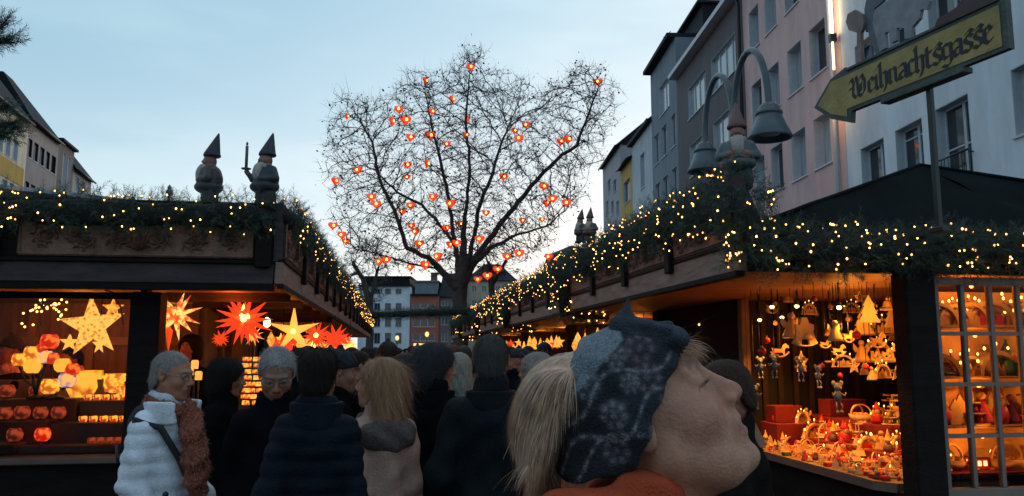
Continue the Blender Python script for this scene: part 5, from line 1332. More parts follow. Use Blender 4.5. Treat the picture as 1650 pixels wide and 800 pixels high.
single('g_bauble', 1368, 520, .7, 'bright bauble on a cord left of the shelf unit', 1.5, True, swap={'red_lacquer': M_gold})
single('g_star', 1414, 578, .75, 'wooden outline star hanging under the lit candle arch', 1.1, True, A8+.4)
single('g_star', 1446, 601, .65, 'largest wooden outline star, hanging lowest beside the corner post', 1.3, True, A8-.1)
single('g_horse', 1352, 572, .85, 'gilded rocking horse hanging on a beaded cord', 1.5, True)
single('g_bauble', 1352, 525, .85, 'small pale bead ball on the cord above the rocking horse', 1.0, None, swap={'red_lacquer': M_cream})
single('g_bauble', 1354, 610, .85, 'reddish bauble hanging under the rocking horse', 1.2, True)
single('g_tree', 1438, 528, .7, 'flat wooden fir tree hanging with bars between the arches', 1.7, True)
single('g_bauble', 1396, 596, .8, 'red bauble hanging left of the small outline star', 1.3, True)
single('g_angel', 1405, 613, .8, 'small dark angel hanging below the two arches', 1.2, True)
r5 = random.Random(77); HP = []
for i in range(30):
    k = r5.choice(['g_angel', 'g_star', 'g_bell', 'g_tree', 'g_bauble', 'g_star', 'g_horse', 'g_bauble', 'g_arch']); ly = r5.uniform(.55, 2.3); px = 1228+(1462-1228)*((i*.618) % 1)
    p = hit(px, r5.uniform(485, 560) if i % 3 else r5.uniform(560, 612), OR+RY*ly, RY); sc = r5.uniform(1.2, 2.1)*(1 if k != 'g_arch' else .8)
    t = good(k, p, A8+r5.uniform(-.5, .5), sc, r5.choice([None, None, {'red_lacquer': M_gold}])); MB().tube([(0, 0, .03), (0, 0, (ZB-.003-p[2])/sc)], .0011, 4).build('cord', M_black, t); tier_of[t.name] = 'cords over the right counter'; t['group'] = 'ornaments hanging over the right counter'
# shelf unit with arches and tall tree
p0_, p1_ = hit(1345, 538, OR+RY*1.25, RY), hit(1478, 531, OR+RY*1.25, RY)
t = thing('display_shelf', 'slim two board shelf carrying lit wooden arches above the counter', 'shelf', tuple(RR(0, 0, 0)), A8); lz = p0_[2]; lx0, lx1 = tolocal(p0_, OR)[0], tolocal(p1_, OR)[0]
z2 = hit(1400, 582, OR+RY*1.25, RY)[2]
b = MB().bbox(lx0, lx1+.1, 1.20, 1.42, lz-.012, lz, .002); b.build('upper_board', M_warmwood, t); MB().bbox(lx0, lx1+.1, 1.20, 1.42, z2-.012, z2, .002).build('lower_board', M_warmwood, t)
MB().box(lx1+.10, lx1+.13, 1.2, 1.42, .836, ZB-.003).build('upright', M_blackwood, t); MB().tube([(lx0+.05, 1.4, lz), (lx0+.05, 1.4, ZB-.003)], .006, 5).tube([(lx0+.05, 1.4, z2), (lx0+.05, 1.4, lz)], .006, 5).build('hanger', M_black, t)
def shelfput(k, px, z, sc, label, swap=None, y=1.28): p = hit(px, 560, OR+RY*y, RY).copy(); p[2] = z; t = good(k, p, A8, sc, swap); t['label'] = label; return t
shelfput('g_tree', 1393, lz-.0, 2.3, 'tall pale wooden fir tree on the upper shelf, leftmost there', y=1.24); shelfput('g_arch', 1424, lz+.02, 1.6, 'candle arch standing on the upper shelf'); shelfput('g_arch', 1414, z2+.02, 2.0, 'biggest glowing candle arch on the lower shelf')
shelfput('g_tree', 1462, z2, 3.0, 'big stepped wooden tree at the right end of the lower shelf', y=1.24); shelfput('g_house', 1474, z2, 2.0, 'lit toy house right of the big stepped tree', {'red_lacquer': M_gold}); shelfput('g_arch', 1452, lz+.02, 1.2, 'small candle arch at the right of the upper shelf'); shelfput('g_angel', 1388, z2, 2.0, 'gilded angel at the left of the lower shelf')
# felt mice on cords, at the edge of the canopy
for px, py, ly, s_, l in ((1225, 590, 1.6, 1.3, 'grey felt mouse doll hanging highest at the left of the goods'), (1216, 636, 1.5, 1.5, 'grey and blue felt mouse doll hanging left, lower one'), (1248, 588, 1.3, 1.35, 'felt mouse doll hanging beneath the bell ornament, left one'), (1290, 592, 1.2, 1.4, 'felt mouse doll hanging beneath the bell ornament, right one'), (1318, 604, 1.1, 1.3, 'felt mouse doll dangling before the big red box'), (1350, 636, .9, 1.7, 'largest grey felt mouse doll hanging in the middle of the opening'), (1205, 614, 1.9, 1.2, 'small felt mouse doll hanging farthest left')):
    single('g_mouse', px, py, ly, l, s_, True, r.uniform(-.6, .6))['group'] = 'felt mice hanging over the counter'
# distinct big pieces on the counter
def cput(k, px, py, z, sc, label, swap=None): p = G(px, py, z); t = good(k, p, A8, sc, swap); t['label'] = label; return t
cput('g_santa', 1445, 700, .931, 2.3, 'largest santa figure, near the corner post', {'red_lacquer': M_red}); cput('g_gnome', 1402, 690, .931, 2.2, 'big dark figure with a tall gold pointed hat'); cput('g_gnome', 1427, 702, .931, 1.7, 'second pointed hat figure, between the big one and the santa')
cput('g_basket', 1258, 662, 1.0, 2.2, 'big handled basket standing behind the tray at the far end'); cput('g_bell', 1264, 690, .931, 2.0, 'large bell with grey band near the far end'); cput('g_arch', 1362, 690, .931, 1.9, 'candle arch on the red tier in mid counter'); cput('g_arch', 1385, 672, 1.0, 2.0, 'tall candle arch behind the pointed hat figures'); cput('g_gnome', 1468, 690, .931, 2.4, 'figure with gold hat right at the corner post', {'gilt_wood': M_cream})
p = G(1298, 668, 1.02); t = thing('ornament_tray', 'long pale tray heaped with golden trinkets, with a pointed handle', 'tray', p, A8+1.2)
MB().bbox(-.19, .19, -.07, .07, -.02, .0, .004).box(-.19, .19, -.075, -.0705, -.02, .03).build('tray', M_gold2, t); b = MB()
for i in range(60): b.ball((r.uniform(-.17, .17), r.uniform(-.06, .06), .012), r.uniform(.008, .018), 5)
b.build('trinkets', M_gold, t); MB().tube([(-.14, -.07, .0), (-.04, 0, .13), (.02, .04, .02)], .007, 6).build('handle', M_gold2, t)
# behind the lattice window
T2 = []
for j, (z, sc, ks) in enumerate(((1.85, 2.3, ['g_arch']), (1.52, 2.3, ['g_santa', 'g_arch', 'g_snow', 'g_house', 'g_bell']), (1.20, 2.2, ['g_angel', 'g_santa', 'g_gnome', 'g_tree', 'g_pyramid', 'g_basket']), (.90, 2.1, ['g_candle', 'g_box', 'g_basket', 'g_house']))):
    s_ = MB().bbox(1.44, 3.1, .12, .34, z-.016, z, .003).build('window_shelf', M_warmwood if j != 3 else M_redcloth); s_.location = Vector(OR.tolist()); s_.rotation_euler = (0, 0, A8)
    tag(s_, '%s shelf board behind the lattice window' % ['uppermost', 'second', 'third', 'lowest'][j], 'shelf', 'shelf boards behind the lattice window')
    n = (12, 18, 22, 18)[j]
    for i in range(n):
        x = 1.50+(1.52)*i/(n-1)+r.uniform(-.02, .02); t = good(r.choice(ks), RR(x, .24+r.uniform(-.04, .04), z+(.001 if j else .018)), A8+r.uniform(-.3, .3), sc*r.uniform(.85, 1.15), r.choice(SW)); tier_of[t.name] = '%s shelf behind the lattice window' % ['uppermost', 'second', 'third', 'lowest'][j]; t['group'] = 'wares behind the lattice window'
MB().box(1.44, 3.2, .345, .37, .84, 2.1).build('window_back', mat('amber_back', (.50, .27, .10), .7, .35, 5, .3, 20), SR)
MB().box(1.415, 1.435, .085, .37, .84, 2.17).build('window_cheek', M_blackwood, SR)  # black panel added so the side of the window case stays dark
for x_, z_ in ((1.7, 2.12), (2.4, 2.12), (1.7, 1.79), (2.4, 1.79), (1.7, 1.46), (2.4, 1.46), (1.7, 1.13), (2.4, 1.13)): lamp(RR(x_, .11, z_), 5.5, (1, .42, .10), .012, None, 'added_window_fill')  # unseen fill lights, added to brighten the dark shelf rows
# one label per piece: what it is, where it stands, its place along its row
grp = {}
for t, p in PLACED:
    if 'label' in t and t['label']: continue
    kind = t.name.split('.')[0]; tint = t.children[0].data.materials[0].name.split('_')[0] if t.children else ''
    grp.setdefault((kind, tint, tier_of.get(t.name, 'counter')), []).append((proj(p)[0], t))
for (kind, tint, tn), L in grp.items():
    L.sort(key=lambda q: q[0]); d = DESC[kind]
    if kind == 'bauble': d = {'red': 'shiny red bauble', 'gilt': 'shiny gold bauble', 'green': 'shiny green bauble', 'cream': 'shiny cream bauble'}.get(tint, d)
    elif kind == 'santa_figure': d = {'gilt': 'gold coated santa', 'green': 'green coated santa'}.get(tint, d)
    elif kind == 'angel_figure': d = {'red': 'red gowned angel', 'cream': 'cream gowned angel'}.get(tint, d)
    elif kind == 'bell': d = {'red': 'red bell', 'cream': 'cream bell'}.get(tint, d)
    elif kind == 'toy_house': d = {'gilt': 'gold toy house', 'green': 'green toy house'}.get(tint, d)
    elif kind == 'ornament_box': d = {'gilt': 'gold carton of baubles', 'green': 'green carton of gold baubles'}.get(tint, d)
    elif kind in ('pointed_hat_figure', ): d = {'green': 'green pointed hat figure'}.get(tint, d)
    elif tint == 'cream' and kind in ('wooden_tree', 'candle_arch', 'basket'): d = {'wooden_tree': 'cream fir tree', 'candle_arch': 'cream candle arch', 'basket': 'cream basket of trinkets'}[kind]
    for i, (_, t) in enumerate(L):
        t['label'] = '%s on the %s%s' % (d, tn, '' if len(L) == 1 else ', %s from left' % ORD[min(i, 15)])
for k, t in PROTO.items():
    if k not in USED:
        for c in list(t.children): bpy.data.objects.remove(c)
        bpy.data.objects.remove(t)
lmp = None
# hooks with rings on the dark wall
for i, (px, py, l) in enumerate(((1316, 506, 'dark iron ring on the back wall, left of two'), (1341, 511, 'dark iron ring on the back wall, right of two'), (1196, 502, 'pale hook ring at the top of the far dark post'))):
    p = hit(px, py, OR+RY*2.60, RY); t = thing('wall_ring', l, 'hook', p, A8, 'iron rings in the right stall'); V = [(.022*math.cos(a*.6283), 0, .022*math.sin(a*.6283)) for a in range(11)]
    MB().tube(V, .006, 6, cap=False).build('ring', M_grey, t); MB().tube([(0, .0, .022), (0, .06, .04)], .005, 5).build('peg', M_grey, t)
# cable with dangling bulbs before the boarded side
t = thing('cable', 'drooping dark cable with small dim bulbs before the boarded stall side', 'cable', RR(0, 0, 0), A8)
V = [(.95+.0*i, 2.7+.2*i, 2.04-.10*math.sin(math.pi*i/10)) for i in range(11)]; MB().tube(V, .008, 5).build('wire', M_black, t)
for i in (2, 5, 7): bo = bpy.data.objects.new('bulb', BULBD); COL.objects.link(bo); bo.parent = t; bo.location = (V[i][0], V[i][1], V[i][2]-.02); bo.scale = (.011,)*3
# ================================================================== the bare plane tree with its heart lanterns
TY = 32.
M_bark = mat('bark', (.085, .070, .065), .85, .4, 2.5, .6, 14)
M_twig = mat('twig_bark', (.055, .045, .042), .85, .3, 3)
def tree(label, trunk_px, crown, Y, depth, n_att, nodes0, seed, infl=2.2, kill=.42, step=.28, twigs=3, cat='tree', tr=.42, tip=.010, leaves=900):
    rg = np.random.default_rng(seed)
    poly = np.array(crown, float); x0, y0 = poly.min(0); x1, y1 = poly.max(0); pts = []
    def inside(x, y):
        c = False; j = len(poly)-1
        for i in range(len(poly)):
            if (poly[i][1] > y) != (poly[j][1] > y) and x < (poly[j][0]-poly[i][0])*(y-poly[i][1])/(poly[j][1]-poly[i][1])+poly[i][0]: c = not c
            j = i
        return c
    cx = (x0+x1)/2
    while len(pts) < n_att:
        x, y = rg.uniform(x0, x1), rg.uniform(y0, y1)
        if not inside(x, y): continue
        if math.sin(x*.061+seed)*math.sin(y*.053+1.3*seed)+.6*math.sin(x*.13+y*.09)+.25*math.sin(x*.31-y*.27) < rg.uniform(-1.5, .1): continue
        q = rg.uniform(-1, 1); e = math.sqrt(max(0, 1-((x-cx)/((x1-x0)*.56))**2)); pts.append(P(x+rg.normal(0, 9)*(x1-x0)/440, y+rg.normal(0, 9)*(x1-x0)/440, Y+q*depth*e))
    A = np.array(pts)
    base = np.array([P(trunk_px, 560, Y)[0], Y, 0.])
    Pn = [base]; par = [-1]
    def add_chain(i, pp):
        for p_ in pp: Pn.append(np.array(p_, float)); par.append(i); i = len(Pn)-1
        return i
    idx = {}
    for name, frm, lst in nodes0:
        i = idx[frm] if frm in idx else 0
        prev = Pn[i]; chain = []
        for (px, py, dy) in lst:
            q = P(px, py, Y+dy); k = max(1, int(np.linalg.norm(q-prev)/step)); chain += [prev+(q-prev)*j/k+rg.normal(0, .02, 3)*(j < k) for j in range(1, k+1)]; prev = q
        idx[name] = add_chain(i, chain)
    alive = np.ones(len(A), bool)
    for it in range(90):
        kd = kdtree.KDTree(len(Pn))
        for i, p_ in enumerate(Pn): kd.insert(p_, i)
        kd.balance(); acc = {}
        ai = np.nonzero(alive)[0]
        for a in ai:
            _, i, d = kd.find(A[a])
            if d < kill: alive[a] = False
            elif d < infl: acc.setdefault(i, []).append((A[a]-Pn[i])/d)
        if not acc: break
        for i, L in acc.items():
            v = np.sum(L, 0); v = v/np.linalg.norm(v)+rg.normal(0, .22, 3)+np.array([0, 0, .12]); v /= np.linalg.norm(v)
            if par[i] >= 0:
                w = Pn[i]-Pn[par[i]]; w /= np.linalg.norm(w)+1e-6; v = v+.35*w; v /= np.linalg.norm(v)
            Pn.append(Pn[i]+v*step); par.append(i)
    n = len(Pn); Q = np.array(Pn); par = np.array(par)
    ch = [[] for _ in range(n)]
    for i in range(1, n): ch[par[i]].append(i)
    R2 = np.zeros(n); ex = 2.35
    order = np.argsort(-np.arange(n))
    for i in order:
        if not ch[i]: R2[i] = tip**ex
        if par[i] >= 0: R2[par[i]] += R2[i]
    Rr = R2**(1/ex); Rr = np.maximum(Rr*min(1, 1), tip); k_ = tr/Rr[0]
    Rr = np.where(Rr > .02, .02+(tr-.02)*((np.maximum(Rr, .02)-.02)/(Rr[0]-.02))**1.5, Rr)
    for i in range(1, n):
        if Rr[i] > .05: Rr[i] = max(Rr[i], Rr[par[i]]*(.90 if ch[par[i]][0] == i else .62))
    t = thing('tree', label, cat, base)
    Q = Q-base
    for part in ('trunk', 'branches'):
        V, F = [], []; b = 0
        for i in range(1, n):
            p_ = par[i]; big = Rr[i] > .13
            if big != (part == 'trunk'): continue
            r0 = min(Rr[p_], Rr[i]*1.35) if ch[p_][0] != i else Rr[p_]; r1 = Rr[i]; s = 8 if big else (5 if r1 > .03 else 3)
            d = Q[i]-Q[p_]; L = np.linalg.norm(d); d = d/(L+1e-9); a = np.cross(d, [.3, .9, .2]); a /= np.linalg.norm(a)+1e-9; c = np.cross(d, a); an = np.arange(s)*2*math.pi/s
            rg_ = np.cos(an)[:, None]*a+np.sin(an)[:, None]*c
            V.append(Q[p_]-d*r0*.1+rg_*r0); V.append(Q[i]+d*r1*.1+rg_*r1)
            F += [(b+j, b+(j+1) % s, b+s+(j+1) % s, b+s+j) for j in range(s)]; b += 2*s
        mesh_np(part, np.concatenate(V), [np.array([f for f in F])], M_bark if part == 'trunk' else M_twig, t, True)
    # fine twigs and last leaves
    small = np.nonzero(Rr < .032)[0]; m = len(small)*twigs; src = rg.choice(small, m)
    d = rg.normal(0, 1, (m, 3))+np.array([0, 0, .55]); d /= np.linalg.norm(d, axis=1)[:, None]; out = Q[src]-Q[np.maximum(par[src], 0)]; d = d+out/(np.linalg.norm(out, axis=1)[:, None]+1e-6)*.7; d /= np.linalg.norm(d, axis=1)[:, None]
    ln = (rg.uniform(.15, .5, m)*rg.choice([1, 1, 1.9], m))[:, None]; s = np.cross(d, rg.normal(size=(m, 3))); s /= np.linalg.norm(s, axis=1)[:, None]; w = tip*.55
    bend = rg.normal(0, .12, (m, 3))*ln
    V = np.stack([Q[src]-s*w, Q[src]+s*w, Q[src]+d*ln*.5+bend+s*w*.7, Q[src]+d*ln*.5+bend-s*w*.7, Q[src]+d*ln+bend*.5], 1).reshape(-1, 3); bb = np.arange(m)[:, None]*5
    tips = Q[src]+d*ln
    mesh_np('twigs', V, [np.concatenate([bb+np.array([0, 1, 2, 3])]), bb+np.array([3, 2, 4])], M_twig, t)
    k = leaves; q = tips[rg.choice(m, k)]; a = rg.normal(size=(k, 3)); a /= np.linalg.norm(a, axis=1)[:, None]; c = np.cross(a, rg.normal(size=(k, 3))); c /= np.linalg.norm(c, axis=1)[:, None]; sz = rg.uniform(.025, .075, k)[:, None]
    V = np.stack([q-a*sz, q-c*sz*.7, q+a*sz, q+c*sz*.7], 1).reshape(-1, 3); V[:, 2] -= .04
    mesh_np('last_leaves', V, np.arange(k)[:, None]*4+np.array([0, 1, 2, 3]), mat('dry_leaf', (.07, .045, .03), .8, .3, 3), t)
    return t, Q+base
crown = [(533, 300), (528, 240), (545, 165), (575, 155), (598, 165), (625, 155), (645, 140), (670, 112), (700, 132), (728, 118), (742, 84), (757, 80), (778, 104), (792, 135), (812, 122), (832, 140), (850, 158), (872, 150), (888, 135), (905, 135), (922, 112), (945, 112), (975, 126), (988, 160), (975, 215), (968, 245), (938, 268), (935, 320), (905, 360), (880, 400), (850, 425), (820, 418), (790, 440), (765, 430), (700, 440), (660, 432), (620, 425), (585, 412), (545, 375)]
lim = [('trunk', None, [(741, 520, 0), (741, 470, 0)]),
       ('mid', 'trunk', [(748, 430, 0), (746, 380, .2), (752, 330, .2), (757, 270, 0), (750, 200, -.2), (757, 120, 0)]),
       ('left', 'trunk', [(722, 448, -.3), (690, 415, -.8), (655, 400, -1.0), (636, 340, -1), (612, 290, -.8), (600, 230, -.3), (575, 185, 0)]),
       ('low', 'trunk', [(700, 432, -.5), (660, 425, -.6), (610, 410, -.5), (570, 400, -.2)]),
       ('left2', 'mid_', [(735, 400, .8), (715, 370, 1.2), (680, 330, 1.4), (640, 310, 1.5), (605, 275, 1.2)]),
       ('right', 'trunk', [(765, 415, .3), (800, 370, .6), (835, 325, .6), (870, 285, .3), (905, 250, .2), (930, 235, 0), (950, 180, 0), (965, 140, 0)]),
       ('right2', 'trunk', [(760, 430, -.6), (790, 400, -1.2), (830, 380, -1.4), (880, 365, -1.4), (915, 335, -1)]),
       ('upl', 'trunk', [(738, 420, 1.0), (728, 360, 1.6), (720, 300, 1.6), (705, 240, 1.4), (690, 180, 1), (685, 140, .6)]),
       ('upr', 'trunk', [(758, 410, -1.), (770, 340, -1.6), (790, 290, -1.8), (808, 230, -1.5), (830, 180, -1)])]
lim = [(a, ('trunk' if b_ not in ('trunk', None) else b_), c) for a, b_, c in lim]
TREE, TQ = tree('big bare plane tree full of glowing heart lanterns in the middle of the square', 741, crown, TY, 5.0, 11500, lim, 4, infl=1.9, kill=.37, step=.25, twigs=3, tip=.0095, leaves=3200, tr=.32)
# where every heart hangs in the crown
H = [(434, 88), (301, 128), (380, 182), (321, 218), (223, 212), (243, 243), (203, 246), (71, 232), (258, 294), (315, 288), (364, 314), (424, 240), (421, 287), (596, 258), (563, 275), (575, 297), (806, 132), (720, 299), (698, 307), (530, 409), (249, 375), (247, 411), (103, 390), (37, 422), (143, 469), (157, 490), (324, 469), (375, 488), (258, 494), (233, 512), (305, 370), (648, 438), (675, 474), (656, 487), (715, 486), (585, 538), (643, 535), (362, 560), (404, 548), (30, 553), (56, 580), (69, 599), (283, 606), (374, 608), (392, 604), (460, 592), (337, 643), (166, 658), (187, 653), (258, 674), (300, 667), (540, 643), (576, 634), (512, 681), (483, 700), (455, 710), (663, 644), (260, 553), (272, 570), (479, 516)]
bigs = {(315, 288): 1.35, (243, 243): 1.15, (283, 606): 1.1, (806, 132): 1.15, (720, 299): 1.15, (375, 488): 1.1}
edge = {(301, 128): 1.25, (380, 182): 1.1, (71, 232): 1.4, (203, 246): 1.3, (305, 370): 1.45, (37, 422): 1.0, (30, 553): .6, (656, 487): .7}
dim = {(321, 218), (563, 275), (424, 240), (421, 287), (585, 538), (643, 535), (479, 516), (364, 314), (260, 553), (71, 232), (247, 411)}
def heart_pts(s, n=26): return [(s*16*math.sin(t)**3/17., s*(12*math.cos(t)-5*math.cos(2*t)-2*math.cos(3*t)-math.cos(4*t))/17.) for t in [2*math.pi*i/n for i in range(n)]]
M_heart = mat('heart_shade', (.7, .08, .02), .5, emit=(1, .07, .012), es=1.0, nl=False); M_heartd = mat('heart_shade_dim', (.6, .08, .03), .5, emit=(1, .12, .03), es=.5, nl=False)
M_hrim = mat('heart_rim', (.5, .04, .02), .5, emit=(1, .05, .01), es=.7, nl=False); M_hb = mat('heart_bulb', (1, .7, .3), .5, emit=(1, .50, .09), es=7, nl=False)
def heart_proto():
    t = thing('heart_lantern', '', 'lantern'); s = .235; n = 26
    o, i_ = heart_pts(s, n), heart_pts(s*.84, n); V, F = [], []
    for k in range(n):
        for (x, z) in (o[k], i_[k]):
            for d in (-.05, .05): V.append((x, d, z))
    for k in range(n): a, b = k*4, (k+1) % n*4; F += [(a, b, b+2, a+2), (a+1, a+3, b+3, b+1), (a, a+1, b+1, b), (a+2, b+2, b+3, a+3)]
    MB().add(V, F).build('rim', M_hrim, t)
    for d in (-1, 1):
        V = [(x, d*.048, z) for x, z in i_]+[(0, d*.085, 0)]; MB().add(V, [(k, (k+1) % n, n) for k in range(n)], True).build('shade', M_heart, t)
    MB().ball((0, -.095, 0), .055, 8, sy=.5).build('bulb', M_hb, t)
    return t
hp = heart_proto(); cand = []
pj = np.array([proj(q) for q in TQ[::2]]); TQ2 = TQ[::2]
for k, (cx, cy_) in enumerate(H):
    px, py = 520+cx/1.819, 60+cy_/1.819
    d2 = (pj[:, 0]-px)**2+((pj[:, 1]-(py-9))*1.0)**2; front_ = TQ2[:, 1] < TY+1.5; d2 = np.where(front_, d2, d2+400); j = int(np.argmin(d2)); Y = TQ2[j][1]
    p = P(px, py, Y); ms = .9*bigs.get((cx, cy_), 1.)*(.72 if (cx, cy_) in dim else .9); yaw = edge.get((cx, cy_), RNG.uniform(-.7, .7))
    t = hp if k == 0 else copy_tree(hp, swap={'heart_shade': M_heartd} if (cx, cy_) in dim else None)
    t.location = Vector(p.tolist()); t.rotation_euler = (0, 0, yaw); t.scale = (ms,)*3; t['group'] = 'heart lanterns hung in the bare tree'
    w = (Vector(TQ2[j].tolist())-t.location); w.rotate(Matrix.Rotation(-yaw, 3, 'Z')); w /= ms
    MB().tube([(0, 0, .13), (w.x, w.y, max(w.z, .2))], .008, 4).build('wire', M_black, t)
    cand.append((px, py, t, (cx, cy_)))
cand.sort(key=lambda c: c[1]); bands = [cand[0:8], cand[8:18], cand[18:27], cand[27:38], cand[38:49], cand[49:]]
bn = ['in the topmost zone of the tree', 'in the second highest zone of the tree', 'in the upper middle zone of the tree', 'in the lower middle zone of the tree', 'in the second lowest zone of the tree', 'in the lowest zone of the tree']
for L, n_ in zip(bands, bn):
    L.sort(key=lambda c: c[0])
    for i, c in enumerate(L): c[2]['label'] = '%s heart lantern %s, %s from left' % ('dim' if c[3] in dim else 'edge on' if c[3] in edge and edge[c[3]] > 1 else 'glowing red', n_, ORD[i])
tree('smaller dark tree close behind the right of the plane tree trunk', 790, [(770, 400), (790, 360), (830, 350), (850, 400), (845, 450), (800, 460)], 36., 2., 700, [('trunk', None, [(792, 520, 0), (792, 460, 0)]), ('a', 'trunk', [(790, 430, 0), (778, 400, 0)]), ('b', 'trunk', [(810, 430, 0), (830, 400, 0)])], 8, tr=.15, leaves=100)
tree('distant fuzzy bare tree left of the white end house', 596, [(545, 470), (550, 420), (575, 388), (600, 385), (625, 410), (632, 450), (615, 490), (570, 495)], 60., 5., 2200, [('trunk', None, [(596, 530, 0), (596, 490, 0)]), ('a', 'trunk', [(585, 450, 0), (572, 430, 0)]), ('b', 'trunk', [(605, 450, 0), (612, 425, 0)])], 9, infl=3.5, kill=.6, step=.45, twigs=6, tr=.3, tip=.016, leaves=500)
# ================================================================== arched street lamp
M_lamp = mat('lamp_enamel', (.085, .115, .13), .32, .25, 3, metal=.2)
c0, cb = P(1240, 205, 11.), P(1137, 262, 13.2)
pole = (c0+cb)/2; pole[2] = 0; dv = (c0-cb); dv[2] = 0; hl = np.linalg.norm(dv)/2; az = math.atan2(dv[1], dv[0])
t = thing('street_lamp', 'tall double armed street lamp with two enamel bell shades over the right stall', 'street lamp', pole, az)
zt1, zt2 = P(1215, 84, 11.)[2], P(1160, 138, 13.2)[2]
zl = c0[2]; ztop = zt1+.22
MB().tube([(0, 0, 0), (0, 0, 1.0), (0, 0, zl+.2)], [.13, .09, .065], 12).lathe([(.2, 0), (.2, .5), (.14, .6), (.13, .62)], 14).build('pole', M_lamp, t)
for s, nm_, zz in ((1, 'near', c0[2]), (-1, 'far', P(1137, 262, 13.2)[2])):
    pts = [(0, 0, zl-.5)]+[(s*(hl*.5-hl*.5*math.cos(a)), 0, zl+.35+(ztop-zl-.35)*math.sin(a)) for a in [math.pi*i/14 for i in range(15)]]+[(s*hl, 0, zz+.28)]
    MB().tube(pts, .05, 10).build('arm', M_lamp, t)
    sh = MB().lathe([(.06, .36), (.10, .34), (.15, .28), (.165, .22), (.19, .215), (.19, .18), (.165, .175), (.18, .15), (.25, -.02), (.31, -.14), (.31, -.165), (.28, -.165), (.22, -.02), (.001, .05)], 28).build('lamp_shade', M_lamp, t, (s*hl, 0, zz))
    MB().lathe([(.20, -.03), (.19, -.07), (.12, -.12), (.001, -.13)], 16).build('glass', mat('lamp_glass', (.25, .28, .30), .25), sh)
# ================================================================== arrow sign
sp = P(1487, 140, 4.42); sdv = np.array([-.333, 1, 0]); sdv /= np.linalg.norm(sdv); sn = np.array([sdv[1], -sdv[0], 0])
if sn@(CAM-sp) < 0: sn = -sn
su = -sdv                       # along the sign towards the viewer (rightwards in the picture)
def sg(px, py): h = hit(px, py, sp, sn)-sp; return float(h@su), float(h[2])
SG = thing('arrow_sign', 'olive yellow wooden arrow sign with blackletter writing and animal cut outs above', 'sign', sp, math.atan2(su[1], su[0]))
zl0 = sg(1487, 134)[1]; zu0 = sg(1487, 60)[1]
sx0 = sg(1366, 150)[0]; sx1 = sg(1625, 40)[0]; tipx = sg(1313, 170)[0]; hN = sg(1368, 201); hT = sg(1368, 92)
ylo, yhi = zl0+.0, zu0
FS = lambda u, v, d: (u, -d, v)
out = [(tipx, (ylo+yhi)/2-.01), (tipx+(sx0-tipx)*.55, yhi+.00), (sx0, yhi+.035), (sx0, yhi), (sx1, yhi), (sx1, ylo), (sx0+.03, ylo), (sx0+.02, ylo-.075), (tipx+(sx0-tipx)*.5, ylo+.00)]
M_sign = mat('sign_face', (.35, .265, .085), .6, .3, 5, .3, 50); M_signr = mat('sign_rim', (.055, .075, .065), .6, .3, 6, .4, 40); M_ink = mat('sign_ink', (.008, .010, .022), .6)
MB().prism(out, -.03, .008, FS).build('rim_board', M_signr, SG)
cu = sum(p[0] for p in out)/len(out); cv = (ylo+yhi)/2
inn = [(tipx+.045, (ylo+yhi)/2-.01), (tipx+(sx0-tipx)*.58, yhi-.02), (sx0+.01, yhi-.022), (sx1-.035, yhi-.022), (sx1-.035, ylo+.022), (sx0-.002, ylo+.022), (sx0-.003, ylo-.03), (tipx+(sx0-tipx)*.52, ylo+.032)]
MB().prism(inn, .009, .013, FS).build('face_board', M_sign, SG)
# the letters, written with a broad nib
GL = {'W': (1.32, [[(-.05, 1.25), (.10, 1.5), (.24, 1.15), (.16, .3), (.36, .0)], [(.36, .0), (.56, .25), (.52, 1.15), (.42, 1.5)], [(.52, .2), (.78, 0), (1.02, .3), (1.04, 1.0), (.86, 1.5), (.74, 1.28)], [(-.1, .75), (.2, .85)], [(.74, .35), (.76, .9)]]),
      'e': (.50, [[(0, .85), (0, .15), (.15, 0), (.38, .16)], [(0, .85), (.2, 1), (.36, .76), (.05, .48)]]),
      'i': (.30, [[(-.1, .84), (.02, .98), (.02, .12), (.16, 0)], [(-.03, 1.32), (.07, 1.42)]]),
      'h': (.62, [[(-.06, 1.55), (.03, 1.7), (.03, .12), (.14, 0)], [(.03, .82), (.30, 1.0), (.42, .86), (.42, .1), (.26, -.32)]]),
      'n': (.66, [[(-.1, .84), (.02, .98), (.02, .12), (.13, 0)], [(.03, .80), (.30, 1.0), (.42, .86), (.42, .12), (.55, 0)]]),
      'a': (.60, [[(.02, .86), (.16, 1.0), (.40, .9), (.40, .12), (.53, 0)], [(.40, .58), (.04, .42), (.02, .15), (.15, 0), (.38, .18)]]),
      'c': (.46, [[(.36, .88), (.14, 1.0), (0, .84), (0, .15), (.15, 0), (.36, .14)]]),
      't': (.46, [[(.06, 1.32), (.06, .12), (.2, 0), (.36, .12)], [(-.12, .92), (.32, .98)]]),
      's': (.52, [[(.42, .86), (.22, 1.02), (.02, .8), (.08, .6), (.36, .38), (.36, .12), (.16, -.02), (-.04, .12)], [(.1, 1.1), (.3, 1.28), (.46, 1.12)]]),
      'g': (.60, [[(.36, .94), (.12, 1.0), (0, .82), (0, .28), (.15, .10), (.38, .26)], [(.36, .98), (.46, .88), (.46, -.15), (.24, -.42), (-.04, -.30)]])}
b = MB(); nib = (.085, .075); adv = sum(GL[c][0] for c in 'Weihnachtsgasse')
u0 = sg(1372, 150)[0]; u1 = sg(1602, 40)[0]; kx = (u1-u0)/adv; xh = (yhi-ylo)*.335; bl = ylo+(yhi-ylo)*.26; u = u0; z_ = 0
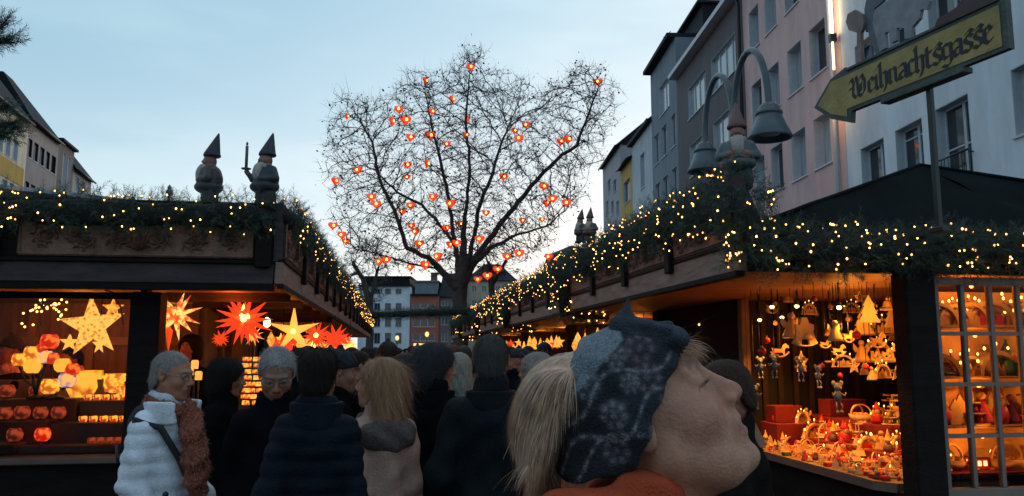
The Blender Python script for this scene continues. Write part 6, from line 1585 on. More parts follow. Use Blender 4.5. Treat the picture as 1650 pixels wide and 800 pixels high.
for c in 'Weihnachtsgasse':
    for st in GL[c][1]:
        for (a, e_) in zip(st[:-1], st[1:]):
            z_ += .00002
            cs = [(a[0]-nib[0], a[1]-nib[1]), (a[0]+nib[0], a[1]+nib[1]), (e_[0]+nib[0], e_[1]+nib[1]), (e_[0]-nib[0], e_[1]-nib[1])]
            V = [FS(u+(p_[0]+.08)*kx, bl+p_[1]*xh, d) for d in (.0138, .0155+z_) for p_ in cs]
            b.add(V, [(0, 1, 2, 3), (4, 5, 6, 7), (0, 1, 5, 4), (1, 2, 6, 5), (2, 3, 7, 6), (3, 0, 4, 7)])
            
    u += GL[c][0]*kx
b.build('lettering', M_ink, SG)
MB().bbox(sx0+.01, sx1-.25, -.018, .03, yhi+.002, yhi+.022, .004).build('ledge', M_signr, SG)
uu = lambda px, py: sg(px, py)
MB().bbox(sg(1422, 155)[0], sg(1556, 100)[0], -.022, .05, ylo-.035, ylo-.002, .004).build('mounting_batten', M_signr, SG)
PZ = 2.35-sp[2]
MB().bbox(-.015, .015, .031, .065, PZ, ylo+.1, .004).build('pole', M_black, SG)
MB().bbox(-.045, .045, .020, .08, PZ, PZ+.03, .004).build('foot_plate', M_black, SG)
yu = yhi+.022
ani = lambda L: [(sg(a, c)[0], sg(a, c)[1]) for a, c in L]
def fix(L, y0):            # picture outline -> heights above the ledge
    out = [(sg(a, c)[0], sg(a, c)[1]) for a, c in L]; m = min(p_[1] for p_ in out); return [(p_[0], p_[1]-m+y0) for p_ in out]
pA = [(1420, 80), (1413, 55), (1408, 35), (1411, 15), (1425, 2), (1445, -8), (1462, -22), (1478, -26), (1492, -18), (1500, -2), (1496, 12), (1486, 12), (1484, 26), (1472, 40), (1470, 58), (1460, 60), (1459, 42), (1447, 42), (1447, 62), (1438, 66), (1434, 48), (1428, 50), (1430, 74)]
MB().prism(fix(pA, yu), -.012, .012, FS).build('sheep_cutout', mat('cut_grey', (.26, .28, .31), .7, .3, 8), SG)
pB = [(1393, 95), (1400, 70), (1396, 50), (1392, 52), (1390, 15), (1396, -12), (1420, -28), (1450, -40), (1450, -15), (1425, -2), (1406, 14), (1404, 40), (1410, 60), (1416, 88), (1408, 88), (1402, 72), (1402, 94)]
MB().prism(fix(pB, yu), .013, .030, lambda u, v, d: (u, d, v)).build('donkey_cutout', mat('cut_darkgrey', (.13, .16, .19), .7, .3, 8), SG)
pC = [(1383, 100), (1383, 52), (1370, 48), (1365, 35), (1368, 22), (1380, 15), (1391, 22), (1394, 36), (1392, 46), (1389, 52), (1390, 98)]
MB().prism(fix(pC, yu), -.012, .012, FS).build('tree_cutout', mat('cut_brown', (.24, .18, .16), .7, .3, 8), SG)
pD = [(1510, 42), (1515, 28), (1530, 20), (1545, 10), (1556, -8), (1590, -20), (1610, -30), (1612, -2), (1560, 22), (1535, 33)]
MB().prism(fix(pD, yu-.02), .0, .02, FS).build('bush_cutout', mat('cut_rust', (.075, .045, .045), .7, .3, 8), SG)
# ================================================================== garden gnomes on the stall roofs
def gnome(label, px, py, Y, hgt, yaw, hatc, coatc, candle=False, ztop=None, lean=.0):
    """py: the feet; hgt in metres"""
    p = P(px, py, Y); s = hgt
    t = thing('garden_gnome', label, 'garden gnome', p, yaw, 'garden gnomes on the stall roofs')
    def body(q):
        q = [v/s for v in q]
        d = _u(_e(q, (0, 0, .40), (.18, .155, .15)), _e(q, (0, .02, .29), (.20, .18, .09)), .04); d = _u(d, _e(q, (0, 0, .50), (.15, .12, .09)), .05)
        d = np.minimum(d, _u(_e(q, (-.075, 0, .14), (.085, .1, .16)), _e(q, (.075, 0, .14), (.085, .1, .16)), .03))
        for k in (-1, 1):
            d = _u(d, _e(q, (k*.08, .05, .03), (.07, .12, .04)), .02)
            if candle and k == 1: d = _u(d, _u(_c(q, (.15, .0, .50), (.24, .04, .42), .055, .045), _c(q, (.24, .04, .42), (.28, .1, .50), .042, .032), .02), .02); d = _u(d, _e(q, (.285, .11, .52), (.035, .035, .03)), .01)
            else: d = _u(d, _u(_c(q, (k*.14, .0, .50), (k*.21, .0, .38), .055, .045), _c(q, (k*.21, .0, .38), (k*.10, .13, .37), .042, .036), .02), .02); d = _u(d, _e(q, (k*.08, .145, .375), (.04, .03, .03)), .01)
        d = _u(d, _e(q, (0, .02, .64), (.088, .088, .09)), .03); d = _u(d, _e(q, (0, .11, .635), (.024, .024, .02)), .01)
        d = _u(d, _e(q, (-.05, .075, .615), (.03, .03, .028)), .01); d = _u(d, _e(q, (.05, .075, .615), (.03, .03, .028)), .01)
        return d*s
    V, F = nets(body, (-.26*s, -.2*s, -.02*s), (.36*s, .24*s, .76*s), .014*s); V = smooth(V, F, 1); z = V[:, 2]/s
    C = np.tile(np.array(coatc), (len(V), 1)); C[z < .245] = np.array(coatc)*.45; C[z < .06] = (.02, .015, .012); C[(np.abs(z-.335) < .016) & (np.abs(V[:, 0]) < .2*s)] = (.015, .012, .01); C[z > .57] = (.26, .12, .09)
    hd = (np.linalg.norm(V/s-np.array([.285, .11, .52]), axis=1) < .05) if candle else (np.linalg.norm(np.stack([np.abs(V[:, 0]/s), V[:, 1]/s, z], 1)-np.array([.08, .145, .375]), axis=1) < .05); C[hd] = (.26, .12, .09)
    mesh_np('body', V, F, mat('gnome_paint', (1, 1, 1), .5, .25, 14, .2, 60, vcol=True), t, True, C)
    def beard(q): q = [v/s for v in q]; d = _u(_e(q, (0, .085, .545), (.095, .065, .062)), _e(q, (0, .135, .46), (.07, .055, .10)), .04); return (d+.006*np.sin(q[0]*160+np.sin(q[2]*40)))*s
    V, F = nets(beard, (-.14*s, .0, .32*s), (.14*s, .24*s, .68*s), .011*s); mesh_np('beard', V, F, mat('gnome_beard', (.42, .39, .35), .8, .2, 20), t, True)
    def hat(q): q = [v/s for v in q]; d = _c(q, (0, -.005, .725), (0, -.075, 1.02), .108, .012); d = _u(d, _e(q, (0, -.005, .722), (.116, .116, .020)), .01); return d*s
    V, F = nets(lambda q: np.maximum(hat(q), .70*s-q[2]), (-.17*s, -.2*s, .6*s), (.16*s, .16*s, 1.06*s), .013*s); mesh_np('hat', V, F, mat('gnome_hat_%d' % int(hatc[0]*100), hatc, .6, .2, 9), t, True)
    if candle: MB().lathe([(.06*s, 0), (.065*s, .012*s), (.02*s, .014*s)], 12, c=(.285*s, .12*s, .55*s)).tube([(.285*s, .12*s, .555*s), (.285*s, .12*s, .86*s)], .02*s, 8).ball((.285*s, .12*s, .89*s), .016*s, 6, sz=1.6).build('candle', mat('gnome_candle', (.10, .12, .14), .5, .2, 9), t)
    return t
gnome('hunched garden gnome looking left, brown coat, leftmost gnome on the left roof', 337, 338, 6.35, .62, 1.75, (.03, .035, .05), (.055, .05, .045))
gnome('garden gnome holding up a candle on a dish on the left roof', 427, 338, 6.35, .63, 2.45, (.03, .035, .05), (.03, .042, .05), candle=True)
gnome('garden gnome with reddish cap and folded arms in front of the street lamp', 1191, 306, 5.25, .60, 2.9, (.16, .085, .08), (.09, .13, .145))
gnome('distant garden gnome with tall cap, left one of the far pair', 936, 392, 9.2, .40, 2.3, (.085, .05, .055), (.07, .06, .06))
gnome('distant garden gnome with tall cap, right one of the far pair', 951, 392, 9.0, .41, 2.6, (.10, .055, .055), (.09, .08, .07))
# pine twigs reaching in at the top left
t = thing('fir_branch', 'dark slim fir reaching into view at the upper left edge', 'branch', P(-30, 130, 3.4)); o_ = P(-30, 130, 3.4)
PV, DV = [], []; b = MB()
for (a, e_) in (((-60, 60), (12, 70)), ((-50, 85), (18, 62)), ((-60, 120), (4, 40)), ((-60, 190), (20, 205)), ((-50, 210), (22, 198)), ((-60, 230), (12, 215)), ((-50, 180), (8, 175))):
    A_, E_ = P(*a, 3.4)-o_, P(*e_, 3.4)-o_; b.tube([A_, E_], .004, 5); n = 45; tt = RNG.uniform(.1, 1, n)[:, None]; PV.append(A_+(E_-A_)*tt); DV.append((E_-A_)/np.linalg.norm(E_-A_)+RNG.normal(0, .35, (n, 3)))
_g = P(-60, 300, 3.4)
for i in range(46):
    z_ = .5+3.9*i/45; a_ = math.pi+RNG.uniform(-1.45, 1.45); L_ = .62*(1-z_/5.4)+.12; s_ = np.array([_g[0], _g[1], z_])-o_; e_ = s_+np.array([math.cos(a_)*L_, math.sin(a_)*L_, -.08*L_]); b.tube([s_, e_], .005, 4); n = int(70*L_)+12; tt = RNG.uniform(.1, 1, n)[:, None]; PV.append(s_+(e_-s_)*tt); DV.append((e_-s_)/np.linalg.norm(e_-s_)+RNG.normal(0, .5, (n, 3)))
b.tube([P(-60, 60, 3.4)-o_, _g-o_, np.array([_g[0], _g[1], 0])-o_], [.008, .016, .03], 6); b.build('stem', M_bark, t); n = sum(len(p_) for p_ in PV); V, F = sprigs(np.concatenate(PV), np.concatenate(DV), RNG.uniform(.6, .9, n)); mesh_np('needles', V, F, M_needle, t)
# ================================================================== people
def glasses(root, HO, S, Rh, hs):
    b = MB(); T_ = lambda q: tuple(HO+Rh@(np.array(q)*hs))
    for s in (-1, 1):
        V = [T_((s*.032+.022*math.cos(a*.5236), .094-.012*abs(math.cos(a*.5236))*(s*math.cos(a*.5236) > 0), .004+.014*math.sin(a*.5236))) for a in range(13)]; b.tube(V, .0016, 5, cap=False)
        b.tube([T_((s*.054, .088, .008)), T_((s*.078, .04, .010)), T_((s*.082, -.01, .008))], .0018, 5)
    b.tube([T_((-.010, .096, .008)), T_((.010, .096, .008))], .0016, 5); b.build('glasses', M_black if S > .985 else mat('steel', (.3, .3, .3), .3, metal=1), root)
def scarf_parts(root, HO, S, Rh, hs):
    """chunky brown and rust scarf looped round the neck with a hanging end"""
    m = mat('tweed_knit', (.24, .07, .04), .95, .75, 60, .9, 90); base_ = HO+np.array([0, 0, -.165])
    def f(p):
        x, y, z = p; d = None
        for k in range(20):
            a, a2 = 2*math.pi*k/20, 2*math.pi*(k+1)/20
            A = (base_[0]+.088*math.cos(a), base_[1]-.01+.092*math.sin(a), base_[2]+.018-.035*math.sin(a)); B = (base_[0]+.088*math.cos(a2), base_[1]-.01+.092*math.sin(a2), base_[2]+.018-.035*math.sin(a2))
            t = _c(p, A, B, .040); d = t if d is None else np.minimum(d, t)
        for A, B, r0, r1 in (((-.02, .10, -.02), (.02, .165, -.12), .050, .055), ((.02, .165, -.12), (.03, .20, -.24), .055, .058), ((.03, .20, -.24), (.02, .205, -.36), .058, .050)):
            d = _u(d, _c(p, tuple(base_+np.array(A)), tuple(base_+np.array(B)), r0, r1), .02)
        return d+.005*np.sin(x*150)*np.sin(z*150+y*80)+.007*np.sin(z*55+x*40)
    V, F = nets(f, base_-np.array([.2, .2, .45]), base_+np.array([.22, .32, .12]), .009); sc_ = mesh_np('scarf', V, F, m, root, True)
    Nn = vnorm(V, F); A, B = strands(V, Nn, 2600, .016, lambda q: np.tile(np.array([0., .1, -1]), (len(q), 1)), 5, .0016, .6, 3, 1.0, .2); mesh_np('wool_fibres', A, B, mat('wool_fleck', (.42, .17, .10), .9, .6, 80), sc_)
def white_kit(root, HO, S, Rh, hs):
    glasses(root, HO, .9, Rh, hs); scarf_parts(root, HO, S, Rh, hs)
    # dark bag strap across the chest, bag at the hip
    b = MB(); pts = [(.19, -.02, 1.44), (.13, .10, 1.40), (.06, .165, 1.24), (-.04, .178, 1.06), (-.14, .16, .94), (-.2, .08, .86)]
    pts = [np.array(p_)*S*np.array([1, 1.0, 1]) for p_ in pts]
    b.tube(pts, .016, 6); b.build('bag_strap', mat('bag_webbing', (.012, .012, .015), .7, .2, 20), root)
    MB().bbox(-.33*S, -.08*S, .10, .22, .66*S, .90*S, .03).build('shoulder_bag', mat('bag_leather', (.02, .018, .02), .5, .3, 10), root)
    b = MB(); b.tube([(.285*S, -.02, 1.33*S), (.305*S, .015, 1.25*S)], .006, 5).tube([(.06*S, .185, 1.06*S), (.07*S, .19, .92*S)], .005, 5).tube([(.155*S, .165, 1.09*S), (.165*S, .17, .90*S)], .008, 6).tube([(-.02*S, .175, 1.18*S), (-.015*S, .19, .85*S)], .004, 5); b.ball((.158*S, .172, 1.085*S), .014, 6).ball((.165*S, .178, .90*S), .014, 6); b.build('zips', M_black, root)
    def hood_(p): d = _c(p, tuple(HO+np.array([-.09, -.08, -.19])), tuple(HO+np.array([.09, -.08, -.19])), .058, .058); d = _u(d, _e(p, tuple(HO+np.array([0, -.13, -.235])), (.13, .05, .075)), .03); return d+.005*np.sin(p[0]*60+p[2]*40)
    V, F = nets(hood_, HO+np.array([-.22, -.24, -.36]), HO+np.array([.22, .04, -.08]), .011); mesh_np('dark_hood', V, F, mat('hood_lining', (.035, .03, .035), .9, .3, 14), root, True)
    def col_(p):
        d = np.abs(_c(p, tuple(HO+np.array([0, .0, -.22])), tuple(HO+np.array([0, .01, -.10])), .118, .125))-.011; d = np.maximum(d, p[2]-(HO[2]-.12)); d = np.maximum(d, (HO[2]-.23)-p[2]); return np.maximum(d, (p[1]-HO[1])-.10)
    V, F = nets(col_, HO+np.array([-.18, -.18, -.28]), HO+np.array([.18, .18, -.06]), .008); mesh_np('raised_collar', V, F, bpy.data.materials['white_jacket'], root, True)
def collar(cm, h=.05, r=.098):
    def f_(root, HO, S, Rh, hs):
        def col_(p):
            d = np.abs(_c(p, tuple(HO+np.array([0, -.045, -.2])), tuple(HO+np.array([0, -.02, -.08])), r, r+.012))-.010; return np.maximum(np.maximum(d, p[2]-(HO[2]-.17+h+.02)), np.maximum((HO[2]-.24)-p[2], (p[1]-HO[1])-.07))
        V, F = nets(col_, HO+np.array([-.18, -.2, -.28]), HO+np.array([.18, .18, -.06]), .008); mesh_np('raised_collar', V, F, bpy.data.materials[cm], root, True)
    return f_
def camel_kit(root, HO, S, Rh, hs):
    def f(p):
        q = tuple(p[i]-HO[i] for i in range(3)); d = None
        for k in range(18):
            a, a2 = 2*math.pi*k/18, 2*math.pi*(k+1)/18; g = lambda a: (.095*math.cos(a), -.03+.10*math.sin(a), -.19-.02*math.sin(-a))
            t = _c(q, g(a), g(a2), .034); d = t if d is None else np.minimum(d, t)
        d = _u(d, _e(q, (0, -.135, -.235), (.145, .060, .085)), .04); d = _s(d, _e(q, (0, -.10, -.17), (.085, .06, .05)), .02); d = _u(d, _c(q, (-.09, .09, -.2), (-.06, .12, -.3), .03), .02)
        return d+.005*np.sin(p[0]*45+p[2]*60)
    V, F = nets(f, HO+np.array([-.22, -.26, -.42]), HO+np.array([.22, .2, -.1]), .009); mesh_np('hood', V, F, mat('taupe_knit', (.105, .080, .075), .95, .3, 20, .5, 90), root, True)
P_ = []
navy, black, char = (.012, .018, .032), (.010, .011, .014), (.016, .020, .026)
person('person with short grey hair in a white quilted jacket and rust brown scarf', 279, 608, 4.0, yaw=-1.95, hyaw=-1.75, hpitch=-.13, coat=(.74, .80, .86), cname='white_jacket', hair='crop', hcol=(.34, .30, .28), tone=(.34, .19, .14), fem=1, arms=('low', 'low'), puffer=True, hem=.80, pf=white_kit, strandn=5000, fab=.55, wide=1.0)
person('person with dark wavy hair in a black coat, looking right at the left stall', 368, 612, 5.2, yaw=-1.5, hpitch=-.1, coat=black, cname='black_wool', hair='bob', hcol=(.018, .012, .010), tone=(.30, .13, .08), fem=1, strandn=3000, scarf=None)
person('grey haired man with glasses in a black coat looking down', 446, 606, 3.95, yaw=-2.75, hyaw=-2.85, hpitch=-.48, coat=(.009, .011, .017), cname='black_overcoat', hair='short', hcol=(.34, .33, .33), tone=(.25, .145, .115), arms=('pocket', 'pocket'), pf=glasses, strandn=5000, wide=1.08, hem=.6)
person('dark haired man seen from behind in a navy quilted jacket with a raised hood collar', 513, 610, 3.55, yaw=.12, hyaw=.05, hroll=.03, coat=(.016, .028, .046), cname='navy_puffer', hair='short', hcol=(.010, .009, .010), tone=(.26, .14, .10), arms=('pocket', 'low'), puffer=True, pf=collar('navy_puffer', .045), strandn=4000, wide=.95, glove=True, fab=.6)
person('man in a dark knitted cap holding a hand to his mouth', 549, 602, 4.9, yaw=-1.35, hpitch=-.1, coat=black, cname='black_wool', hair='beanie', hcol=(.022, .025, .032), tone=(.24, .13, .10), arms=('mouth', 'pocket'))
person('dark haired person in the gap between the beanie and the blonde hair', 581, 594, 6.2, yaw=-1.2, coat=navy, cname='navy_wool', hair='short', hcol=(.014, .012, .012), tone=(.25, .14, .11), near=False)
person('woman with long blonde hair in a camel coat with a taupe hood, facing left', 610, 622, 3.95, yaw=.55, hyaw=1.5, hpitch=.05, coat=(.50, .32, .25), cname='camel_wool', hair='long', hcol=(.50, .29, .17), tone=(.42, .25, .19), fem=1, arms=('pocket', 'down'), hem=.35, pf=camel_kit, strandn=6500, fab=.95, wide=.92)
person('person in a dark hood seen from behind, tallest behind the blonde woman', 625, 574, 7.6, yaw=.1, coat=black, cname='black_wool', hair='beanie', hcol=(.035, .028, .028), near=False)
person('dark haired person with a slung bag seen from behind beside the blonde woman', 654, 603, 5.3, yaw=-.1, coat=char, cname='charcoal_wool', hair='bob', hcol=(.022, .018, .018), fem=1, near=False, hem=.6)
person('woman with a dark bob and black coat turning right', 704, 592, 4.5, yaw=-.35, hyaw=-1.4, hpitch=-.12, coat=(.010, .013, .018), cname='black_parka', hair='bob', hcol=(.050, .052, .058), tone=(.30, .17, .135), fem=1, arms=('pocket', 'down'), hem=.45, pf=collar('black_parka', .02, .10), strandn=4000)
person('person with long fair hair half hidden behind the woman with the dark bob', 741, 600, 5.6, yaw=-.3, coat=char, cname='charcoal_wool', hair='long', hcol=(.30, .27, .23), fem=1, near=False)
person('tall man with grey brown hair seen from behind in a dark teal leather coat', 792, 582, 3.9, yaw=-.05, hyaw=-.08, coat=(.020, .030, .037), cname='teal_coat', hair='short', hcol=(.075, .072, .072), tone=(.28, .16, .12), arms=('pocket', 'pocket'), hem=.5, pf=collar('teal_coat', .01, .105), strandn=5000, wide=1.18, fab=.62)
person('person in a dark beanie just left of the tall man in the teal coat', 760, 606, 6.4, yaw=-.9, coat=black, cname='black_wool', hair='beanie', hcol=(.014, .014, .018), near=False)
person('man in a dark flat cap behind the tall man in the teal coat', 834, 585, 7.2, yaw=-1.0, hyaw=1.4, coat=navy, cname='navy_wool', hair='cap', hcol=(.03, .032, .04), near=False, tone=(.28, .15, .11))
person('person with curly fair hair facing left beside the foreground woman', 862, 601, 5.4, yaw=1.2, coat=(.05, .05, .06), cname='grey_wool', hair='curly', hcol=(.32, .27, .24), tone=(.36, .21, .17), fem=1, strandn=1200)
person('dark haired person far behind the curly fair haired one', 876, 570, 9.0, yaw=.3, coat=black, cname='black_wool', hair='short', hcol=(.02, .016, .016), near=False)
person('brown haired person with a full beard behind the face of the foreground woman', 1164, 643, 3.0, yaw=1.0, hyaw=1.75, hpitch=-.25, coat=(.03, .022, .02), cname='brown_coat', hair='short', hcol=(.075, .042, .028), tone=(.22, .11, .075), beard=(.075, .035, .02), arms=('pocket', 'pocket'), strandn=3000, wide=.82)
person('stall seller in a dark hat inside the left stall', 306, 560, 7.7, yaw=3.0, coat=black, cname='black_wool', hair='curly', hcol=(.015, .012, .012), tone=(.34, .13, .07), near=False)
person('reflection of a person in a woolly hat at the far left, modelled behind the glass', 12, 566, 6.9, yaw=2.8, coat=(.05, .02, .015), cname='maroon_coat', hair='beanie', hcol=(.03, .015, .012), tone=(.35, .10, .05), near=False)  # reflection in the shop glass, modelled as a figure standing behind it
person('person browsing inside the left window behind the round lanterns', 112, 584, 7.6, yaw=2.6, coat=(.02, .012, .012), cname='black_wool', hair='short', hcol=(.012, .009, .009), tone=(.3, .1, .05), near=False)
rc = random.Random(21)
cols = ['black_wool', 'navy_wool', 'charcoal_wool', 'grey_wool']; cc = {'black_wool': black, 'navy_wool': navy, 'charcoal_wool': char, 'grey_wool': (.05, .05, .06)}
spots = [(478, 590, 5.9), (532, 588, 6.6), (497, 583, 7.2), (594, 583, 8.0), (566, 578, 9.2), (606, 576, 10.6), (640, 578, 9.4), (672, 578, 8.6), (688, 575, 11.), (662, 571, 13.), (590, 572, 13.5), (618, 570, 15.), (700, 572, 14.), (728, 575, 9.0), (748, 574, 10.5), (770, 573, 12.), (640, 570, 18.), (720, 570, 17.), (676, 569, 20.), (808, 574, 11.), (602, 569, 21.), (655, 569, 24.), (822, 578, 8.6), (850, 573, 11.)]
hn_ = {'short': 'short dark hair', 'bob': 'chin length hair', 'beanie': 'knitted hat', 'cap': 'peaked cap', 'hood': 'pulled up hood', 'long': 'long brown hair'}
for i, (px, py, Y) in enumerate(spots):
    c_ = cols[i % 4]; h_ = ['short', 'beanie', 'bob', 'hood', 'cap', 'long'][i % 6]; hc_ = [(.02, .017, .016), (.03, .03, .035), (.04, .028, .02), (.02, .02, .025), (.06, .055, .05), (.09, .055, .035)][(i*5) % 6]
    person('%s crowd member with %s and dark coat, %s' % (ORD[i % 12] if i < 12 else 'distant '+ORD[i-12], hn_[h_], 'walking away' if i % 3 else 'turned aside'), px, py, Y, yaw=rc.uniform(-.5, .5) if i % 3 else rc.uniform(1, 2.2)*rc.choice([-1, 1]), coat=cc[c_], cname=c_, hair=h_, hcol=hc_, near=False, group='crowd between the stalls', fem=i % 2)
t = thing('hanging_bag', 'rust orange shopping bag hanging beside the woman in the black coat', 'bag', P(676, 700, 4.9)); MB().add([(-.09, -.05, -.16), (.09, -.05, -.16), (.09, .05, -.16), (-.09, .05, -.16), (-.06, -.02, .10), (.06, -.02, .10), (.06, .02, .10), (-.06, .02, .10)], [(0, 1, 2, 3), (4, 5, 6, 7), (0, 1, 5, 4), (1, 2, 6, 5), (2, 3, 7, 6), (3, 0, 4, 7)]).build('sack', mat('rust_cloth', (.22, .06, .025), .8, .4, 12), t); MB().tube([(-.05, 0, .1), (-.02, 0, .30), (.02, 0, .30), (.05, 0, .1)], .006, 5).build('handles', M_black, t)
# ------------------------------------------------------------------ the woman in the foreground, looking up to the right
FY = .985
fy, fp, frl = -1.74, .57, 0.0
FH = P(1043, 676, FY); Rf = rotm(fy, fp, frl); FS_ = .975
foot = np.array([FH[0]-.06, FH[1]-.02, 0.])
Rfy = rotm(-1.25)
def to_h(p): q = [(p[i]-FH[i])/FS_ for i in range(3)]; return tuple(Rf[0, i]*q[0]+Rf[1, i]*q[1]+Rf[2, i]*q[2] for i in range(3))
def from_h(v): return (np.asarray(v)*FS_)@Rf.T+FH
def face(p):
    d = head_sdf(p, 1., neck=False)
    for s in (-1, 1):
        d = _u(d, _c(p, (s*.050, -.005, -.048), (s*.024, .048, -.090), .014), .022)
        d = _u(d, _e(p, (s*.031, .0715, .0095), (.0155, .0135, .0125)), .005)
    for s in (-1, 1):
        d = _s(d, _c(p, (s*.021, .094, -.034), (s*.033, .080, -.058), .0016), .009); d = _s(d, _c(p, (s*.036, .086, -.004), (s*.020, .094, -.010), .0012), .006)
        d = _s(d, _c(p, (s*.046, .080, .003), (s*.060, .062, .008), .0007), .004)
    d = _s(d, _e(p, (0, .103, -.0635), (.016, .012, .0035)), .005)
    d = _u(d, _e(p, (0, .079, -.099), (.012, .011, .010)), .012)
    d = _u(d, _c(p, (0, -.028, -.065), (0, -.115, -.20), .050, .058), .025)
    return d
Vh, Fh = nets(face, (-.105, -.16, -.24), (.105, .135, .13), .0030); Vh = smooth(Vh, Fh, 2); ch = skin_col(Vh, (.50, .24, .155), brow=(.22, .14, .10), lip=(.40, .15, .13), eyes=False)
q = Vh; w = np.clip(np.exp(-((q[:, 1]-.062)/.02)**2-((q[:, 2]+.02)/.03)**2), 0, 1)[:, None]*.12; ch = ch*(1-w)+np.array([.5, .22, .18])*w
Wf = from_h(Vh)
sh = np.array([FH[0]-.10, FH[1]+.02, FH[2]-.30])          # between the shoulders
def fb(p):
    q = [p[i]-sh[i] for i in range(3)]; X_ = [Rfy[0, i]*q[0]+Rfy[1, i]*q[1]+Rfy[2, i]*q[2] for i in range(3)]
    d = _c(X_, (-.15, 0, 0), (.15, 0, 0), .06); d = _u(d, _e(X_, (0, .0, -.16), (.17, .10, .22)), .06); d = _u(d, _e(X_, (0, 0, -.48), (.16, .11, .24)), .06)
    d = _u(d, _c(X_, (0, -.02, 0), (0, -.0, .14), .055), .03)
    for s in (-1, 1):
        d = _u(d, _u(_c(X_, (s*.17, 0, -.01), (s*.22, -.02, -.3), .05, .042), _c(X_, (s*.22, -.02, -.3), (s*.20, .06, -.54), .042, .03), .02), .02); d = _u(d, _c(X_, (s*.20, .06, -.54), (s*.19, .09, -.63), .03, .025), .02)
        d = _u(d, _u(_c(X_, (s*.09, 0, -.5), (s*.095, .01, -.88), .085, .06), _c(X_, (s*.095, .01, -.88), (s*.095, -.01, -sh[2]+.1), .06, .042), .02), .03); d = _u(d, _e(X_, (s*.095, .04, -sh[2]+.045), (.045, .11, .04)), .02)
    return d
Vb, Fb = nets(fb, sh+np.array([-.32, -.36, -sh[2]-.01]), sh+np.array([.32, .36, .17]), .018)
fw = mesh_np('person', np.concatenate([Vb, Wf]), np.concatenate([Fb, Fh+len(Vb)]), mat('skin_close', (1, 1, 1), .5, .17, 55, .22, 260, vcol=True), smooth=True, col=np.concatenate([np.tile(np.array((.50, .24, .155)), (len(Vb), 1)), ch]))
fw.data.materials[0].node_tree.nodes['Principled BSDF'].inputs['Subsurface Weight'].default_value = .12
fw.data.materials[0].node_tree.nodes['Principled BSDF'].inputs['Subsurface Radius'].default_value = (.012, .005, .003)
tag(fw, 'woman with blonde hair and a dark patterned headband looking up, large in the foreground', 'person')
# coat
def fc(p):
    q = [p[i]-sh[i] for i in range(3)]; X_ = [Rfy[0, i]*q[0]+Rfy[1, i]*q[1]+Rfy[2, i]*q[2] for i in range(3)]
    d = _c(X_, (-.15, 0, 0), (.15, 0, 0), .088); d = _u(d, _e(X_, (0, .0, -.16), (.215, .15, .25)), .06); d = _u(d, _e(X_, (0, 0, -.5), (.21, .155, .3)), .06); d = _u(d, _c((X_[0], X_[1]/.8, X_[2]), (0, 0, -.5), (0, 0, -.85), .17, .2), .05)
    for s in (-1, 1): d = _u(d, _u(_c(X_, (s*.175, 0, -.01), (s*.235, -.02, -.3), .08, .068), _c(X_, (s*.235, -.02, -.3), (s*.215, .06, -.54), .068, .05), .02), .02)
    d = np.maximum(d, -.85-X_[2]); return d+.006*np.sin(X_[2]*26+X_[0]*14)*np.sin(X_[0]*22)+.003*np.sin(X_[2]*60+X_[1]*30)
Vc, Fc = nets(fc, sh+np.array([-.38, -.42, -.92]), sh+np.array([.38, .42, .14]), .012); Vc = smooth(Vc, Fc, 1)
mesh_np('coat', Vc, Fc, mat('grey_fleck_coat', (.060, .060, .068), .9, .6, 45, .5, 160), fw, True)
Vt, Ft = nets(lambda p: np.maximum(np.maximum(fb(p)-.014, p[2]-.9), .07-p[2]), sh+np.array([-.3, -.3, -sh[2]+.03]), sh+np.array([.3, .3, -.5]), .02); mesh_np('trousers', Vt, Ft, mat('trousers_01', (.015, .017, .025), .9), fw, True)
Vt, Ft = nets(lambda p: np.maximum(np.maximum(fb(p)-.012, p[2]-.12), .003-p[2]), sh+np.array([-.3, -.34, -sh[2]-.01]), sh+np.array([.3, .34, -sh[2]+.16]), .018); mesh_np('shoes', Vt, Ft, mat('shoe_leather', (.015, .012, .010), .5), fw, True)
# orange scarf: folds round the neck
nb_ = FH+np.array([-.072, .0, -.104])
def fs(p):
    q = [p[i]-nb_[i] for i in range(3)]; d = None
    for (R_, z0, tl, rr) in ((.076, -.008, .10, .032), (.092, -.050, .12, .036), (.106, -.10, .10, .038)):
        for k in range(24):
            a, a2 = 2*math.pi*k/24, 2*math.pi*(k+1)/24; g = lambda a: (R_*math.cos(a)*1.12, R_*math.sin(a), z0+tl*-.25*math.cos(a-2.6)); t_ = _c(q, g(a), g(a2), rr); d = t_ if d is None else _u(d, t_, .008)
    return d+.004*np.sin(q[0]*48+q[2]*70+q[1]*20)+.0022*np.sin(q[2]*190+q[0]*40)
Vs, Fs = nets(fs, nb_-np.array([.2, .2, .2]), nb_+np.array([.2, .2, .08]), .0055); Vs = smooth(Vs, Fs, 1); mesh_np('scarf', Vs, Fs, mat('orange_fleece', (.50, .075, .022), .95, .22, 24, .5, 260), fw, True)
def fcol(p):
    q = [p[i]-nb_[i] for i in range(3)]; d = None
    for k in range(20):
        a, a2 = 2*math.pi*k/20, 2*math.pi*(k+1)/20; g = lambda a: (.07+.128*math.cos(a), .132*math.sin(a), -.062+.02*math.cos(a)-.02*math.sin(a)); t_ = _c(q, g(a), g(a2), .030); d = t_ if d is None else _u(d, t_, .01)
    for k in range(20):
        a, a2 = 2*math.pi*k/20, 2*math.pi*(k+1)/20; g = lambda a: (.05+.14*math.cos(a), .15*math.sin(a), -.130); d = _u(d, _c(q, g(a), g(a2), .045), .03)
    return d+.004*np.sin(q[0]*60+q[1]*40)
Vq, Fq = nets(fcol, nb_-np.array([.22, .24, .2]), nb_+np.array([.24, .24, .06]), .007); mesh_np('raised_collar', smooth(Vq, Fq, 1), Fq, mat('grey_fleck_coat', ()), fw, True)
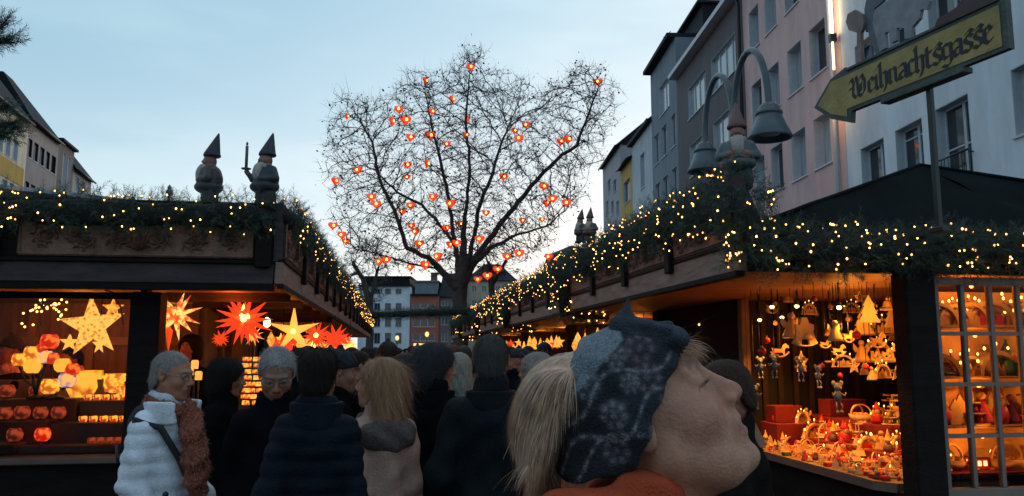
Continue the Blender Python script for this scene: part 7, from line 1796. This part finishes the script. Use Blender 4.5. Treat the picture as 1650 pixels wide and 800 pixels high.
# hair mass under strands: a cap on the skull and the full crown of hair standing out behind the band
def fh_(p):
    x, y, z = p; d = head_sdf(p, 1., neck=False)-.003; d = np.maximum(d, y+.018-.5*z)
    e = _u(_e(p, (0, -.072, .078), (.080, .058, .052)), _e(p, (0, -.106, .040), (.074, .036, .062)), .03); e = np.maximum(e, .126-(z-.733*y)+.004*np.sin(x*80)); d = _u(d, e, .004)
    a = np.arctan2(z-.06, y+.03); return d-.0025*np.sin(x*150+a*5)*(z-.733*y > .1)
Vr, Fr = nets(fh_, (-.12, -.19, -.16), (.12, .12, .16), .0045); Vr = smooth(Vr, Fr, 1); Wr = from_h(Vr); Nr = vnorm(Wr, Fr)
M_blond = mat('blonde_hair', (.54, .33, .205), .5, .45, 30, spec=.4); M_blond2 = mat('blonde_light', (.72, .49, .33), .45, .3, 30); M_blond3 = mat('blonde_dark', (.27, .15, .09), .5, .3, 30)
hr = mesh_np('hair', Wr, Fr, M_blond, fw, True)
def flow1(q):
    l = to_h(q.T); x, y, z = l
    f = from_h(np.stack([x*.6, -np.ones(len(q))*1.0, np.zeros(len(q))], 1))-FH; f /= np.linalg.norm(f, axis=1)[:, None]; f[:, 2] -= .9; return f
backm = (Vr[:, 2]-.733*Vr[:, 1] > .116)
sel = np.nonzero(backm)[0]
for i, (m_, n_, L_, cu, ou) in enumerate(((M_blond, 13000, .060, .035, .03), (M_blond2, 9000, .058, .05, .06), (M_blond3, 6000, .055, .045, .02), (M_blond2, 260, .06, .18, .35))):
    A, B = strands(Wr[sel], Nr[sel], n_, L_, flow1, 30+i, .00042, cu, 9, ou, 1.5); mesh_np('hair_strands', A, B, m_, hr)
# headband: wide, dark and patterned, with a pale blue side and a knotted bow
def band(p):
    x, y, z = p; d = face(p)-.0075
    d = _u(d, _e(p, (0, -.015, .030), (.084, .105, .096)), .01); d = _u(d, _e(p, (0, -.01, -.01), (.092, .055, .05)), .03); d = _u(d, _e(p, (0, -.075, -.02), (.078, .055, .07)), .02)
    s = .003*np.sin(z*70+y*30)
    d = np.maximum(d, ((y-1.4*z)-.010)*.58+s*.6); d = np.maximum(d, ((z-.733*y)-.140)*.8+s); d = np.maximum(d, (-z-.066-.5*y)*.9+.003*np.sin(y*70))
    return d+.0016*np.sin(y*120+z*60)+.0012*np.sin(z*190+y*70)
Vk, Fk = nets(band, (-.13, -.17, -.12), (.13, .13, .17), .0033); Vk = smooth(Vk, Fk, 1)
# print on the cloth: rings, dotted lines and a rosette in greys over midnight blue; the crown side is plain pale blue
rgp = np.random.default_rng(12); Ck = np.tile(np.array((.020, .024, .036)), (len(Vk), 1))
ya, za = Vk[:, 1], Vk[:, 2]
nse = lambda s, o: np.sin(ya*s+o)*np.sin(za*s*1.1+o*2)+np.sin((ya+za)*s*.7+o)
def mixk(w, c): 
    global Ck
    w = np.clip(w, 0, 1)[:, None]; Ck = Ck*(1-w)+np.array(c)*w
mixk((.5+.5*nse(95, 1))*.35, (.045, .05, .065))
for (cy_, cz_, r_, c) in ((-.035, .075, .013, (.30, .31, .34)), (.012, .085, .010, (.30, .31, .34)), (-.025, .030, .012, (.36, .37, .40)), (.030, .045, .013, (.27, .23, .26)), (-.045, -.005, .012, (.28, .28, .33)), (.036, .005, .010, (.30, .30, .35)), (.01, .05, .008, (.33, .34, .37)), (-.005, .110, .011, (.26, .24, .27)), (.042, .078, .014, (.26, .20, .23))):
    dd = np.hypot(ya-cy_, za-cz_); mixk(np.exp(-((dd-r_)/.0042)**2)*.95*(.6+.4*np.sin(np.arctan2(za-cz_, ya-cy_)*7)), c); mixk(np.exp(-(dd/.004)**2)*.8, c)
dd = np.hypot(ya-.012, za+.022); an = np.arctan2(za+.022, ya-.012); mixk((dd < .021+.003*np.sin(an*7))*(.55+.3*np.sin(dd*700+an*3)), (.24, .15, .17))
for (a_, b_, f_, o_) in ((.02, .015, 60, 0), (-.01, .06, 55, 2), (.0, -.0, 48, 4)):
    ln_ = za-b_-a_*0-.014*np.sin(ya*f_+o_); mixk(np.exp(-(ln_/.0022)**2)*(.35+.6*(np.sin(ya*420) > 0)), (.36, .37, .40))
pw = np.clip((za-.080-.30*(ya+.02))/.003, 0, 1)*np.clip((.030+(za-.09)*.25-ya)/.003, 0, 1)*np.clip((.118-(za-.733*ya)*.0-0)/.003, 0, 1); mixk(pw, (.34, .41, .47)); mixk(pw*(.5+.5*np.sin(za*90+ya*50))*.3, (.12, .16, .21))
mk = mat('headband_print', (1, 1, 1), .95, .35, 260, .9, 330, vcol=True)
hb_ = mesh_np('headband', from_h(Vk), Fk, mk, fw, True, Ck)
Nk = vnorm(from_h(Vk), Fk); A, B = strands(from_h(Vk), Nk, 5000, .0065, lambda q: np.tile(np.array([.2, 0, .5]), (len(q), 1)), 77, .00022, .8, 2, 1.0, 0); mesh_np('fleece_fuzz', A, B, mat('fleece_fuzz', (.06, .065, .08), .95, .5, 60), hb_)
def bow(p):
    d = _u(_c(p, (.020, .034, .110), (.030, .080, .062), .016, .018), _c(p, (-.010, .036, .112), (-.004, .080, .078), .013, .014), .008)
    d = _u(d, _c(p, (.004, .040, .108), (.002, .062, .136), .017, .0035), .010); d = _u(d, _e(p, (.008, .052, .095), (.034, .022, .016)), .01)
    d = _u(d, _e(p, (.034, .080, .062), (.022, .013, .012)), .008)
    d = _s(d, _c(p, (.044, .045, .104), (.046, .080, .074), .0045), .006)
    return d+.002*np.sin(p[1]*170+p[2]*80+p[0]*60)
Vw, Fw = nets(bow, (-.05, .0, .03), (.08, .12, .16), .003); Vw = smooth(Vw, Fw, 1); c_ = np.tile(np.array((.030, .042, .055)), (len(Vw), 1)); ww = (.5+.5*np.sin(Vw[:, 1]*150+Vw[:, 2]*90))[:, None]*.45; c_ = c_*(1-ww)+np.array((.10, .14, .18))*ww
mesh_np('bow', from_h(Vw), Fw, mk, fw, True, c_)
# loose fringe springing over the forehead, in front of the band
th_ = np.linspace(-1, 1, 40); root_ = np.stack([.040*th_, .090-.010*th_**2, .047+0*th_], 1)
rg = np.random.default_rng(3); n_ = 420; R0 = root_[rg.integers(0, 40, n_)]+rg.normal(0, .005, (n_, 3)); up_ = np.tile(np.array([0.1, .85, -.25]), (n_, 1))+rg.normal(0, .25, (n_, 3))
A, B = strands(from_h(R0), (up_/np.linalg.norm(up_, axis=1)[:, None])@Rf.T, n_, .036, lambda q: np.tile(from_h(np.array([0, .9, -.2]))-FH, (len(q), 1)), 5, .00036, .22, 8, 1.2, 1.6); mesh_np('fringe', A, B, M_blond, hr)

rg = np.random.default_rng(8); L0 = np.stack([.031+.013*np.linspace(-1, 1, 46), .0845-.004*np.linspace(-1, 1, 46)**2, .001+0*np.linspace(-1, 1, 46)], 1); L0 = np.concatenate([L0, L0*np.array([-1, 1, 1])])
dl = np.tile(np.array([0, .8, -.45]), (92, 1))+rg.normal(0, .12, (92, 3)); A, B = strands(from_h(L0), (dl/np.linalg.norm(dl, axis=1)[:, None])@Rf.T, 160, .009, lambda q: np.tile(from_h(np.array([0, .9, -.1]))-FH, (len(q), 1)), 9, .0003, .1, 3, 1.3, 0); mesh_np('eyelashes', A, B, mat('lash', (.04, .025, .02), .6), fw)
